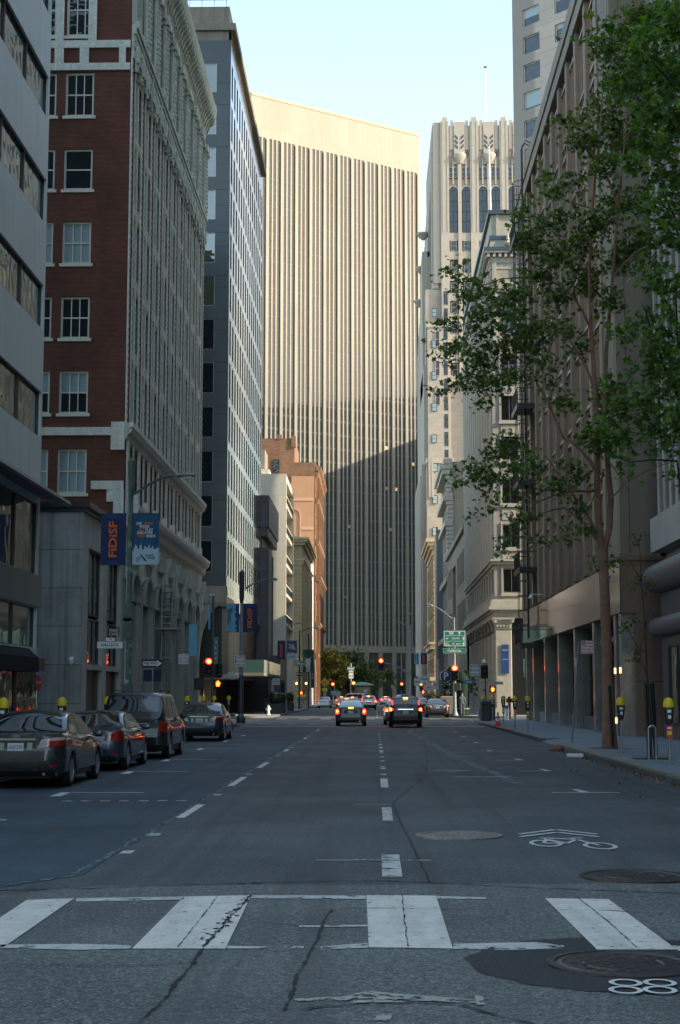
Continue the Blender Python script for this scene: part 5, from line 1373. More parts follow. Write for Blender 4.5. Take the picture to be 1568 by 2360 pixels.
# young staked sapling
sb = Vector(gr(1500,1745,.15)); Y = sb.y
t = empty('sapling', sb, 'thin bare sapling with a few leaves tied between black stakes', 'tree')
mb = MB(); SX = [(1502,1745),(1498,1650),(1492,1570),(1487,1450),(1478,1330),(1474,1250)]
mb.tube([PX(x,y,Y) for x, y in SX], [.03,.028,.025,.02,.014,.006], 0, 7)
for a, c in (((1491,1560),(1470,1490)),((1470,1490),(1425,1420)),((1478,1335),(1452,1290)),((1487,1450),(1500,1400)),((1480,1380),(1500,1340)),((1474,1500),(1490,1460))): limb(mb, PX(*a,Y), PX(*c,Y-.2), .013, .005, rnd, .05, 4)
mb.build('trunk', m_barkd, t)
foliage('leaves', [(PX(x,y,Y), .13*s_) for (x, y, s_) in ((1455,1515,2.0),(1480,1345,1.6),(1440,1450,1.2),(1430,1290,2),(1500,1345,1),(1462,1500,1.8),(1400,1300,2.4),(1470,1240,1.2),(1450,1430,1.4))], t, leafmat('sapling_leaf', (.05,.06,.015), (.13,.13,.03)), .075, 330, 31, LEAF_S, .4)
def stake(x0, y0, x1, y1, Y, r=.045):
    p, q = PX(x0,y0,Y), PX(x1,y1,Y); mb = MB(); mb.tube([p, q], r, 0, 8); return mb, p
for (x0, y0, x1, y1, dy, lab) in ((1496,1748,1487,1573,.1,'leftmost of three black stakes round the sapling, beside the bike rack'),(1512,1744,1497,1575,.0,'middle one of three black stakes round the sapling'),(1513,1740,1504,1572,.25,'rightmost of three black stakes round the sapling')):
    mb, p = stake(x0,y0,x1,y1,Y+dy); o = mb.build('tree_stake', m_black, None, (p.x,p.y,.15)); tag(o, lab, 'stake', 'black stakes round the sapling')
mb, p = stake(1412,1718,1405,1580,TY-.3); q_ = PX(1420,1718,TY-.25)
o = mb.build('tree_stake', m_black, None, (p.x,p.y,.15)); tag(o, 'black stake against the big forked tree trunk', 'stake')
mb = MB(); p = gr(1405,1724,.153); mb.box(p[0]-.6,p[0]+.6,p[1]-.5,p[1]+.9,.148,.156); o = mb.build('tree_pit_ground', m_iron, None); tag(o, kind='structure')
mb = MB(); p = gr(1505,1748,.153); mb.box(p[0]-.5,p[0]+.5,p[1]-.4,p[1]+.6,.148,.156); o = mb.build('tree_pit_ground', m_iron, None); tag(o, kind='structure')
# far trees in front of the slab tower
def far_tree(px, pyb, Y, blobs, label, mat, seed, trunk=.35, mat2=None):
    b0 = PX(px,pyb,Y); b0.z = .15; t = empty('broadleaf_tree', b0, label, 'tree', 'trees in front of the slab tower')
    mb = MB(); r = random.Random(seed); top = PX(px,blobs[0][1],Y); mb.tube([b0, b0+(top-b0)*.5+Vector((.3,0,0)), top], [trunk, trunk*.7, trunk*.3], 0, 8)
    for (x, y, q) in blobs[1:]: limb(mb, b0+(top-b0)*.45, PX(x,y,Y+r.uniform(-2,2)), trunk*.4, .05, r, .1, 4)
    mb.build('trunk', m_barkd, t)
    foliage('crown', [(PX(x,y,Y+r.uniform(-2.5,2.5)), q*1.15*Y/3500) for (x, y, q) in blobs], t, mat, .45, 110, seed, LEAF_S, .8); return t
far_tree(765,1618,262, [(768,1535,22),(748,1515,13),(765,1508,16),(785,1515,16),(752,1545,14),(780,1560,20),(760,1568,16),(745,1575,12),(790,1540,18)], 'big tree with yellow-green crown in front of the slab tower, leftmost', m_leafy, 41)  # whole crown in the yellow-green leaf colour
far_tree(800,1618,275, [(805,1545,24),(800,1508,14),(820,1520,16),(835,1545,16),(815,1575,22),(790,1580,18),(830,1570,18),(782,1512,12)], 'dense dark green tree in the middle of the group before the slab tower', m_leafd, 42)
far_tree(848,1618,290, [(850,1560,16),(840,1535,14),(862,1560,13),(845,1585,15),(865,1580,10),(835,1590,14)], 'smaller dark green tree right of the dense one before the slab tower', m_leafd, 43)
far_tree(888,1618,300, [(888,1560,12),(876,1558,8),(900,1556,9),(890,1548,9),(884,1570,9),(898,1568,8)], 'small round green street tree before the slab tower entrance', m_leafd, 44, .2)
far_tree(1060,1640,128, [(1055,1588,12),(1066,1580,12),(1048,1598,9),(1070,1596,10),(1058,1572,7)], 'small dark bushy tree beside the green kiosk at the California Street corner', m_leafd, 45, .10)
D.objects['broadleaf_tree.004']['group'] = ''
del D.objects['broadleaf_tree.004']['group']
print('LEAVES', n1, n2)
# ================================================================ cars
def lerp_tab(tab, y):
    if y <= tab[0][0]: return tab[0][1]
    for (a, b) in zip(tab, tab[1:]):
        if y <= b[0]:
            t = (y-a[0])/(b[0]-a[0]); t2 = t*t*(3-2*t) if len(tab) > 40 else t; return a[1]+(b[1]-a[1])*t2
    return tab[-1][1]
def smooth_tab(tab, y, w=.10):
    return (lerp_tab(tab, y-w)+lerp_tab(tab, y)*2+lerp_tab(tab, y+w))/4
class Car:
    """y = 0 at the rear bumper, nose at L; x across; built from dense cross sections"""
    def __init__(s, L, W, H, wb0, wb1, wr, deck, roof, sill=.30, rw=.60, tumble=.16, corner=.34, belt=None, rear=None, nose=None):
        s.L, s.W, s.H, s.w0, s.w1, s.wr = L, W/2, H, wb0, wb1, wr
        s.deck, s.roof, s.sill, s.rw, s.tum, s.cor = deck, roof, sill, rw, tumble, corner
        s.rear = rear or [(.2,.10),(.34,.02),(.45,0),(.62,0),(.68,.05),(1.2,.10),(1.6,.30)]
        s.nose = nose or [(.2,.08),(.34,.0),(.60,.0),(.70,.08),(1.1,.3)]
        s.L = L
    def hw(s, y):
        c = s.cor; d = .30
        f = 1
        if y < d: f = (max(y,0)/d)**.42; return s.W-c*(1-f)*1.0
        yy = s.L-y; d = .55
        if yy < d: f = (max(yy,0)/d)**.45; return s.W-.45*(1-f)
        return s.W-.0
    def zd(s, y): return smooth_tab(s.deck, y)
    def zr(s, y): return max(smooth_tab(s.roof, y, .07), s.zd(y)+.012)
    def zb(s, y):
        z = s.sill-.0
        for w in (s.w0, s.w1):
            R = s.wr+.055; d = abs(y-w)
            if d < R: z = max(z, s.wr+sqrt(R*R-d*d)*.98)
        if y < .25: z = max(z, s.sill-.02+.0)
        return z
    def warp(s, x, y, z):
        if y < .9: w = 1-y/.9; y = y+lerp_tab(s.rear, z)*w*w
        yy = s.L-y
        if yy < .9: w = 1-yy/.9; y = y-lerp_tab(s.nose, z)*w*w
        return (x, y, z)
    def section(s, y):
        hw = s.hw(y); zd = s.zd(y); zr = s.zr(y); zb = s.zb(y); g = min(1, (zr-zd-.012)/(s.H-max(.85, zd))) if s.H > zd else 0
        g = max(0, g); P = []
        m = min(zd-.12, max(zb+.04, .62))
        P += [(hw-.035, min(zb, m-.03)), (hw-.005, min(zb+.04, m-.02)), (hw, m), (hw-.012, (m+zd-.06)/2), (hw-.03, zd-.055), (hw-.06, zd-.012)]
        bx = hw-.085; tx = (bx*(1-g)+(min(s.rw, bx))*g)
        if g > .0:
            tx = bx-(bx-s.rw)*((zr-zd)/(s.H-.92)) if s.H > .92 else bx; tx = max(min(tx, bx), s.rw)
        h = zr-zd
        P += [(bx, zd+.002+h*.03), (bx+(tx-bx)*.5, zd+h*.48), (tx+ (bx-tx)*.08, zd+h*.90), (tx-.05, zd+h*.975), (tx*.6, zr+.012*g), (0, zr+.02*g+.012)]
        return P
    def side(s, y, t):
        """point on the side glass: t 0 belt .. 1 roof edge"""
        P = s.section(y); a, b, c = P[6], P[7], P[8]
        t = t*2
        q = (a[0]+(b[0]-a[0])*t, a[1]+(b[1]-a[1])*t) if t < 1 else (b[0]+(c[0]-b[0])*(t-1), b[1]+(c[1]-b[1])*(t-1))
        return q
    def body(s, name, mats, root):
        ys = [0,.02,.05,.09,.14,.2,.28]; y = .36
        while y < s.L-.5: ys.append(y); y += .075
        ys += [s.L-.46,s.L-.36,s.L-.26,s.L-.17,s.L-.10,s.L-.05,s.L-.02,s.L]
        rings = []
        for y in ys:
            P = s.section(y); rings.append([s.warp(x, y, z) for (x, z) in P]+[s.warp(-x, y, z) for (x, z) in P[::-1][1:]])
        mb = MB(); mb.loft(rings, 0, False, False, True)
        for rg, fl in ((rings[0], 0), (rings[-1], 1)):
            n = len(rg)//2; b = []
            V = rg; F = []
            for i in range(n): j = len(rg)-1-i; F.append((i, i+1, j-1, j) if i+1 != j-1 else (i, i+1, j))
            mb.add(V, F, 0, True)
        return mb.build(name, mats, root, WORLD(root), True, 38)
    def yrear(s, x):
        """y of the rear surface at |x|"""
        x = abs(x); c = s.cor
        if x <= s.W-c: return 0
        f = (x-(s.W-c))/c; return .30*(min(f, 1)**(1/.42))
def offs(p, q, d): return p
def car_patch(car, root, name, mat, pts, push=.006, xs=1, org=None, n=6):
    """lamp / trim on the rear face: pts polygon in (x,z); wraps round the corner"""
    mb = MB(); V = []
    # sample as strips between left and right edges
    zs_ = sorted(set(p[1] for p in pts)); z0, z1 = zs_[0], zs_[-1]; rows = []
    K = 6
    for i in range(K+1):
        z = z0+(z1-z0)*i/K; xs_ = []
        m = len(pts)
        for a in range(m):
            p, q = pts[a], pts[(a+1) % m]
            if abs(p[1]-q[1]) < 1e-6:
                if abs(z-p[1]) < 1e-6: xs_ += [p[0], q[0]]
                continue
            t = (z-p[1])/(q[1]-p[1])
            if -1e-6 <= t <= 1+1e-6: xs_.append(p[0]+(q[0]-p[0])*t)
        rows.append((z, min(xs_), max(xs_)))
    for (z, a, b) in rows:
        for j in range(n+1):
            x = a+(b-a)*j/n; y = car.yrear(x); c = car.warp(x, y, z)
            # push outward
            e = 1 if abs(x) < car.W-car.cor*.5 else .5
            V.append((c[0]+(push*(1-e)*2)*(1 if x > 0 else -1), c[1]-push, c[2]))
    Fc = []
    for i in range(K):
        for j in range(n): k = i*(n+1)+j; Fc.append((k, k+1, k+n+2, k+n+1))
    mb.add(V, Fc, 0, True); o = mb.build(name, mat, root, WORLD(root), True); return o
def side_panel(car, root, name, mat, outline, sgn, push=.008, n=8):
    """glass on the flank: outline = list of (y, t_low, t_high)"""
    mb = MB(); V = []
    for (y, a, b) in outline:
        for j in range(n+1):
            t = a+(b-a)*j/n; x, z = car.side(y, t); c = car.warp(x+push, y, z+push*.3); V.append((sgn*c[0], c[1], c[2]))
    m = n+1; Fc = []
    for i in range(len(outline)-1):
        for j in range(n): k = i*m+j; Fc.append((k, k+1, k+m+1, k+m))
    mb.add(V, Fc, 0, True); return mb.build(name, mat, root, WORLD(root), True)
def top_panel(car, root, name, mat, y0, y1, inset=.08, push=.008, n=10):
    """rear window or windscreen on the sloping top"""
    mb = MB(); V = []
    for i in range(n+1):
        y = y0+(y1-y0)*i/n; P = car.section(y); hx = P[9][0]*1.0-inset*.3; row = []
        pts = [(-P[9][0], P[9][1]), (-P[10][0], P[10][1]), (0, P[11][1]), (P[10][0], P[10][1]), (P[9][0], P[9][1])]
        for j in range(9):
            x = -hx+2*hx*j/8; 
            for a, b in zip(pts, pts[1:]):
                if a[0]-1e-6 <= x <= b[0]+1e-6: t = (x-a[0])/(b[0]-a[0]) if b[0] > a[0] else 0; z = a[1]+(b[1]-a[1])*t; break
            c = car.warp(x, y, z+push); V.append(c)
    Fc = []
    for i in range(n):
        for j in range(8): k = i*9+j; Fc.append((k, k+1, k+10, k+9))
    mb.add(V, Fc, 0, True); return mb.build(name, mat, root, WORLD(root), True)
WH = {}
def wheels(car, root, spokes=10, rimr=.66, width=.21):
    key = (round(car.wr,3), spokes)
    first = None
    for (y, sx) in ((car.w0,1),(car.w0,-1),(car.w1,1),(car.w1,-1)):
        x = sx*(car.W-.015-width/2)
        w = D.objects.new('wheel', None); COL.objects.link(w); w.parent = root; w.location = (x, y, car.wr); w.empty_display_size = .1
        if sx < 0: w.rotation_euler.z = pi
        if key not in WH:
            r = car.wr; h = width/2; mb = MB()
            mb.lathe((0,0,0), [(r*.66,-h),(r*.90,-h),(r*.985,-h*.75),(r,-h*.4),(r,h*.4),(r*.985,h*.75),(r*.90,h),(r*.68,h*.97),(r*.66,h*.7)], 0, 36, 'x')
            a = mb.build('tyre', m_tyre, None, (0,0,0)); mb = MB()
            rr_ = r*.68; mb.lathe((0,0,0), [(rr_,h*.92),(rr_,h*.99),(rr_*.93,h*.95),(rr_*.90,h*.4),(rr_*.9,-h*.5)], 0, 32, 'x')
            for k in range(spokes):
                an = 2*pi*k/spokes; c_, s_ = cos(an), sin(an); wv = .035 if spokes > 6 else .055
                mb.add([(h*.80, rr_*.18*c_-wv*s_, rr_*.18*s_+wv*c_),(h*.80, rr_*.18*c_+wv*s_, rr_*.18*s_-wv*c_),(h*.90, rr_*.95*c_+wv*.8*s_, rr_*.95*s_-wv*.8*c_),(h*.90, rr_*.95*c_-wv*.8*s_, rr_*.95*s_+wv*.8*c_),
                        (h*.4, rr_*.18*c_-wv*s_, rr_*.18*s_+wv*c_),(h*.4, rr_*.18*c_+wv*s_, rr_*.18*s_-wv*c_),(h*.5, rr_*.95*c_+wv*.8*s_, rr_*.95*s_-wv*.8*c_),(h*.5, rr_*.95*c_-wv*.8*s_, rr_*.95*s_+wv*.8*c_)],
                       [(0,1,2,3),(4,7,6,5),(0,4,5,1),(1,5,6,2),(2,6,7,3),(3,7,4,0)])
            mb.lathe((0,0,0), [(.001,h*.4),(rr_*.24,h*.4),(rr_*.22,h*.88),(.001,h*.9)], 0, 16, 'x')
            b = mb.build('rim', m_rim, None, (0,0,0)); mb = MB(); mb.lathe((0,0,0), [(.001,0),(rr_*.88,0),(rr_*.88,.02),(.001,.02)], 0, 20, 'x'); c = mb.build('brake_disc', m_trim, None, (0,0,0))
            WH[key] = (a.data, b.data, c.data)
            for o in (a, b, c): D.objects.remove(o)
        for nm, me in zip(('tyre','rim','brake_disc'), WH[key]): o = D.objects.new(nm, me); COL.objects.link(o); o.parent = w
def plate(car, root, z, txt, y=None, x=0, border=None):
    c = car.warp(x, 0, z); y = (c[1] if y is None else y)-.022
    mb = MB(); mb.box(x-.155,x+.155,y,y+.012,z-.078,z+.078); p = mb.build('licence_plate', m_plate, root, WORLD(root)); p.location = (0,0,0)
    lettering(p, txt, .095, (x, y-.002, z-.004), m_navy, xs=.82); 
    mb = MB(); mb.box(x-.17,x+.17,y+.004,y+.016,z-.092,z+.092); mb.build('plate_frame', m_trim, p, None) if 0 else None
    return p
def local(root): return WORLD(root)
class LMB(MB):
    """mesh builder in the car's own coordinates"""
    def build(s, name, mats, root, *a, **k):
        off = WORLD(root)
        return MB.build(s, name, mats, None, (0,0,0), *a, **k) if root is None else s._b(name, mats, root, **k)
    def _b(s, name, mats, root, **k):
        o = MB.build(s, name, mats, None, (0,0,0), **k); o.parent = root; return o
def underside(car, root):
    mb = LMB(); h = car.W
    mb.box(-h+.28, h-.28, .25, car.L-.4, .20, .5); mb.box(-h+.06,h-.06,car.w0+.5,car.w1-.5,.19,.55)
    for w in (car.w0, car.w1): mb.box(-h+.26,h-.26,w-.45,w+.45,.3,.86)
    mb.box(-h+.12,h-.12,.12,.5,.25,.42); mb.build('underbody', m_trim, root)
# the loft methods work in local space, so give Car methods a root at the origin first, then move it
def car_root(name, label, loc, rz=0, group=None, cat='car'):
    e = empty(name, (0,0,0), label, cat, group); e['_l'] = list(loc)+[rz]; return e
def place(e):
    l = e['_l']; e.location = l[:3]; e.rotation_euler.z = l[3]; del e['_l']
def mirror(car, root, y, z, col):
    for s in (-1, 1):
        mb = LMB(); x = car.W-.05
        pts = []
        mb.loft([[(s*(x+a), y+.00+cos(t)*.04+dy, z+sin(t)*.07*k) for t in [2*pi*i/10 for i in range(10)]] for (a, k, dy) in ((.02,.5,.02),(.08,1,0),(.17,1.05,-.01),(.21,.8,0),(.225,.3,.02))], 0, True, True, True)
        mb.build('wing_mirror', col, root)
def seams(car, root, ys, z0=.34, push=.004):
    mb = LMB()
    for y in ys:
        for s in (-1, 1):
            V = []
            for yy in (y-.006, y+.006):
                P = car.section(yy)
                for (x, z) in P[1:6]: c = car.warp(x+push, yy, max(z, z0)); V.append((s*c[0], c[1], c[2]))
            mb.add(V, [(i, i+1, i+6, i+5) for i in range(4)])
    for s in (-1, 1):
        for y in [y+.12 for y in ys[1:]]:
            P = car.section(y); z = P[5][1]-.12; x = car.W-.012; mb.box(s*x-.012, s*x+.018, y, y+.16, z, z+.022)
    mb.build('door_seam', m_trim, root)
m_pgrey = carpaint('grey_car_paint', (.030,.032,.032), .35, .26); m_pblue = carpaint('slate_blue_car_paint', (.055,.085,.12), .6, .32)
m_pblk = carpaint('black_car_paint', (.010,.010,.012), .3, .28); m_pnavy = carpaint('blue_grey_car_paint', (.035,.045,.06), .6, .3)
m_psil = carpaint('silver_car_paint', (.26,.26,.27), .6, .35); m_pwhite = carpaint('white_car_paint', (.62,.62,.60), .05, .35); m_pred = carpaint('dark_red_car_paint', (.13,.035,.035), .5, .3)
m_emb = m_chrome
def sedan(name, label, loc, paint, L=4.8, W=1.82, H=1.47, tail='off', txt='6AJF209', spokes=10, rz=0, style='camry', group=None, detail=True):
    e = car_root(name, label, loc, rz, group)
    if style == 'coupe':
        deck = [(0,.93),(.25,.98),(.9,.98),(2.0,.93),(3.2,.93),(3.6,.90),(4.3,.76),(L,.62)]; roof = [(0,.9),(.55,.985),(.75,1.0),(1.5,1.33),(1.9,1.39),(2.3,H-.02),(2.8,1.35),(3.6,.92),(L,.6)]
    elif style == 'hatch':
        deck = [(0,.95),(.3,.97),(1.2,.95),(3,.92),(3.5,.90),(4.1,.76),(L,.60)]; roof = [(0,.97),(.12,1.05),(.45,1.16),(1.2,1.40),(1.9,H),(2.4,1.47),(3.6,.92),(L,.6)]
    else:
        deck = [(0,1.0),(.3,1.04),(.9,1.04),(2.0,.95),(3.3,.95),(3.7,.93),(4.4,.80),(L,.66)]; roof = [(0,.95),(.62,1.04),(.78,1.06),(1.42,1.37),(1.8,H-.02),(2.3,H),(2.8,1.42),(3.75,.94),(L,.6)]
    car = Car(L, W, H, 1.05 if style != 'hatch' else .82, L-.97 if style == 'hatch' else L-.98, .325, deck, roof, rw=W/2-.30)
    car.w1 = car.w0+(2.775 if style != 'hatch' else 2.7)
    bd = car.body('body', paint, e); underside(car, e); wheels(car, e, spokes)
    y0, y1 = (.80,1.50) if style == 'camry' else ((.80,1.62) if style == 'coupe' else (.22,1.35))
    top_panel(car, e, 'rear_window', m_cglass, y0, y1, .1); top_panel(car, e, 'windscreen', m_cglass, 2.75, 3.62, .1)
    for s in (-1, 1):
        if style == 'coupe': outl = [(1.05,.10,.16),(1.2,.08,.5),(1.45,.08,.82),(1.8,.08,.96),(2.2,.08,.97),(2.7,.08,.97),(3.0,.08,.93),(3.3,.08,.7),(3.5,.08,.2)]
        else: outl = [(1.12,.10,.2),(1.25,.08,.55),(1.45,.08,.86),(1.8,.08,.97),(2.15,.08,.97)]
        side_panel(car, e, 'side_window', m_cglass, outl, s)
        if style != 'coupe': side_panel(car, e, 'side_window', m_cglass, [(2.2,.08,.97),(2.6,.08,.97),(2.9,.08,.94),(3.2,.08,.72),(3.42,.08,.25)], s)
    on = tail == 'on'
    Wc = W/2
    for s in (-1, 1):
        if style == 'coupe': P = [(Wc-.02,.93),(Wc-.12,.955),(Wc-.36,.90),(Wc-.46,.70),(Wc-.30,.66),(Wc-.06,.72)]
        elif style == 'hatch': P = [(Wc-.03,.98),(Wc-.14,1.0),(Wc-.20,.95),(Wc-.22,.70),(Wc-.10,.66),(Wc-.02,.72)]
        else: P = [(Wc-.008,.99),(Wc-.10,.995),(Wc-.42,.945),(Wc-.50,.76),(Wc-.25,.77),(Wc-.01,.83)]
        tl = car_patch(car, e, 'tail_light', m_tail if on else m_tailoff, [(s*x, z) for (x, z) in P], .010)
        if on:
            cx = Wc-.12 if style == 'hatch' else Wc-.2; car_patch(car, tl, 'bulb', m_tailcore, [(s*(cx-.05),.80),(s*(cx+.03),.80),(s*(cx+.03),.90),(s*(cx-.05),.90)], .016)
        elif style == 'camry': car_patch(car, tl, 'clear_lens', m_tailclear, [(s*(Wc-.24),.97),(s*(Wc-.42),.945),(s*(Wc-.50),.76),(s*(Wc-.37),.77)], .014); car_patch(car, tl, 'clear_lens', m_tailclear, [(s*(Wc-.02),.985),(s*(Wc-.22),.975),(s*(Wc-.26),.91),(s*(Wc-.02),.925)], .014)
        else: car_patch(car, tl, 'clear_lens', m_tailclear, [(s*(Wc-.28),.76),(s*(Wc-.36),.76),(s*(Wc-.36),.83),(s*(Wc-.28),.83)], .014)
    if on:
        mb = LMB(); yy = car.warp(0,y0+.0,0)[1]; z = car.zr(y0)+.02; z2 = .99 if style == 'hatch' else car.zr(y1)+.01
        if style == 'hatch': mb.box(-.14,.14,.05,.09,1.02,1.07); mb.build('brake_light', m_tailcore, e); sp = LMB(); sp.box(-.72,.72,.03,.16,1.0,1.022); sp.build('spoiler', paint, e)
        else: mb.box(-.16,.16,y1-.12,y1-.05,car.zr(y1-.1)+.02,car.zr(y1-.1)+.055); mb.build('brake_light', m_tailcore, e)
    # plate recess, garnish, emblem, bumper details
    pz = .80 if style != 'coupe' else .50
    if style == 'coupe': pz = .52
    r = car_patch(car, e, 'plate_recess', m_trim, [(-.42,pz-.12),(.42,pz-.12),(.36,pz+.13),(-.36,pz+.13)], .004, n=2)
    g_ = car_patch(car, e, 'trunk_garnish', m_chrome if style == 'camry' else paint, [(-.38,pz+.125),(.38,pz+.125),(.38,pz+.165),(-.38,pz+.165)], .02, n=2)
    yb = car.warp(0,0,pz)[1]; plate(car, e, pz, txt)
    for s in (-1, 1): mb = LMB(); mb.box(s*.27-.05,s*.27+.05,yb-.014,yb-.004,pz-.08,pz+.08); mb.build('garnish_block', m_rim if style == 'camry' else m_trim, e)
    mb = LMB(); zz = pz+.19; ym = car.warp(0,0,zz)[1]-.012
    if style == 'coupe': zz = .80; ym = car.warp(0,0,zz)[1]-.012
    n = 20
    for (rx, rz, ox) in ((.075,.05,0),(.022,.045,0),(.052,.018,.0)):
        A = [(rx*cos(2*pi*i/n), ym, zz+(.018 if rz == .018 else 0)+rz*sin(2*pi*i/n)) for i in range(n)]; B = [((rx-.009)*cos(2*pi*i/n), ym, zz+(.018 if rz == .018 else 0)+(rz-.009)*sin(2*pi*i/n)) for i in range(n)]
        mb.add(A+B, [(i, (i+1) % n, n+(i+1) % n, n+i) for i in range(n)])
    mb.build('emblem', m_chrome, e)
    mb = LMB()
    # trunk lid shut line and bumper seam
    for (za, zb_) in ((.645,.655),): pass
    mb.build('x', m_trim, e) if 0 else None
    car_patch(car, e, 'bumper_seam', m_trim, [(-Wc+.02,.655),(Wc-.02,.655),(Wc-.02,.668),(-Wc+.02,.668)], .004, n=24)
    car_patch(car, e, 'lower_valance', m_trim, [(-Wc+.14,.24),(Wc-.14,.24),(Wc-.2,.345),(-Wc+.2,.345)], .012, n=12)
    for s in (-1, 1): car_patch(car, e, 'reflector', m_tailoff, [(s*(Wc-.25),.42),(s*(Wc-.12),.42),(s*(Wc-.12),.455),(s*(Wc-.25),.455)], .008, n=3)
    mb = LMB(); mb.lathe((Wc-.35,.02,.29), [(.03,.0),(.035,.12),(.028,.12),(.022,.02)], 0, 12, 'y'); mb.build('exhaust', m_chrome, e)
    mirror(car, e, 3.28, .98, paint); seams(car, e, [1.5,2.18,3.25] if style != 'coupe' else [2.0,2.02,3.3])
    place(e); return e
def suv(name, label, loc, paint, L=4.75, W=1.85, H=1.75, tail='off', txt='5KZM132', rz=0, style='boxy', group=None):
    e = car_root(name, label, loc, rz, group)
    if style == 'boxy':
        deck = [(0,1.08),(.2,1.10),(3.2,1.10),(3.5,1.10),(4.3,1.02),(L,.85)]; roof = [(0,1.1),(.10,1.20),(.42,H-.08),(.62,H-.02),(1.5,H),(2.7,H-.02),(3.0,H-.09),(3.6,1.12),(L,.8)]; rear = [(.2,.12),(.4,.0),(.62,.0),(.66,.07),(1.1,.08),(1.8,.14)]
    else:
        deck = [(0,1.05),(.2,1.08),(3.0,1.05),(3.4,1.02),(4.1,.92),(L,.72)]; roof = [(0,1.08),(.12,1.2),(.40,1.55),(.7,H-.03),(1.5,H),(2.4,H-.03),(2.8,1.56),(3.5,1.06),(L,.7)]; rear = [(.2,.10),(.4,.0),(.64,.0),(.68,.06),(1.1,.10),(1.8,.2)]
    car = Car(L, W, H, .98, .98+2.66, .36, deck, roof, sill=.36, rw=W/2-.26, corner=.26, rear=rear)
    car.body('body', paint, e); underside(car, e); wheels(car, e, 6 if style == 'boxy' else 10)
    top_panel(car, e, 'rear_window', m_cglass, .15, .40, .1); top_panel(car, e, 'windscreen', m_cglass, 2.95, 3.5, .1)
    for s in (-1, 1):
        side_panel(car, e, 'side_window', m_cglass, [(.55,.1,.8),(.7,.1,.92),(1.2,.1,.93)], s); side_panel(car, e, 'side_window', m_cglass, [(1.27,.1,.93),(1.7,.1,.93),(2.1,.1,.93)], s)
        side_panel(car, e, 'side_window', m_cglass, [(2.17,.1,.93),(2.6,.1,.93),(2.95,.1,.88),(3.2,.1,.5),(3.35,.1,.2)], s)
    on = tail == 'on'; Wc = W/2
    for s in (-1, 1):
        P = [(Wc-.01,1.06),(Wc-.18,1.07),(Wc-.22,.80),(Wc-.21,.70),(Wc-.02,.72)] if style == 'boxy' else [(Wc-.02,1.08),(Wc-.12,1.09),(Wc-.24,1.02),(Wc-.22,.92),(Wc-.02,.86)]
        tl = car_patch(car, e, 'tail_light', m_tail if on else m_tailoff, [(s*x, z) for x, z in P], .010)
        if on: car_patch(car, tl, 'bulb', m_tailcore, [(s*(Wc-.15),.94),(s*(Wc-.07),.94),(s*(Wc-.07),1.04),(s*(Wc-.15),1.04)], .018)
        if style != 'boxy': # upper pillar lamps
            mb = LMB(); V = []
            for yy, zz in ((.14,1.12),(.36,1.45)):
                P_ = car.section(yy); 
                for q in (P_[8], P_[9]): c = car.warp(q[0]+.01, yy, q[1]+.005); V.append((s*c[0], c[1]-.008, c[2]))
            mb.add(V, [(0,1,3,2)]); mb.build('pillar_lamp', m_tail if on else m_tailoff, e)
    if on: mb = LMB(); mb.box(-.12,.12,.36,.42,H-.10,H-.06); mb.build('brake_light', m_tailcore, e)
    pz = .84; car_patch(car, e, 'plate_recess', m_trim, [(-.36,pz-.12),(.36,pz-.12),(.33,pz+.12),(-.33,pz+.12)], .004, n=2)
    car_patch(car, e, 'tailgate_garnish', m_chrome, [(-.42,pz+.125),(.42,pz+.125),(.42,pz+.175),(-.42,pz+.175)], .02, n=2); plate(car, e, pz, txt)
    car_patch(car, e, 'rear_bumper', m_trim if style != 'boxy' else paint, [(-Wc+.03,.40),(Wc-.03,.40),(Wc-.03,.62),(-Wc+.03,.62)], .035, n=20)
    car_patch(car, e, 'lower_valance', m_trim, [(-Wc+.1,.26),(Wc-.1,.26),(Wc-.08,.41),(-Wc+.08,.41)], .03, n=16)
    mb = LMB(); 
    if style == 'boxy':
        for s in (-1, 1): mb.tube([(s*(Wc-.3),.75,H-.01),(s*(Wc-.3),.8,H+.05),(s*(Wc-.3),2.6,H+.05),(s*(Wc-.3),2.7,H-.02)], .02)
        mb.build('roof_rack', m_trim, e); mb = LMB(); mb.tube([(.0,.10,1.16),(.42,.12,1.12)], .018); mb.lathe((0,.10,1.16), [(.001,-.03),(.035,-.02),(.03,.03)], 0, 8, 'y'); mb.build('rear_wiper', m_trim, e)
        for s in (.34,): mb = LMB(); mb.lathe((s,.06,.93), [(.001,-.02),(.05,-.015),(.05,.02)], 0, 14, 'y'); mb.build('round_badge', m_rim, e)
    else: mb.tube([(.0,.08,1.14),(.32,.10,1.12)], .016); mb.build('rear_wiper', m_trim, e)
    mirror(car, e, 3.15, 1.16, m_trim if style == 'boxy' else paint); seams(car, e, [1.25,2.14,3.1], .42)
    place(e); return e
PG = 'cars parked along the left kerb'; QG = 'cars queueing with their brake lights on'
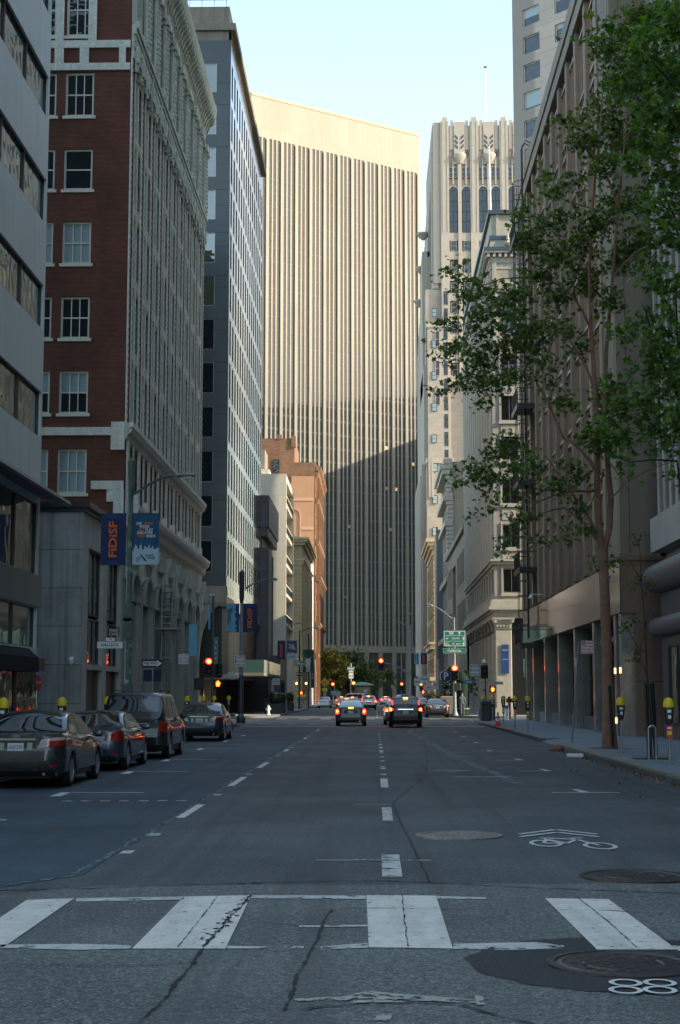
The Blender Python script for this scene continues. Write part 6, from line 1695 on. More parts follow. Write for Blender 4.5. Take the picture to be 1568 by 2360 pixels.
# front-left of each parked car sits by the kerb at x = -7.8
sedan('parked_car', 'dark grey sedan parked nearest the camera on the left, plate reading 6AJF209', (-6.86,29.15,0), m_pgrey, txt='6AJF209', group=PG)
sedan('parked_car', 'slate blue two-door coupe parked behind a dark sedan, with wedge red tail lights', (-6.83,35.9,0), m_pblue, L=4.6, W=1.80, H=1.41, txt='7ALT482', style='coupe', group=PG, spokes=7)
suv('parked_suv', 'tall black boxy SUV parked at the kerb with roof rails and rear wiper', (-6.75,42.5,0), m_pblk, L=4.85, W=1.92, H=1.86, group=PG)
sedan('parked_car', 'blue-grey sedan parked farthest up the left kerb before the California Street corner', (-6.75,58.8,0), m_pnavy, txt='6XHD514', group=PG)
sedan('silver_hatchback', 'silver liftback with two glowing tail lights stopped in the left middle lane', (-1.36,86.6,0), carpaint('dull_silver_paint', (.09,.09,.095), .4, .4, .5), L=4.45, W=1.75, H=1.49, tail='on', txt='6CRN741', style='hatch', group=QG)
suv('dark_suv', 'dark maroon-black SUV braking in the right lane, nearest of the queueing cars', (1.68,83.2,0), carpaint('maroon_black_paint', (.014,.009,.009), .1, .35, .35), L=4.5, W=1.82, H=1.68, tail='on', txt='6PJ0437', style='crossover', group=QG)
sedan('queueing_car', 'silver sedan half hidden ahead of the dark maroon SUV', (1.42,90.5,0), m_psil, tail='on', group=QG, txt='5RTB208')
sedan('parked_car', 'black sedan parked on the right just past California Street', (4.85,118,0), m_pblk, tail='off', txt='4XYZ881')
suv('queueing_car', 'white crossover with three red lights beyond the silver liftback', (-.72,178,0), m_pwhite, L=4.6, W=1.85, H=1.66, tail='on', style='crossover', group=QG, txt='6LX2907')
sedan('queueing_car', 'dark sedan with red lights left of and beyond the silver liftback', (-2.75,148,0), m_pgrey, tail='on', group=QG, txt='3BMW554')
sedan('queueing_car', 'pale sedan far up the left middle lane under the trees', (-3.0,205,0), m_psil, tail='on', group=QG, txt='5GHT100')
suv('white_van', 'white van crossing sideways beyond the white crossover', (-1.2,236,0), m_pwhite, L=4.9, W=1.9, H=1.95, rz=radians(75), group=None, txt='8V21170')
sedan('queueing_car', 'white sedan far up the right lane with glowing tail lights', (1.85,262,0), m_pwhite, tail='on', group=QG, txt='7TRK903')
suv('white_suv', 'white SUV at the far right beside the white sedan', (3.9,275,0), m_pwhite, tail='off', rz=radians(-60), txt='7HJK220')
sedan('parked_car', 'white sedan parked far up on the left under the leftmost tree', (-6.6,200,0), m_pwhite, tail='off', txt='6WHT118')
sedan('parked_car', 'small dark sedan far away on the left between two white cars', (-5.2,238,0), m_pblk, tail='on', txt='2DRK345')
sedan('parked_car', 'grey sedan parked up at the right kerb far beyond the black sedan', (4.9,150,0), m_pgrey, tail='off', txt='6GRY777')
# ================================================================ street furniture
GZ = .15
def face_box(mb, x0, x1, y, z0, z1, t=.03, m=0): mb.box(x0, x1, y-t/2, y+t/2, z0, z1, m)
def sign(name, label, cat, px0, px1, py0, py1, Y, bg, border=None, lines=(), post=None, group=None, tilt=0):
    """flat sign facing the camera between the given photo pixels at depth Y; lines = (text, size fraction, v fraction, material)"""
    a = at(px0, py1, Y); b_ = at(px1, py0, Y); x0, x1, z0, z1 = a[0], b_[0], a[2], b_[2]; w, h = x1-x0, z1-z0
    e = empty(name, ((x0+x1)/2, Y, z0), label, cat, group)
    mb = MB(); r = min(w, h)*.08
    P = []
    for (cx, cz, a0) in ((x1-r, z1-r, 0), (x0+r, z1-r, 90), (x0+r, z0+r, 180), (x1-r, z0+r, 270)):
        for i in range(4): an = radians(a0+30*i); P.append((cx+r*cos(an), Y-.01, cz+r*sin(an)))
    mb.prism(P, (0,.02,0)); mb.build('sign_board', bg, e)
    if border:
        mb = MB(); t = min(w, h)*.035; i_ = t*1.2; y = Y-.0125
        for (u0, u1, v0, v1) in ((x0+i_,x1-i_,z0+i_,z0+i_+t),(x0+i_,x1-i_,z1-i_-t,z1-i_),(x0+i_,x0+i_+t,z0+i_+t,z1-i_-t),(x1-i_-t,x1-i_,z0+i_+t,z1-i_-t)): mb.add([(u0,y,v0),(u1,y,v0),(u1,y,v1),(u0,y,v1)], [(0,1,2,3)])
        mb.build('sign_border', border, e)
    for (t, s, v, m) in lines:
        me = text_mesh(t, h*s, m, bold=h*s*.02); xs = [q.co.x for q in me.vertices]; tw = max(xs)-min(xs) if xs else 1; k = min(1, w*.88/tw)
        mx = (max(xs)+min(xs))/2
        for q in me.vertices: q.co.x = (q.co.x-mx)*k
        o = D.objects.new('lettering', me); COL.objects.link(o); o.parent = e; o.location = (0, -.0145, h*v)
    return e
def cyl(x, y, z0, z1, r, r1=None, n=12, mb=None):
    mb = mb or MB(); mb.lathe((x,y,0), [(r, z0), (r1 if r1 is not None else r, z1)], 0, n); return mb
def cobra(name, label, x, y, ztop, r0, r1, mat, base=.5, armpx=None, capz=None, Ya=None):
    e = empty(name, (x, y, GZ), label, 'street lamp')
    mb = MB(); mb.lathe((x,y,0), [(r0*1.9,GZ),(r0*1.9,GZ+.12),(r0*1.35,GZ+.25),(r0*1.3,GZ+base),(r0,GZ+base+.15),(r1,ztop)], 0, 14); mb.build('pole', mat, e)
    if armpx:
        P = [at(px, py, y) for px, py in armpx[:-1]]; mb = MB(); mb.tube(P, [.055]+[.045]*(len(P)-2)+[.035], 0, 8); mb.build('arm', mat, e)
        a = Vector(P[-1]); b_ = Vector(at(*armpx[-1], y)); d = (b_-a).normalized(); u = Vector((0,0,1)); s = Vector((0,1,0)); mb = MB()
        rings = []
        for t, w, h in ((0,.04,.03),(.12,.08,.06),(.35,.15,.085),(.75,.17,.07),(.95,.12,.05),(1,.05,.02)):
            c = a+(b_-a)*t; rings.append([c+s*w*cos(k*pi/5)+u*h*sin(k*pi/5) for k in range(10)])
        mb.loft(rings, 0, True, True, True); mb.build('lamp_head', m_polegrey, e)
        mb = MB(); c = a+(b_-a)*.62-u*.07; mb.box(c.x-.16,c.x+.16,c.y-.1,c.y+.1,c.z-.03,c.z+.01); mb.build('lens', m_signw, e)
    return e
def banner(label, x0, x1, z0, z1, y, kind, mirror=False, group='banners on the lamp posts'):
    """street banner hanging between two brackets, slightly wavy"""
    w, h = x1-x0, z1-z0; e = empty('street_banner', ((x0+x1)/2, y, z0), label, 'banner', group)
    def cloth(mb, u0, u1, v0, v1, dy=0, n=12, m=0):
        V = []; k = 6
        for j in range(k+1):
            for i in range(n+1):
                u = u0+(u1-u0)*i/n; v = v0+(v1-v0)*j/k; V.append((x0+w*u, y+dy+.012*sin(u*9+v*3), z0+h*v))
        mb.add(V, [(j*(n+1)+i, j*(n+1)+i+1, (j+1)*(n+1)+i+1, (j+1)*(n+1)+i) for j in range(k) for i in range(n)], m, True)
    mb = MB(); cloth(mb, 0, 1, 0, 1, 0); cloth(mb, 0, 1, 0, 1, .008); c = mb.build('cloth', {'fid': m_banb, 'live': m_ban1, 'welcome': m_banl, 'green': flat('banner_green', (.01,.07,.055), .7)}[kind], e, fix=False)
    mb = MB()
    for z in (z0, z1): mb.tube([(x0-.03,y,z),(x1+.03,y,z)], .015, 0, 6)
    mb.build('banner_rod', m_dkpole, e)
    def vt(txt, size, u, v, mat, rot=0, bold=.0, k=None):
        me = text_mesh(txt, size, mat, bold=bold); 
        if k:
            xs = [q.co.x for q in me.vertices]; t = (max(xs)-min(xs)); f = k/t
            for q in me.vertices: q.co.x *= f
        if rot:
            for q in me.vertices: X, Z = q.co.x, q.co.z; q.co.x, q.co.z = -Z, X
        o = D.objects.new('lettering', me); COL.objects.link(o); o.parent = e; o.location = (-w/2+w*u, -.028, h*v); return o
    if kind == 'fid':
        mb = MB()
        for i in range(-5, 16):
            for (ua, ub, s) in ((0,.30,1),(.70,1,-1)):
                v = i/14; P = [(ua,v),(ub,v+.07*1.6),(ub,v+.07*1.6+.035),(ua,v+.035)]
                if s < 0: P = [(ua,v+.11),(ub,v),(ub,v+.035),(ua,v+.145)]
                P = [(u, min(max(q, 0.0), 1)) for u, q in P]
                mb.add([(x0+w*u, y-.018, z0+h*q) for u, q in P], [(0,1,2,3)])
        mb.build('stripe_pattern', m_band, e)
        mb = MB(); mb.quad((x0+w*.27,y-.020,z0+h*.08),(x0+w*.74,y-.020,z0+h*.08),(x0+w*.74,y-.020,z0+h*.9),(x0+w*.27,y-.020,z0+h*.9)); mb.build('dark_panel', m_band, e)
        vt('FiDiSF', w*.46, .5, .49, m_bano, 1, w*.012, h*.70)
    elif kind == 'live':
        mb = MB(); sk = [(0,.27),(.06,.29),(.06,.34),(.1,.34),(.1,.37),(.13,.40),(.16,.36),(.2,.36),(.2,.31),(.27,.31),(.27,.38),(.31,.38),(.33,.43),(.35,.38),(.37,.3),(.45,.3),(.45,.36),(.52,.36),(.52,.33),(.6,.33),(.6,.38),(.66,.38),(.66,.32),(.74,.32),(.74,.36),(.8,.36),(.8,.3),(.9,.3),(.9,.33),(1,.33)]
        P = [(x0+w*u, y-.019, z0+h*v) for u, v in [(0,.0)]+sk+[(1,0)]]
        for (a, b_) in zip(sk, sk[1:]):
            if b_[0] > a[0]: mb.add([(x0+w*a[0],y-.019,z0),(x0+w*b_[0],y-.019,z0),(x0+w*b_[0],y-.019,z0+h*b_[1]),(x0+w*a[0],y-.019,z0+h*a[1])], [(0,1,2,3)])
        mb.build('skyline', m_banw, e)
        L = [('LIVE',.24,.80,m_signw,.2),('NIGHT',.60,.80,m_bano,.34),('WORK',.45,.74,m_signw,.40),('DAY',.33,.68,m_bano,.24),('PLAY',.63,.68,m_signw,.30),('DISCOVER',.47,.62,m_signw,.60),('WEEK',.33,.555,m_bano,.32),('ENDS',.70,.555,m_signw,.34)]
        for (t, u, v, m, k) in L: vt(t, h*.070, u, v, m, 0, h*.002, w*k)
        vt('DOWN', h*.055, .66, .175, m_signk, 0, h*.002, w*.30); vt('TOWN', h*.055, .72, .125, m_signk, 0, h*.002, w*.30)
        mb = MB()
        for i in range(4): mb.quad((x0+w*.16,y-.021,z0+h*(.06+i*.025)),(x0+w*(.26+.02*i),y-.021,z0+h*(.06+i*.025)),(x0+w*(.26+.02*i),y-.021,z0+h*(.07+i*.025)),(x0+w*.16,y-.021,z0+h*(.07+i*.025)))
        mb.add([(x0+w*.28,y-.021,z0+h*.2),(x0+w*.34,y-.021,z0+h*.2),(x0+w*.56,y-.021,z0+h*.07),(x0+w*.48,y-.021,z0+h*.07)], [(0,1,2,3)]); mb.build('logo', m_band, e)
    elif kind == 'welcome':
        mb = MB()
        for (v0, v1, u) in ((0,.1,.45),(.1,.16,.62),(.16,.26,.4),(.26,.34,.66),(.34,.42,.55),(.42,.5,.42),(.5,.6,.6),(.6,.66,.7),(.66,.76,.5),(.76,.86,.64),(.86,1,.55)):
            mb.quad((x0+w*(1-.55*u*.9),y-.019,z0+h*v0),(x1,y-.019,z0+h*v0),(x1,y-.019,z0+h*v1),(x0+w*(1-.55*u*.9),y-.019,z0+h*v1))
        mb.build('skyline', m_banb, e)
        vt('DOWNTOWN', w*.17, .16, .55, m_band, 1, .004, h*.55); vt('WELCOMES', w*.17, .32, .6, m_band, 1, .004, h*.5); vt('YOU', w*.17, .46, .8, m_band, 1, .004, h*.2); 
    else:
        vt('THE NEW', h*.09, .32, .62, m_signw, 0, .003, w*.25); vt('SHOPS', h*.09, .32, .48, m_signw, 0, .003, w*.25)
        mb = MB(); mb.lathe((x0+w*.72,y-.02,z0+h*.72), [(.001,0),(w*.1,0),(w*.06,-.01)], 0, 8, 'y'); mb.build('emblem', m_yt, e)
    return e
def zpx(px, py, Y): return at(px, py, Y)[2]
# --- lamp post 1 (green, left) with two banners
Y = 52.3; X = at(294,1600,Y)[0]
L1 = cobra('street_lamp', 'green lamp post plastered with stickers on the left, its arm reaching over the street', X, Y, zpx(299,1060,Y), .13, .085, m_pole, 1.0, [(302,1142),(318,1133),(345,1115),(375,1100),(405,1095),(452,1095)])
mb = MB(); mb.lathe((X,Y,0), [(.06,zpx(299,1168,Y)),(.10,zpx(299,1150,Y)),(.155,zpx(299,1100,Y)),(.165,zpx(299,1062,Y)),(.12,zpx(299,1058,Y)),(.001,zpx(299,1056,Y))], 0, 14); mb.build('pole_cap', m_pole, L1)
mb = MB(); rs = random.Random(2)
for i in range(46):
    z = rs.uniform(1.2, 7.6); a = rs.uniform(0, 2*pi); s = rs.uniform(.03,.07); r_ = .125-.006*z+.012
    c = Vector((X+r_*cos(a), Y+r_*sin(a), z)); t_ = Vector((-sin(a), cos(a), 0)); mb.add([c-t_*s-Vector((0,0,s)), c+t_*s-Vector((0,0,s)), c+t_*s+Vector((0,0,s)), c-t_*s+Vector((0,0,s))], [(0,1,2,3)])
mb.build('stickers', m_pole if 0 else flat('sticker_pale', (.28,.34,.31), .5), L1)
mb = MB()
for (z, w_, h_) in ((4.3,.16,.3),(3.7,.14,.35),(1.7,.15,.22)): mb.box(X-w_,X+w_,Y-.2,Y+.16,z,z+h_*2)
mb.build('junction_boxes', m_pole, L1)
z0, z1 = zpx(265,1301,Y), zpx(265,1183,Y); banner('striped blue FiDiSF banner on the left side of the green lamp post', at(233,1240,Y)[0], at(291,1240,Y)[0], z0, z1, Y, 'fid')
banner('navy banner with LIVENIGHT WORK DAYPLAY lettering right of the green lamp post', at(306,1240,Y)[0], at(367,1240,Y)[0], z0, z1, Y, 'live')
sign('street_name_sign', 'white HALLECK street name sign on the green lamp post', 'street sign', 224,284,1478,1494,Y-.15,m_signw,m_signk,[('HALLECK',.62,.5,m_signk)])
sign('street_name_sign', 'little 100 block number plate above the HALLECK sign', 'street sign', 245,266,1469,1477,Y-.15,m_signw,None,[('100',.7,.5,m_signk)])
# cafe sign behind
sign('shop_sign', 'small pale slanted shop lettering sign on the stone building behind the HALLECK sign', 'sign', 250,276,1446,1465,58.5,m_signk,None,[('THE MARKET',.5,.65,m_signw),('CAFE',.5,.2,m_signw)])
# --- one way sign
Y = 58.4; X = at(352,1600,Y)[0]; e = empty('one_way_sign', (X,Y,GZ), 'black and white ONE WAY arrow sign on a thin post behind the SUV', 'traffic sign')
mb = cyl(X, Y, GZ, zpx(352,1512,Y), .03); mb.build('post', m_steel, e)
a = at(327,1538,Y); b_ = at(377,1519,Y); x0, x1, z0, z1 = a[0], b_[0], a[2], b_[2]; w = x1-x0; h = z1-z0
mb = MB(); mb.prism([(x0,Y-.05,z0),(x1-.3*h,Y-.05,z0),(x1,Y-.05,(z0+z1)/2),(x1-.3*h,Y-.05,z1),(x0,Y-.05,z1)], (0,.02,0)); mb.build('sign_board', m_signk, e)
mb = MB(); y = Y-.053; q = h*.5; c = (z0+z1)/2
mb.add([(x0+w*.06,y,c-h*.27),(x1-w*.28,y,c-h*.27),(x1-w*.28,y,c-h*.42),(x1-w*.05,y,c),(x1-w*.28,y,c+h*.42),(x1-w*.28,y,c+h*.27),(x0+w*.06,y,c+h*.27)], [(0,1,2,3,4,5,6)]); mb.build('arrow', m_signw, e)
lettering(e, 'ONE WAY', h*.46, (x0+w*.40-X, -.056, c-GZ), m_signk, xs=.92, bold=.004)
sign('blue_sign', 'dark blue panel hanging in the archway below the ONE WAY sign', 'sign', 331,372,1543,1570,67,m_band)
sign('parking_sign', 'white and red no stopping sign on a thin pole in front of the arches', 'traffic sign', 412,435,1507,1530,69.2,m_signw,None,[('TOW-AWAY',.26,.84,m_signr),('NO STOPPING',.2,.58,m_signk),('7AM - 9AM',.2,.36,m_signk),('MON THRU FRI',.17,.15,m_signk)])
X = at(433.5,1600,69.2)[0]; mb = cyl(X, 69.3, GZ, zpx(433,1508,69.3), .03); o = mb.build('sign_pole', m_steel, None, (X,69.3,GZ)); tag(o, 'thin steel pole carrying the no stopping sign by the arches', 'pole')
mb = MB(); p = at(438,1475,72); mb.box(p[0]-.03,p[0]+.35,72,72.05,p[2]-.75,p[2]+.75); o = mb.build('blue_banner', m_banl, None, (p[0],72,p[2]-.75)); tag(o, 'small bright blue vertical banner on the arched base', 'banner')
# --- traffic signals
def signal(name, label, px, py0, py1, Y, lit=None, face=1, visor=True, r=None, group=None, boxw=None, lamp_y=0):
    """three-lamp head; lit 0 = top (red)"""
    top = at(px, py0, Y); bot = at(px, py1, Y); h = top[2]-bot[2]; x = top[0]; w = boxw or h*.36
    e = empty(name, (x, Y, bot[2]), label, 'traffic signal', group)
    mb = MB(); mb.bbox(x-w/2,x+w/2,Y,Y+w*.7,bot[2],top[2],.02); mb.build('housing', m_blackgloss if 0 else m_black, e)
    for i in range(3):
        z = top[2]-h*(i+.5)/3; rr_ = w*.40
        mb = MB(); mb.lathe((x,Y,z), [(.001,-.03),(rr_*.6,-.025),(rr_*.9,-.01),(rr_,.01)], 0, 16, 'y'); mb.build('lamp_lens', m_redlamp if i == lit else m_trim, e)
        if i == lit: mb = MB(); mb.lathe((x,Y-.034,z), [(.001,-.003),(rr_*.55,.0),(rr_*.5,.01)], 0, 14, 'y'); mb.build('bulb_glow', m_redcore, e)
        mb = MB(); n = 12
        A = [(x+rr_*1.08*cos(pi*k/n*1.15-.23), yy, z+rr_*1.08*sin(pi*k/n*1.15-.23)) for yy in (Y, Y-w*.55) for k in range(n+1)]; mb.add(A, [(k, k+1, n+2+k, n+1+k) for k in range(n)]); mb.build('visor', m_black, e, fix=False)
    return e
def hand(label, px, py, Y, s=.42, grp='pedestrian signals showing an orange hand'):
    p = at(px, py, Y); e = empty('pedestrian_signal', (p[0],Y,p[2]), label, 'pedestrian signal', grp)
    mb = MB(); mb.bbox(p[0]-s/2,p[0]+s/2,Y,Y+.2,p[2]-s/2,p[2]+s/2,.02); mb.build('housing', m_black, e)
    mb = MB(); q = s*.75; y = Y-.012; X0, Z0 = p[0], p[2]
    mb.prism([(X0-q*.26,y,Z0-q*.46),(X0+q*.2,y,Z0-q*.46),(X0+q*.3,y,Z0-.1*q),(X0+q*.42,y,Z0+.14*q),(X0+q*.34,y,Z0+.2*q),(X0+q*.22,y,Z0+.0),(X0+q*.2,y,Z0+.4*q),(X0+q*.12,y,Z0+.4*q),(X0+q*.1,y,Z0+.1*q),(X0+q*.04,y,Z0+.5*q),(X0-q*.05,y,Z0+.5*q),(X0-q*.05,y,Z0+.1*q),(X0-q*.12,y,Z0+.46*q),(X0-q*.2,y,Z0+.44*q),(X0-q*.18,y,Z0+.05*q),(X0-q*.28,y,Z0+.3*q),(X0-q*.34,y,Z0+.26*q),(X0-q*.32,y,Z0-.1*q)], (0,.01,0))
    mb.build('hand_symbol', m_handlamp, e); return e
# left side of California Street, pole with red signal
Y = 80.0; X = at(490,1600,Y)[0]; zt = zpx(490,1372,Y)
e = empty('signal_pole', (X,Y,GZ), 'slim grey-green signal pole left of the California crossing with a small lamp on top', 'pole'); mb = MB(); mb.lathe((X,Y,0), [(.13,GZ),(.11,GZ+.3),(.085,GZ+.4),(.065,zt)], 0, 12); mb.build('pole', m_pole, e)
mb = MB(); mb.box(X-.20,X+.06,Y-.1,Y+.1,zt,zt+.07); mb.build('top_lamp', m_signw, e)
signal('traffic_signal', 'red traffic signal head on the slim pole at the left of the crossing', 482, 1518, 1553, Y-.3, 0, boxw=.42)
signal('traffic_signal', 'dark sideways signal head right of the slim left pole', 505, 1528, 1560, Y+.3, None, boxw=.36)
hand('orange hand signal low on the slim pole at the left of the crossing', 503, 1575, Y-.1, .42)
mb = MB(); p = at(459,1575,Y-1); mb.bbox(p[0]-.25,p[0]+.25,Y-1,Y-.7,p[2]-.32,p[2]+.3,.03); o = mb.build('pedestrian_signal', m_black, None, (p[0],Y-1,p[2]-.32)); tag(o, 'unlit black pedestrian signal box beside the arches', 'pedestrian signal')
mb = MB(); p = at(462,1600,Y-1.5); mb = cyl(p[0], Y-.6, GZ, zpx(462,1500,Y-1), .05); o = mb.build('signal_post', m_black, None, (p[0],Y-.6,GZ)); tag(o, 'black signal post beside the last arch of the brick tower', 'pole')
mb = MB(); p = at(484,1390,Y); mb.box(p[0]-.03,p[0]+.05,Y-.3,Y,zpx(484,1450,Y),zpx(484,1392,Y)); mb.box(p[0]+.0,p[0]+.35,Y-.2,Y-.17,zpx(484,1448,Y),zpx(484,1394,Y)) if 0 else None
o = mb.build('edge_on_banner', m_banl, None, (p[0],Y-.3,zpx(484,1450,Y))); tag(o, 'pale blue banner seen edge-on near the top of the slim pole', 'banner')
sign('street_name_sign', 'narrow green sign seen at an angle on the slim left pole', 'street sign', 494,503,1468,1530,Y-.2,m_signg,m_signw,[('T',.13,.8,m_signw),('L',.13,.6,m_signw),('C',.13,.4,m_signw),('E',.13,.2,m_signw)])
# --- lamp post 2
Y = 87.5; X = at(556,1600,Y)[0]
L2 = cobra('street_lamp', 'grey lamp post at the left California Street corner with blue banners', X, Y, zpx(559,1315,Y), .13, .08, m_polegrey, .5, [(566,1356),(585,1344),(604,1337),(622,1334),(640,1334)])
mb = MB(); mb.lathe((X,Y,0), [(.07,zpx(559,1395,Y)),(.15,zpx(559,1375,Y)),(.155,zpx(559,1318,Y)),(.001,zpx(559,1312,Y))], 0, 12); mb.build('pole_cap', m_dkpole, L2)
mb = MB(); mb.lathe((X,Y,0), [(.26,GZ),(.26,GZ+.3),(.16,GZ+.45),(.145,zpx(556,1558,Y)),(.10,zpx(556,1555,Y))], 0, 14); mb.build('pole_base', m_dkpole, L2)
z0, z1 = zpx(555,1456,Y), zpx(555,1391,Y)
banner('pale blue DOWNTOWN WELCOMES YOU banner on the grey corner lamp post', at(522,1420,Y)[0], at(552,1420,Y)[0], z0, z1, Y, 'welcome'); banner('dark blue FiDiSF banner on the right of the grey corner lamp post', at(560,1420,Y)[0], at(594,1420,Y)[0], z0, z1, Y, 'fid')
sign('regulatory_sign', 'white DO NOT BLOCK INTERSECTION sign on the left corner lamp post', 'traffic sign', 541,566,1510,1536,Y-.2,m_signw,m_signk,[('DO NOT',.27,.78,m_signk),('BLOCK',.27,.48,m_signk),('INTERSECTION',.2,.19,m_signk)])
sign('street_name_sign', 'white CALIFORNIA street name sign at the left corner', 'street sign', 512,551,1554,1562,Y-.2,m_signw,m_signk,[('CALIFORNIA',.72,.5,m_signk)])
sign('street_name_sign', 'tiny 300 number plate above the left CALIFORNIA sign', 'street sign', 526,538,1549,1553,Y-.2,m_signw,None,[('300',.8,.5,m_signk)])
# --- lamp post 3
Y = 140; X = at(660,1600,Y)[0]
cobra('street_lamp', 'slim lamp post beside the round shrubs with dark blue banners', X, Y, zpx(660,1445,Y), .10, .06, m_polegrey, .4, [(660,1448),(666,1440),(680,1437),(686,1436),(694,1436)])
z0, z1 = zpx(655,1519,Y), zpx(655,1476,Y)
banner('dark FiDiSF banner beside the round shrubs', at(640,1500,Y)[0], at(658,1500,Y)[0], z0, z1, Y, 'fid'); banner('dark DOWNTOWN banner right of the slim lamp post by the shrubs', at(662,1500,Y)[0], at(685,1500,Y)[0], z0, z1, Y, 'live')
# --- Pine Street group
Y = 176; X = at(690.5,1600,Y)[0]
cobra('street_lamp', 'dark lamp post at the left Pine Street corner', X, Y, zpx(692,1452,Y), .14, .07, m_dkpole, .6, [(694,1456),(704,1450),(715,1447),(722,1446),(734,1447)])
sign('street_name_sign', 'green Pine street sign hanging over the left Pine Street corner', 'street sign', 681,703,1523,1535,Y-.3,m_signg,m_signw,[('Pine',.75,.5,m_signw)])
sign('regulatory_sign', 'small white DO NOT BLOCK sign by the green Pine sign', 'traffic sign', 704,716,1517,1536,Y-.5,m_signw,m_signk,[('DO NOT',.27,.8,m_signk),('BLOCK',.27,.5,m_signk),('INTERSECTION',.2,.2,m_signk)])
e = sign('turn_restriction_sign', 'square no left turn sign below the small DO NOT BLOCK sign', 'traffic sign', 706,715,1537,1547,Y-.5,m_signw,None,[])
mb = MB(); p = at(710.5,1542,Y-.5); mb.add([(p[0]-.18,Y-.52,p[2]+.02),(p[0]-.06,Y-.52,p[2]+.16),(p[0]-.05,Y-.52,p[2]+.08),(p[0]+.12,Y-.52,p[2]-.02),(p[0]+.12,Y-.52,p[2]-.2),(p[0]+.05,Y-.52,p[2]-.2),(p[0]+.04,Y-.52,p[2]-.05),(p[0]-.06,Y-.52,p[2]-.02),(p[0]-.08,Y-.52,p[2]-.07)], [(0,1,2,3,4,5,6,7,8)]); mb.build('arrow', m_signk, e); mb = MB(); n = 20
A = [(p[0]+.22*cos(2*pi*i/n), Y-.525, p[2]+.22*sin(2*pi*i/n)) for i in range(n)]; B = [(p[0]+.17*cos(2*pi*i/n), Y-.525, p[2]+.17*sin(2*pi*i/n)) for i in range(n)]; mb.add(A+B, [(i,(i+1)%n,n+(i+1)%n,n+i) for i in range(n)]); mb.add([(p[0]-.16,Y-.527,p[2]+.13),(p[0]-.13,Y-.527,p[2]+.16),(p[0]+.16,Y-.527,p[2]-.13),(p[0]+.13,Y-.527,p[2]-.16)], [(0,1,2,3)]); mb.build('prohibition_ring', m_signr, e)
X = at(711,1600,Y+6)[0]; cyl(X, Y+6, GZ, zpx(711,1460,Y+6), .11).build('dark_pole', m_dkpole, None, (X,Y+6,GZ)); tag(D.objects['dark_pole'], 'tall dark pole right of the Pine Street lamp post, carrying green banners', 'pole')
z0, z1 = zpx(715,1548,Y+5), zpx(715,1497,Y+5)
banner('dark green banner with stacked white words right of the Pine sign', at(699,1500,Y+5)[0], at(710,1500,Y+5)[0], z0, z1, Y+5, 'green'); banner('dark green banner with a gold emblem, rightmost near the Pine sign', at(712,1500,Y+5)[0], at(724,1500,Y+5)[0], z0, z1, Y+5, 'green')
sign('hanging_sign', 'tall narrow navy blade sign with vertical lettering beyond Pine Street', 'sign', 717,725,1530,1585,Y+14,m_band,None,[('P',.08,.8,m_signw),('A',.08,.68,m_signw),('R',.08,.56,m_signw),('K',.08,.44,m_signw)])
sign('one_way_sign', 'small ONE WAY sign near the Pine Street corner', 'traffic sign', 683,697,1549,1557,Y-.6,m_signk,None,[('ONE WAY',.5,.5,m_signw)])
hand('orange hand signal at the left Pine Street corner', 695, 1596, Y-.4, .45)
for (px, py) in ((684,1574),(706,1574)):
    mb = MB(); p = at(px, py, 199.5); mb.lathe(p, [(.001,-.2),(.14,-.12),(.16,.05),(.001,.16)], 0, 10); o = mb.build('wall_lantern', m_warm, None, p); tag(o, 'lit globe lantern on the ochre building wall, '+('left one' if px < 700 else 'right one'), 'lantern', 'lanterns on the ochre wall')
# bus-stop style boards, shrubs in planters, bin, hydrant
sign('garage_sign', 'white and yellow PARKING sign under the grey stepped building', 'sign', 628,645,1563,1578,147.5,m_signw,None,[('P',.3,.8,m_signk),('AUTOPARK',.22,.5,m_signk),('EXIT',.24,.2,m_meteryel)])
sign('garage_sign', 'plain white board under the balcony building', 'sign', 648,663,1562,1575,160,m_signw,None,[('GARAGE',.3,.6,m_signk)])
def shrub(px, py, Y, r, label):
    p = at(px, py, Y); e = empty('round_shrub', (p[0],Y,GZ), label, 'shrub', 'clipped round shrubs in dark planters')
    mb = MB(); mb.bbox(p[0]-r*.85,p[0]+r*.85,Y-r*.8,Y+r*.8,GZ,GZ+.85,.04); mb.box(p[0]-r*.9,p[0]+r*.9,Y-r*.85,Y+r*.85,GZ+.78,GZ+.86); mb.build('planter', m_dkpole, e)
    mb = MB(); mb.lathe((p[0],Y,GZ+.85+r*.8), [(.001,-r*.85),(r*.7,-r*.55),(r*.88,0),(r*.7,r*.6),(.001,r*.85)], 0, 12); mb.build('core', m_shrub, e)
    foliage('foliage', [((p[0],Y,GZ+.85+r*.8), r)], e, m_shrub, .10, 700, int(px), LEAF_S, 1.0, .8)
shrub(635, 1620, 131, .62, 'round clipped shrub in a dark planter, nearest and leftmost of four'); shrub(646, 1620, 137, .6, 'round clipped shrub in a dark planter, second from the left'); shrub(655, 1618, 143, .6, 'round clipped shrub in a dark planter, third from the left'); shrub(666, 1616, 150, .6, 'round clipped shrub in a dark planter, farthest of four')
p = at(619,1640,132); e = empty('litter_bin', (p[0],132,GZ), 'dark square litter bin left of the round shrubs', 'bin'); mb = MB(); mb.bbox(p[0]-.36,p[0]+.36,131.6,132.4,GZ,GZ+1.1,.05); mb.build('bin_body', m_dkpole, e); mb = MB(); mb.bbox(p[0]-.4,p[0]+.4,131.55,132.45,GZ+1.1,GZ+1.32,.05); mb.build('bin_lid', m_black, e)
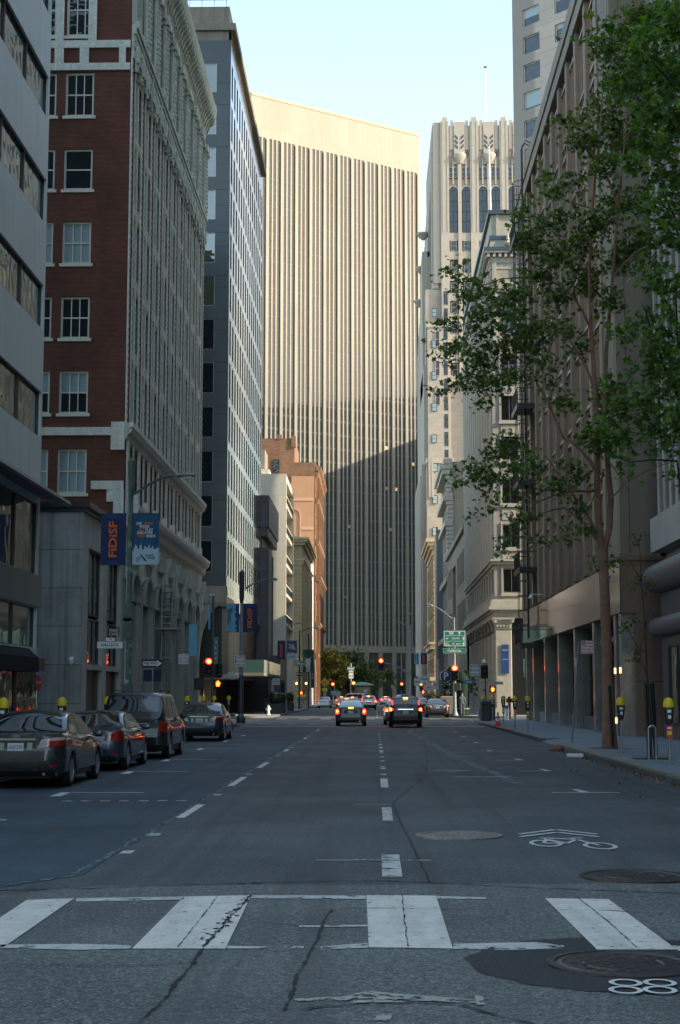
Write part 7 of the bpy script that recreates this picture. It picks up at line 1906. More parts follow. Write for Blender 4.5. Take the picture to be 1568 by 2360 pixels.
def hydrant(px, Y, label, m):
    x = at(px,1640,Y)[0]; e = empty('fire_hydrant', (x,Y,GZ), label, 'fire hydrant'); mb = MB(); mb.lathe((x,Y,GZ), [(.18,0),(.18,.05),(.12,.08),(.11,.45),(.16,.48),(.15,.55),(.13,.62),(.06,.72),(.03,.78),(.001,.79)], 0, 14); mb.build('barrel', m, e); mb = MB(); mb.lathe((x,Y,GZ+.45), [(.001,-.22),(.07,-.22),(.07,.22),(.001,.22)], 0, 10, 'x'); mb.lathe((x,Y,GZ+.40), [(.001,-.22),(.09,-.22),(.09,.0)], 0, 10, 'y'); mb.build('outlets', m, e)
hydrant(619, 125, 'white fire hydrant in front of the dark litter bin', m_signw); hydrant(737, 205, 'small red and white hydrant far up on the left sidewalk', m_meterred)
# --- parking meters
def meter(px, X=None, Y=None, label='', grp='yellow-topped parking meters', tagc=False, top=None):
    if X is None: X = at(px,1600,Y)[0]
    e = empty('parking_meter', (X,Y,GZ), label, 'parking meter', grp)
    mb = MB(); mb.lathe((X,Y,GZ), [(.09,0),(.09,.015),(.03,.02),(.03,1.0)], 0, 10); mb.build('post', m_steel, e)
    mb = MB(); V = []
    mb.loft([[(X+w*cos(2*pi*i/14), Y+d*sin(2*pi*i/14), GZ+z) for i in range(14)] for (w, d, z) in ((.05,.05,.93),(.075,.065,.97),(.095,.08,1.08),(.115,.085,1.25),(.118,.085,1.36))], 0, True, True, True); mb.build('meter_body', m_meter, e)
    mb = MB(); mb.loft([[(X+w*cos(2*pi*i/14), Y+d*sin(2*pi*i/14), GZ+z) for i in range(14)] for (w, d, z) in ((.125,.095,1.345),(.132,.10,1.40),(.12,.09,1.49),(.08,.06,1.555),(.03,.02,1.575))], 0, True, True, True); mb.build('meter_cap', m_meteryel, e)
    mb = MB(); mb.box(X-.045,X+.045,Y-.092,Y-.08,GZ+1.22,GZ+1.29); mb.box(X-.03,X+.04,Y-.09,Y-.075,GZ+1.08,GZ+1.16); mb.build('meter_label', m_signw, e)
    if tagc:
        mb = MB(); mb.box(X-.065,X+.065,Y-.05,Y-.035,GZ+.62,GZ+.92); tg = mb.build('notice', m_meterred, e); mb = MB(); mb.box(X-.055,X+.055,Y-.056,Y-.051,GZ+.70,GZ+.79); mb.build('notice_band', m_meteryel, tg); mb = MB(); mb.box(X-.05,X+.05,Y-.056,Y-.051,GZ+.84,GZ+.88); mb.build('notice_text', m_signw, tg)
    return e
LM = [(9,34.3,'nearest yellow-capped meter at the left picture edge'),(144,40.7,'yellow-capped meter showing above the dark sedan roof'),(249,47.7,'yellow-capped meter above the coupe roof, left of the SUV'),(431.7,67.9,'yellow-capped meter just right of the black SUV'),(469.5,74.4,'yellow-capped meter behind the farthest parked sedan, left one'),(494,79.4,'yellow-capped meter behind the farthest parked sedan, middle one'),(528,87.0,'yellow-capped meter behind the farthest parked sedan, right one')]
for px, Y, lab in LM: meter(px, None, Y, lab)
RM = [(1540,36.3,'nearest yellow-capped meter on the right, with a red notice below',True),(1430,43.5,'yellow-capped meter right beside the big tree trunk',False),(1216,67.7,'yellow-capped meter left of the tilted parking sign, with orange notice',True),(1186.5,73.6,'yellow-capped meter right of the traffic cone, with orange notice',True),(1160,82.5,'yellow-capped meter just behind the traffic cone',True),(1135,90,'yellow-capped meter beside the dark mail box, right one',False),(1114,97.5,'yellow-capped meter beside the dark mail box, left one',True)]
for px, Y, lab, tg in RM: meter(px, None, Y, lab, tagc=tg)
for (px, Y) in ((687,165),(693,171),(699,186),(704,192)): meter(px, None, Y, 'tiny yellow-capped meter far off beside the Pine Street lamp posts', 'far yellow-capped meters')
# --- cone
p = gr(1148,1672,GZ); e = empty('traffic_cone', (p[0],p[1],GZ), 'orange traffic cone with white collars near the right kerb', 'traffic cone')
mo = flat('cone_orange', (.75,.07,.015), .5); mb = MB(); mb.bbox(p[0]-.19,p[0]+.19,p[1]-.19,p[1]+.19,GZ,GZ+.04,.01); mb.lathe((p[0],p[1],GZ), [(.145,.04),(.035,.71),(.02,.72)], 0, 16); mb.build('cone_body', mo, e)
mb = MB(); mb.lathe((p[0],p[1],GZ), [(.115,.24),(.088,.40)], 0, 16); mb.lathe((p[0],p[1],GZ), [(.078,.48),(.06,.58)], 0, 16); mb.build('collar', m_signw, e)
# --- mailboxes / news racks, standpipe, white cooler
p = at(1119,1655,96); e = empty('news_rack', (p[0],96,GZ), 'dark news rack box between two parking meters on the right', 'news rack'); mb = MB()
mb.bbox(p[0]-.33,p[0]+.33,95.7,96.4,GZ,GZ+1.25,.06); mb.build('rack_body', m_dkpole, e); mb = MB(); mb.box(p[0]-.25,p[0]+.25,95.66,95.71,GZ+.65,GZ+1.05); mb.build('rack_window', m_cglass, e)
p = at(1130,1655,98); e = empty('mail_box', (p[0],98,GZ), 'dark blue rounded mail box beside the news rack', 'mail box'); mb = MB()
mb.prism([(p[0]-.3,97.7+a_,GZ+b0) for a_, b0 in ((0,0),(.6,0),(.6,1.05))]+[(p[0]-.3,98.0+.3*cos(t),GZ+1.05+.25*sin(t)) for t in [pi*i/8 for i in range(1,8)]]+[(p[0]-.3,97.7,GZ+1.05)], (.6,0,0)); mb.build('box_body', flat('mail_blue', (.012,.03,.07), .4), e)
mb = MB(); mb.box(p[0]-.2,p[0]+.2,97.64,97.70,GZ+.95,GZ+1.08); mb.build('mail_slot', m_black, e)
p = gr(1174.5,1657,GZ); e = empty('standpipe', (8.9,100.5,GZ), 'dark red standpipe post by the right corner building', 'standpipe'); mb = MB(); x = at(1174.5,1640,100.5)[0]; e.location.x = x; cyl(x,100.5,GZ,GZ+1.5,.09,mb=mb); mb.lathe((x,100.5,GZ+1.25), [(.001,-.2),(.13,-.2),(.13,.2),(.001,.2)], 0, 12, 'x'); mb.build('pipe', flat('dark_red_paint', (.12,.015,.015), .5), e)
x = at(1168,1640,100.0)[0]; e = empty('bollard', (x,100,GZ), 'white bollard with a blue cap next to the red standpipe', 'bollard'); cyl(x,100,GZ,GZ+.75,.15).build('shaft', m_signw, e); mb = MB(); mb.lathe((x,100,GZ+.75), [(.17,0),(.17,.08),(.10,.18),(.001,.2)], 0, 12); mb.build('cap', m_signb, e)
# --- tilted no parking sign
a = Vector(gr(1318,1709.7,GZ)); Y = a.y; b_ = Vector(at(1328,1478,Y)); e = empty('parking_sign', a, 'leaning grey post with a red and white NO PARKING sign by the driveway', 'traffic sign')
mb = MB(); mb.tube([a,b_], .03); mb.build('post', m_steel, e)
x0, x1 = at(1332,1490,Y)[0], at(1364,1490,Y)[0]; z0, z1 = zpx(1348,1506,Y), zpx(1348,1474,Y); w, h = x1-x0, z1-z0; 
bd = MB(); bd.prism([(x0,Y-.05,z0),(x1,Y-.05,z0),(x1,Y-.05,z1),(x0,Y-.05,z1)], (0,.015,0)); bd = bd.build('sign_board', m_signw, e)
mb = MB()
for (u0,u1,v0,v1) in ((0,1,0,.04),(0,1,.96,1),(0,.035,.04,.96),(.965,1,.04,.96),(.07,.36,.68,.92)): mb.quad((x0+w*u0,Y-.053,z0+h*v0),(x0+w*u1,Y-.053,z0+h*v0),(x0+w*u1,Y-.053,z0+h*v1),(x0+w*u0,Y-.053,z0+h*v1))
mb.build('sign_red', m_signr, bd)
for (t, s, u, v, m, kk) in (('NO',.2,.215,.8,m_signw,.22),('PARKING',.15,.67,.8,m_signr,.52),('2AM - 6AM',.16,.5,.56,m_signr,.8),('MON  WED  FRI',.15,.5,.33,m_signr,.86),('STREET CLEANING',.1,.5,.13,m_signr,.86)):
    me = text_mesh(t, h*s, m, bold=.002); xs = [q.co.x for q in me.vertices]; k = w*kk/(max(xs)-min(xs))
    for q in me.vertices: q.co.x *= k
    o = D.objects.new('lettering', me); COL.objects.link(o); o.parent = e; o.location = (x0+w*u-a.x, -.056, z0+h*v-GZ)
e.rotation_euler.y = radians(1.5)
mb = MB(); mb.box(at(1319,1520,Y-.02)[0],at(1325,1520,Y)[0],Y-.06,Y-.03,zpx(1322,1535,Y),zpx(1322,1515,Y)); mb.build('small_plate', m_steel, e)
# --- bike rack
q = gr(1496,1753,GZ); q2 = gr(1513,1753,GZ); e = empty('bike_rack', (q[0],q[1],GZ), 'galvanised hoop bike rack in front of the sapling stakes', 'bike rack')
mb = MB(); zz = zpx(1500,1672,q[1])-.1; pts = [(q[0],q[1],GZ),(q[0],q[1],zz)]+[((q[0]+q2[0])/2-(q2[0]-q[0])/2*cos(t), q[1], zz+.10*sin(t)) for t in [pi*i/8 for i in range(1,8)]]+[(q2[0],q2[1],zz),(q2[0],q2[1],GZ)]; mb.tube(pts, .028, 0, 10); mb.build('hoop', m_steel, e)
# --- right side corner poles: signs, signals, lamp
Y = 101.0; X = at(1104,1600,Y)[0]; e = empty('signal_pole', (X,Y,GZ), 'grey pole holding the DO NOT BLOCK sign at the right near corner', 'pole'); cyl(X,Y,GZ,zpx(1104,1530,Y),.06).build('pole', m_polegrey, e)
sign('regulatory_sign', 'big white DO NOT BLOCK INTERSECTION sign at the right corner', 'traffic sign', 1083,1107,1530,1557,Y-.2,m_signw,m_signk,[('DO NOT',.29,.78,m_signk),('BLOCK',.29,.47,m_signk),('INTERSECTION',.19,.17,m_signk)])
signal('traffic_signal', 'black sideways signal head with grey visors right of the big DO NOT BLOCK sign', 1117, 1530, 1563, Y, None, boxw=.5)
mb = MB(); p = at(1115,1527,Y); mb.lathe(p, [(.10,0),(.1,.15),(.05,.22),(.001,.24)], 0, 10); mb.box(p[0]-.2,p[0]+.35,Y-.03,Y+.03,p[2]-.15,p[2]-.1); o = mb.build('signal_camera', m_signw, None, p); tag(o, 'small white camera dome above the sideways signal head', 'camera')
X = at(1126,1600,Y)[0]; cyl(at(1120,1600,Y)[0],Y+.1,GZ,zpx(1118,1528,Y),.05).build('signal_post', m_dkpole, None, (at(1120,1600,Y)[0],Y+.1,GZ)); tag(D.objects['signal_post.001'], 'dark post under the sideways signal head on the right', 'pole')
sign('street_name_sign', 'white CALIFORNIA street name sign on the right, in front of the corner pier', 'street sign', 1126,1160,1570,1577,Y-.4,m_signw,m_signk,[('CALIFORNIA',.75,.5,m_signk)])
hand('orange hand signal in front of the right corner pier', 1136, 1588, Y-.3, .42)
mb = MB(); mb.tube([at(1120,1572,Y-.2), at(1136,1572,Y-.35), at(1136,1580,Y-.3)], .03, 0, 6); p = at(1120,1572,Y-.2); o = mb.build('sign_bracket', m_dkpole, None, p); tag(o, 'dark bracket carrying the right CALIFORNIA sign', 'bracket')
sign('blue_sign', 'blue sign with a pale bar left of the right DO NOT BLOCK pole', 'sign', 1070,1092,1567,1575.5,Y+8,m_signb,None,[])
mb = MB(); p = at(1072,1572.5,Y+7.9); q_ = at(1089,1569.5,Y+7.9); mb.box(p[0]+.03,q_[0]-.05,Y+7.9,Y+7.93,p[2],q_[2]-.02); mb.build('pale_bar', flat('pale_yellow', (.5,.5,.32), .5), D.objects['blue_sign.001'])
# pole A
Y = 118.5; X = at(1048,1600,Y)[0]; e = cobra('street_lamp', 'grey lamp post holding the green highway and California signs at the right far corner', X, Y, zpx(1046,1422,Y), .15, .07, m_polegrey, .3, [(1046,1428),(1030,1416),(1015,1404),(1000,1396),(988,1393)])
e2 = sign('highway_sign', 'green three-row highway direction sign with white arrows on the right lamp post', 'traffic sign', 1022,1074,1452,1490,Y-.35,m_signg,m_signw,[])
x0, x1 = at(1022,1470,Y)[0], at(1074,1470,Y)[0]; z0, z1 = zpx(1048,1490,Y-.35), zpx(1048,1452,Y-.35); w, h = x1-x0, z1-z0; y = Y-.35-.016
mb = MB()
for v in (.33,.66): mb.quad((x0+w*.03,y,z0+h*v),(x0+w*.97,y,z0+h*v),(x0+w*.97,y,z0+h*(v+.02)),(x0+w*.03,y,z0+h*(v+.02)))
for (u, v) in ((.70,.83),(.88,.5),(.88,.17)):
    cx, cz, s = x0+w*u, z0+h*v, h*.11; mb.add([(cx-s*.3,y,cz-s),(cx+s*.3,y,cz-s),(cx+s*.3,y,cz),(cx+s*.85,y,cz),(cx,y,cz+s),(cx-s*.85,y,cz),(cx-s*.3,y,cz)], [(0,1,2,3,4,5,6)])
mb.box(x0+w*.25,x0+w*.43,y-.002,y,z0+h*.75,z0+h*.91)
mb.build('sign_lettering', m_signw, e2)
mb = MB()
for (u, v) in ((.16,.5),(.44,.17)): cx, cz = x0+w*u, z0+h*v; mb.add([(cx-.14,y-.001,cz+.12),(cx,y-.001,cz+.15),(cx+.14,y-.001,cz+.12),(cx+.12,y-.001,cz-.05),(cx,y-.001,cz-.15),(cx-.12,y-.001,cz-.05)], [(0,1,2,3,4,5)])
mb.build('route_shields', flat('shield_blue', (.08,.12,.35), .5), e2)
for (t, u, v, s) in (('101',.34,.83,.13),('280',.16,.5,.12),('SOUTH',.55,.5,.15),('BAY',.16,.22,.11),('BRIDGE',.16,.11,.10),('80',.44,.17,.12),('EAST',.66,.17,.13)):
    lettering(e2, t, h*s, (-w/2+w*u, -.02, h*v), m_signk if t == '101' else m_signw, bold=.004)
sign('street_name_sign', 'green California street sign below the highway sign', 'street sign', 1021,1074,1493.5,1505,Y-.35,m_signg,m_signw,[('California',.72,.5,m_signw)])
signal('traffic_signal', 'bright red signal head on the right lamp post under the green signs', 1048, 1534, 1567, Y-.4, 0, boxw=.60)
mb = MB(); mb.tube([(X,Y,zpx(1048,1545,Y)),(at(1068,1540,Y)[0],Y,zpx(1068,1539,Y))], .03); o = mb.build('bracket_arm', m_dkpole, None, (X,Y,zpx(1048,1545,Y))); tag(o, 'short horizontal bracket beside the bright red signal', 'bracket')
p = at(1056,1582,Y-.2); mb = MB(); mb.bbox(p[0]-.2,p[0]+.22,Y-.2,Y+.1,p[2]-.3,p[2]+.3,.04); o = mb.build('signal_box', m_dkpole, None, (p[0],Y-.2,p[2]-.3)); tag(o, 'dark control box on the right lamp post below the red signal', 'box')
# kiosk
p = at(1064,1650,121); e = empty('advertising_kiosk', (p[0],121,GZ), 'dark green round advertising kiosk behind the right lamp post', 'kiosk'); mb = MB(); mb.lathe((p[0],121,GZ), [(.56,0),(.56,.4),(.5,.45),(.5,2.6),(.60,2.65),(.60,2.85),(.45,3.1),(.15,3.45),(.001,3.5)], 0, 18); mb.build('drum', flat('kiosk_green', (.010,.026,.019), .8, 0, .15), e); mb = MB(); mb.lathe((p[0],121,GZ), [(.64,.5),(.64,.55)], 0, 18); mb.build('ring_trim', m_yt, e)
# low planter/plinth right of the black parked car
p = at(1038,1650,124); mb = MB(); mb.bbox(p[0]-.8,p[0]+.7,123.6,125,GZ,GZ+1.5,.06); o = mb.build('stone_planter', m_lo, None, (p[0],124.3,GZ)); tag(o, 'boxy stone planter between the parked black sedan and the kiosk', 'planter')
for i in range(9):
    p = at(992+i*7.2, 1604, 120+i*1.8)
    bm_ = MB(); X_, Y_ = p[0]+.35, 132+i*3.0; X_ = at(988+i*8, 1604, Y_)[0]
    e = empty('flower_pot_shrub', (X_,Y_,GZ), 'low shrub with yellow tips in the hedge row by the parked black sedan', 'shrub', 'yellow-tipped shrubs on the right sidewalk')
    bm_.lathe((X_,Y_,GZ), [(.3,0),(.36,.8),(.33,.82)], 0, 12); bm_.build('pot', m_dkpole, e)
    foliage('foliage', [((X_,Y_,GZ+1.15), .42)], e, m_leafd, .12, 500, 60+i, LEAF_S, 1.0, .3); foliage('yellow_tips', [((X_,Y_,GZ+1.55), .28)], e, m_leafy, .12, 300, 80+i, LEAF_S, .5, .3)
# P sign
Y = 150; e = empty('projecting_parking_sign', (at(1030,1560,Y)[0],Y,zpx(1030,1580,Y)), 'black projecting sign with a white P in a circle', 'sign'); a = at(1018,1584,Y); b_ = at(1046,1543,Y); mb = MB(); mb.box(a[0],b_[0],Y,Y+.15,a[2],b_[2]); mb.build('sign_board', m_black, e)
c = at(1028,1558,Y-.02); mb = MB(); mb.lathe(c, [(.001,-.01),(.62,-.01),(.62,.02)], 0, 28, 'y'); mb.build('disc', m_signw, e); mb = MB(); mb.lathe((c[0],Y-.04,c[2]), [(.001,-.005),(.53,-.005),(.53,.02)], 0, 28, 'y'); mb.build('disc_inner', m_banb, e)
lettering(e, 'P', .95, (c[0]-e.location.x, -.06, c[2]-e.location.z), m_signw, bold=.03)
lettering(e, 'PUBLIC PARKING', .16, (0, -.03, .12), m_signw)
# assorted far signs on the right
for (x0_, x1_, y0_, y1_, Yf, bg, txt, lab) in ((969,989,1557,1573,165,m_signw,'GARAGE','white board with a dark diamond logo far off on the right'),(998,1008,1568,1588,158,m_signw,'1H','tall narrow white board left of the P sign'),(1036,1048,1572,1600,140,m_signw,'EXIT','white notice board right of the P sign'),(978,1000,1578,1590,170,m_signw,'CAFE','white board under the diamond logo board'),(955,968,1562,1580,175,m_signw,'TAXI','white board beside the mast pole')):
    sign('shop_board', lab, 'sign', x0_, x1_, y0_, y1_, Yf, bg, None, [(txt, .35, .5, m_signk)])
# mast arm signal
Y = 196; X = at(947,1600,Y)[0]; e = cobra('street_lamp', 'tall lamp post with a curved mast arm over the street far off on the right', X, Y, zpx(946,1440,Y), .18, .09, m_polegrey, .4, [(944,1448),(936,1440),(926,1435),(915,1431),(903,1430)])
mb = MB(); mb.tube([at(946,1560,Y),at(938,1550,Y),at(925,1540,Y),at(908,1532,Y),at(890,1528,Y),at(878,1527,Y)], [.13,.12,.10,.09,.08,.06], 0, 8); mb.build('mast_arm', m_polegrey, e)
signal('traffic_signal', 'red signal head hanging from the curved mast arm over the street', 878.5, 1518, 1545, Y-.3, 0, boxw=.72)
z0, z1 = zpx(970,1530,Y), zpx(970,1505,Y); banner('pale blue banner left of the mast arm post', at(955,1515,Y)[0], at(965,1515,Y)[0]+.0, z0, z1, Y, 'welcome'); banner('dark FiDiSF banner right of the mast arm post', at(970,1515,Y)[0], at(984,1515,Y)[0], z0, z1, Y, 'fid')
hand('orange hand signal on the mast arm post', 976, 1594, Y-.4, .5); 
signal('traffic_signal', 'small red signal head low on the mast arm post', 971, 1574, 1592, Y-.2, 0, boxw=.4)
# far median cluster in front of the trees
Y = 250; X = at(809,1600,Y)[0]; e = empty('signal_pole', (X,Y,GZ), 'pale signal pole with signs in front of the dark trees', 'pole'); cyl(X,Y,GZ,zpx(809,1528,Y),.12).build('pole', m_polegrey, e)
sign('street_name_sign', 'green street name sign at the top of the pale pole before the trees', 'street sign', 801,817,1536,1544,Y-.3,m_signg,m_signw,[('Market',.7,.5,m_signw)])
sign('regulatory_sign', 'white two-row regulatory sign on the pale pole before the trees', 'traffic sign', 804,815,1545,1563,Y-.3,m_signw,m_signk,[('KEEP',.25,.75,m_signk),('CLEAR',.25,.3,m_signk)])
signal('traffic_signal', 'red signal head right of the pale pole before the dark trees', 815, 1570, 1592, Y-.3, 0, boxw=.75)
signal('traffic_signal', 'red signal head under the yellow-green tree', 767.5, 1573, 1592, Y-2, 0, boxw=.6)
signal('traffic_signal', 'small red signal head before the slab tower entrance', 926, 1573, 1590, Y+20, 0, boxw=.6)
cyl(at(767.5,1600,Y-2)[0],Y-1.6,GZ,zpx(767,1580,Y-2),.1).build('signal_post', m_dkpole, None, (at(767.5,1600,Y-2)[0],Y-1.6,GZ)); tag(D.objects['signal_post.002'], 'post under the red signal below the yellow-green tree', 'pole')
cyl(at(926,1600,Y+20)[0],Y+20.4,GZ,zpx(926,1500,Y+20),.1).build('signal_post', m_polegrey, None, (at(926,1600,Y+20)[0],Y+20.4,GZ)); tag(D.objects['signal_post.003'], 'post under the small red signal before the slab tower entrance', 'pole')
# yellow diamond warning sign
Y = 205; c = at(749,1572,Y); e = empty('warning_sign', (c[0],Y,GZ), 'orange diamond warning sign with a lime plate on a post before the leftmost tree', 'traffic sign'); cyl(c[0],Y,GZ,c[2]+.6,.06).build('post', m_steel, e)
mb = MB(); s = .62; mb.prism([(c[0]-s,Y-.1,c[2]),(c[0],Y-.1,c[2]-s),(c[0]+s,Y-.1,c[2]),(c[0],Y-.1,c[2]+s)], (0,.03,0)); mb.build('diamond', m_signo, e)
mb = MB(); mb.box(c[0]-.16,c[0]-.06,Y-.115,Y-.105,c[2]-.25,c[2]+.2); mb.prism([(c[0]+.02,Y-.115,c[2]-.25),(c[0]+.12,Y-.115,c[2]-.25),(c[0]+.22,Y-.115,c[2]+.22)], (0,.01,0)); mb.build('symbol', m_signk, e)
mb = MB(); mb.box(c[0]-.38,c[0]+.38,Y-.1,Y-.08,c[2]-1.15,c[2]-.75); mb.build('lime_plate', flat('lime', (.4,.6,.02), .5), e)
e = sign('striped_board', 'blue and white striped board under the leftmost tree', 'sign', 763,777,1592,1602,235,m_signw,None,[]); mb = MB(); a = at(763,1602,235); b_ = at(777,1592,235)
for i in range(4): u = a[0]+(b_[0]-a[0])*i/4; mb.add([(u,234.97,a[2]),(u+.12,234.97,a[2]),(u+.24,234.97,b_[2]),(u+.12,234.97,b_[2])], [(0,1,2,3)])
mb.build('stripes', m_signb, e)
sign('do_not_enter_sign', 'white and red do not enter sign before the dark trees', 'traffic sign', 838,847,1587,1598,225,m_signw,None,[('DO NOT',.25,.8,m_signr),('ENTER',.25,.2,m_signr)])
p = at(842,1600,225.1); cyl(p[0],225.1,GZ,zpx(842,1590,225),.05).build('sign_pole', m_steel, None, (p[0],225.1,GZ)); tag(D.objects['sign_pole.001'], 'post of the do not enter sign before the dark trees', 'pole')
e = sign('round_sign', 'round orange-red disc sign near the slab tower entrance', 'traffic sign', 956,964,1558,1566,230,m_signr,None,[])
# bus shelter with domed green roof
Y = 262; c = at(834,1600,Y); e = empty('transit_shelter', (c[0],Y,GZ), 'transit shelter with a pale green domed roof before the dark trees', 'shelter'); mb = MB()
for s in (-1.6,1.6): mb.tube([(c[0]+s,Y,GZ),(c[0]+s,Y,GZ+3.1)], .06)
mb.build('shelter_post', m_dkpole, e); mb = MB(); mb.loft([[(c[0]+r_*cos(2*pi*i/20), Y+r_*.5*sin(2*pi*i/20), GZ+z) for i in range(20)] for (r_, z) in ((2.1,3.1),(2.2,3.25),(1.6,3.5),(.6,3.7),(.05,3.75))], 0, True, True, True); mb.build('domed_roof', flat('pale_green_roof', (.22,.33,.27), .5), e)
mb = MB(); mb.box(c[0]-1.5,c[0]+1.5,Y+.3,Y+.34,GZ+.4,GZ+2.9); mb.build('glass_back', m_gg, e)
# stop sign at the alley, signal and box built solid in place of reflections in the glass
c = at(86,1573,53.0); e = empty('stop_sign', (c[0],53,GZ), 'small red octagonal stop sign facing sideways in the dark alley', 'traffic sign'); cyl(c[0],53.05,GZ,c[2],.03).build('post', m_steel, e); mb = MB(); mb.prism([(c[0]+.22*cos(pi/8+pi/4*i)*.75,53,c[2]+.30*sin(pi/8+pi/4*i)) for i in range(8)], (0,.02,0)); mb.build('octagon', m_signr, e); lettering(e, 'STOP', .13, (0,-.012,c[2]-GZ), m_signw)
signal('traffic_signal', 'small red signal standing in for mirrored red lights in the panel building shopfront', 32, 1534, 1552, 47.2, 0, boxw=.22)
p = at(32,1600,47.3); cyl(p[0],47.4,GZ,zpx(32,1540,47.3),.04).build('signal_post', m_dkpole, None, (p[0],47.4,GZ)); tag(D.objects['signal_post.004'], 'thin post added under the stand-in red signal by the panel building', 'pole')
mb = MB(); p = at(51,1575,48.3); mb.bbox(p[0]-.12,p[0]+.14,48.2,48.4,p[2]-.28,p[2]+.22,.03); o = mb.build('reflected_box', m_steel, None, (p[0],48.3,p[2]-.28)); tag(o, 'grey intercom box added in place of a mirrored walk signal on the panel building', 'reflection')
# flower box between SUV and sedan
p = at(438,1640,60); e = empty('news_rack', (-8.5,64,GZ), 'sticker-covered yellow and green news rack between the SUV and the farthest parked sedan', 'news rack'); X_ = at(437,1640,64)[0]; e.location.x = X_; mb = MB(); mb.bbox(X_-.25,X_+.25,63.8,64.2,GZ,GZ+1.15,.03); mb.build('rack_body', stone('sticker_mix', (.28,.30,.06), .8, .6, .4, 7), e)
mb = MB(); mb.box(X_-.18,X_+.18,63.77,63.8,GZ+.6,GZ+.95); mb.build('rack_window', m_cglass, e)
# litter on the road
p = gr(1283,1730); mb = MB(); rr2 = random.Random(4); mb.loft([[(p[0]+w_*cos(2*pi*i/12)*(1+.12*sin(i*2.1)), p[1]+w_*.8*sin(2*pi*i/12)*(1+.1*cos(i*3)), z) for i in range(12)] for (w_, z) in ((.20,.0),(.25,.05),(.20,.13),(.10,.17),(.03,.18))], 0, True, True, True); o = mb.build('paper_bag', flat('brown_paper', (.20,.11,.06), .8), None, (p[0],p[1],0)); tag(o, 'crumpled brown bag lying at the end of the near kerb', 'litter')
p = gr(1328,1745); mb = MB(); mb.bbox(p[0]-.26,p[0]+.20,p[1]-.1,p[1]+.14,.0,.11,.02); o = mb.build('foam_box', m_signw, None, (p[0],p[1],0)); tag(o, 'flat white box lying in the gutter of the near kerb', 'litter')
p = gr(1447,1768); mb = MB(); mb.loft([[(p[0]+w_*cos(2*pi*i/9)*(1+.3*sin(i*2.7)), p[1]+w_*.6*sin(2*pi*i/9), z) for i in range(9)] for (w_, z) in ((.15,.0),(.13,.04),(.04,.09))], 0); o = mb.build('paper_scrap', m_signw, None, (p[0],p[1],0)); tag(o, 'crumpled white paper in the gutter by dead leaves', 'litter')
mb = MB(); V = []; F_ = []
for i in range(420):
    t = rr2.random(); x = rr2.gauss(5.93, .10) if t < .96 else rr2.uniform(4.6, 6.0); y = rr2.uniform(27, 50); leaf(V, F_, Vector((min(x,6.02), y, .02)), rr2.uniform(.03,.07), rr2, LEAF_S, 0)
mb.add(V, F_); o = mb.build('fallen_leaves', leafmat('dry_leaf', (.10,.05,.02), (.22,.13,.05), .1), None, fix=False); tag(o, 'dry brown leaves scattered along the right gutter', 'leaves', kind='stuff')
# one pedestrian in the distance by the kiosk
def person(label, x, y, face, top, legs, hair, scale=1.0):
    e = empty('person', (x,y,GZ), label, 'person')
    me = D.meshes.new('person_body'); s = scale
    V = [(0,0,.95),(0,0,1.15),(0,.01,1.38),(0,0,1.50),(0,.0,1.60),(0,.0,1.72),(.09,0,.92),(.11,.12,.50),(.11,.02,.10),(.11,.14,.04),(-.09,0,.92),(-.10,-.06,.50),(-.10,-.26,.14),(-.10,-.16,.05),(.18,0,1.42),(.24,-.06,1.15),(.22,.06,.92),(.22,.10,.84),(-.18,0,1.42),(-.24,.06,1.15),(-.22,.16,.94),(-.22,.20,.87)]
    E_ = [(0,1),(1,2),(2,3),(3,4),(4,5),(0,6),(6,7),(7,8),(8,9),(0,10),(10,11),(11,12),(12,13),(2,14),(14,15),(15,16),(16,17),(2,18),(18,19),(19,20),(20,21)]
    R_ = [.14,.13,.15,.055,.085,.075,.095,.065,.045,.04,.095,.065,.045,.04,.065,.045,.035,.03,.065,.045,.035,.03]
    me.from_pydata([(a*s, b*s, c*s) for a, b, c in V], E_, []); o = D.objects.new('body', me); COL.objects.link(o); o.parent = e; md = o.modifiers.new('skin', 'SKIN')
    for i, r_ in enumerate(R_): me.skin_vertices[0].data[i].radius = (r_*s, r_*s*.8)
    me.skin_vertices[0].data[0].use_root = True; ss = o.modifiers.new('sub', 'SUBSURF'); ss.levels = 1; ss.render_levels = 1
    me.materials.append(flat('clothes_'+label[:9].replace(' ', '_'), top, .8)); 
    mb = MB(); mb.lathe((x,y,GZ+1.62*s), [(.001,-.13),(.07,-.10),(.085,0),(.07,.10),(.001,.14)], 0, 12); mb.build('head', flat('skin', (.42,.25,.18), .6), e)
    mb = MB(); mb.lathe((x,y+.015,GZ+1.66*s), [(.092,-.06),(.094,.03),(.07,.10),(.001,.125)], 0, 12); mb.build('hair', hair, e)
    mb = MB()
    for (a, b) in ((.11,.06),(-.10,-.2)): mb.bbox(x+a-.05,x+a+.05,y+b-.02,y+b+.24,GZ,GZ+.09,.015)
    mb.build('shoe', m_black, e); mb = MB()
    for P_ in ([(x+.09,y,GZ+.95),(x+.11,y+.12,GZ+.5),(x+.11,y+.02,GZ+.08)], [(x-.09,y,GZ+.95),(x-.10,y-.06,GZ+.5),(x-.10,y-.24,GZ+.12)]): mb.tube(P_, [.115,.085,.07], 0, 10)
    mb.build('trousers', legs, e); e.rotation_euler.z = 0; return e
x = at(1077,1640,113)[0]; person('person in a grey-blue jacket walking by the far right kiosk', x, 119.5, 0, (.14,.16,.20), flat('jeans', (.06,.08,.12), .8), m_black)
x = at(986,1610,175)[0]; person('person in dark clothes standing far off near the right signs', x, 172, 0, (.03,.03,.04), m_black, m_black)
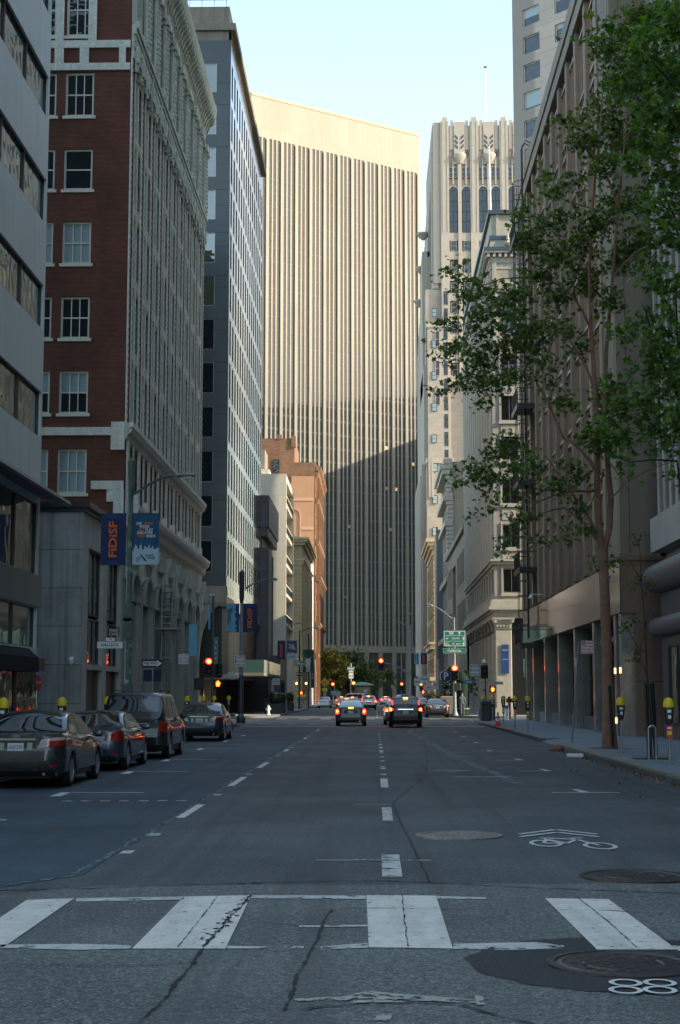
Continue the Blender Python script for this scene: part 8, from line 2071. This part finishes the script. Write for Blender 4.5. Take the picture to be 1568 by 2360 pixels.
# ================================================================ pieces that stand apart become parts of their own
def split_apart(o, name, tol=.03):
    me = o.data; nv = len(me.vertices); par = list(range(nv))
    def find(a):
        while par[a] != a: par[a] = par[par[a]]; a = par[a]
        return a
    for p in me.polygons:
        r = find(p.vertices[0])
        for v in p.vertices[1:]: par[find(v)] = r
    isl = {}
    for v in range(nv): isl.setdefault(find(v), []).append(v)
    bb = []
    for k, vs in isl.items():
        c = [me.vertices[v].co for v in vs]; bb.append([k, [min(q[i] for q in c)-tol for i in range(3)], [max(q[i] for q in c)+tol for i in range(3)]])
    n = len(bb); g = list(range(n))
    def f2(a):
        while g[a] != a: g[a] = g[g[a]]; a = g[a]
        return a
    for i in range(n):
        for j in range(i+1, n):
            if all(bb[i][1][k] <= bb[j][2][k] and bb[j][1][k] <= bb[i][2][k] for k in range(3)): g[f2(i)] = f2(j)
    cl = {bb[i][0]: f2(i) for i in range(n)}
    groups = sorted(set(cl.values()))
    if len(groups) < 2 or len(groups) > 60: o.name = name; return
    sets = {q: ([], [], {}) for q in groups}
    for p in me.polygons:
        V, F_, mp = sets[cl[find(p.vertices[0])]]; idx = []
        for v in p.vertices:
            if v not in mp: mp[v] = len(V); V.append(tuple(me.vertices[v].co))
            idx.append(mp[v])
        F_.append((idx, p.material_index, p.use_smooth))
    for q in groups:
        V, F_, _ = sets[q]; m2 = D.meshes.new(name); cx = Vector([sum(v[i] for v in V)/len(V) for i in range(3)]); cx.z = min(v[2] for v in V)
        m2.from_pydata([tuple(Vector(v)-cx) for v in V], [], [f[0] for f in F_])
        for m in me.materials: m2.materials.append(m)
        m2.polygons.foreach_set('material_index', [f[1] for f in F_]); m2.polygons.foreach_set('use_smooth', [f[2] for f in F_]); m2.update()
        if any(f[2] for f in F_): m2.set_sharp_from_angle(angle=radians(32))
        c = D.objects.new(name, m2); COL.objects.link(c); c.parent = o.parent; c.location = o.location+cx
    D.objects.remove(o)
SPLIT = {'pillars':'pillar','base_piers':'base_pier','scroll_brackets':'scroll_bracket','capitals':'capital','fire_platform':'fire_platform','junction_boxes':'junction_box','cornices':'cornice','stone_bands':'stone_band',
 'facade_piers':'facade_pier','granite_returns':'granite_return','rounded_ledges':'rounded_ledge','fins':'fin','brick_piers':'brick_pier','attic_piers':'attic_pier','flared_ribs':'flared_rib','shelter_post':'shelter_post','meter_label':'meter_label',
 'piers':'pier','pilasters_and_surrounds':'pilaster','quoins_and_cornice':'quoin','penthouse':'penthouse','ornament':'ornament','collar':'collar','spandrel_panels':'spandrel_panel','foyer_lamp':'foyer_lamp','chevron_ornament':'chevron_ornament','blind_arch':'wall_band','outlets':'outlet','rendered_wall':'rendered_wall','window_column':'window','route_shields':'route_shield'}
for o in list(D.objects):
    st_ = o.name.split('.')[0]
    if st_ in SPLIT and o.type == 'MESH' and o.parent is not None: split_apart(o, SPLIT[st_])
# ================================================================ daylight and camera
sd = Vector((.85,-.20,.42)).normalized()     # towards the sun
sun = D.lights.new('sun', 'SUN'); so = D.objects.new('sun', sun); COL.objects.link(so)
sun.energy = 2.0; sun.angle = radians(.53); sun.color = (1,.86,.65)
so.rotation_euler = (-sd).to_track_quat('-Z','Y').to_euler(); so.location = (60,-40,90)
w = D.worlds.new('World'); SC.world = w; w.use_nodes = True; nt = w.node_tree
sky = nt.nodes.new('ShaderNodeTexSky'); sky.sky_type = 'NISHITA'; sky.sun_disc = False
el_ = math.asin(sd.z); sky.sun_elevation = el_; sky.sun_rotation = math.atan2(sd.x, sd.y)
sky.air_density = 1.0; sky.dust_density = .8; sky.ozone_density = 2.0; sky.altitude = 20
bg = nt.nodes['Background']; wbal = mix(nt, 1.0, sky.outputs[0], (1.12,.985,.80), 'MULTIPLY'); nt.links.new(wbal, bg.inputs[0]); bg.inputs[1].default_value = .15
cam = D.cameras.new('camera'); co = D.objects.new('camera', cam); COL.objects.link(co); SC.camera = co
cam.sensor_fit = 'VERTICAL'; cam.sensor_height = 36; cam.lens = FPX/2359*36; cam.clip_end = 4000; cam.clip_start = .1
co.location = (0,0,CAMH)
co.matrix_world = Matrix(((CR[0],CU[0],-CF[0],0),(CR[1],CU[1],-CF[1],0),(CR[2],CU[2],-CF[2],CAMH),(0,0,0,1)))
SC.view_settings.view_transform = 'Standard'; SC.view_settings.look = 'None'; SC.view_settings.gamma = 1; SC.view_settings.exposure = EXPO
SC.cycles.max_bounces = 6; SC.cycles.diffuse_bounces = 3; SC.cycles.glossy_bounces = 4; SC.cycles.transparent_max_bounces = 8
SC.cycles.use_denoising = True; SC.cycles.sample_clamp_indirect = 6
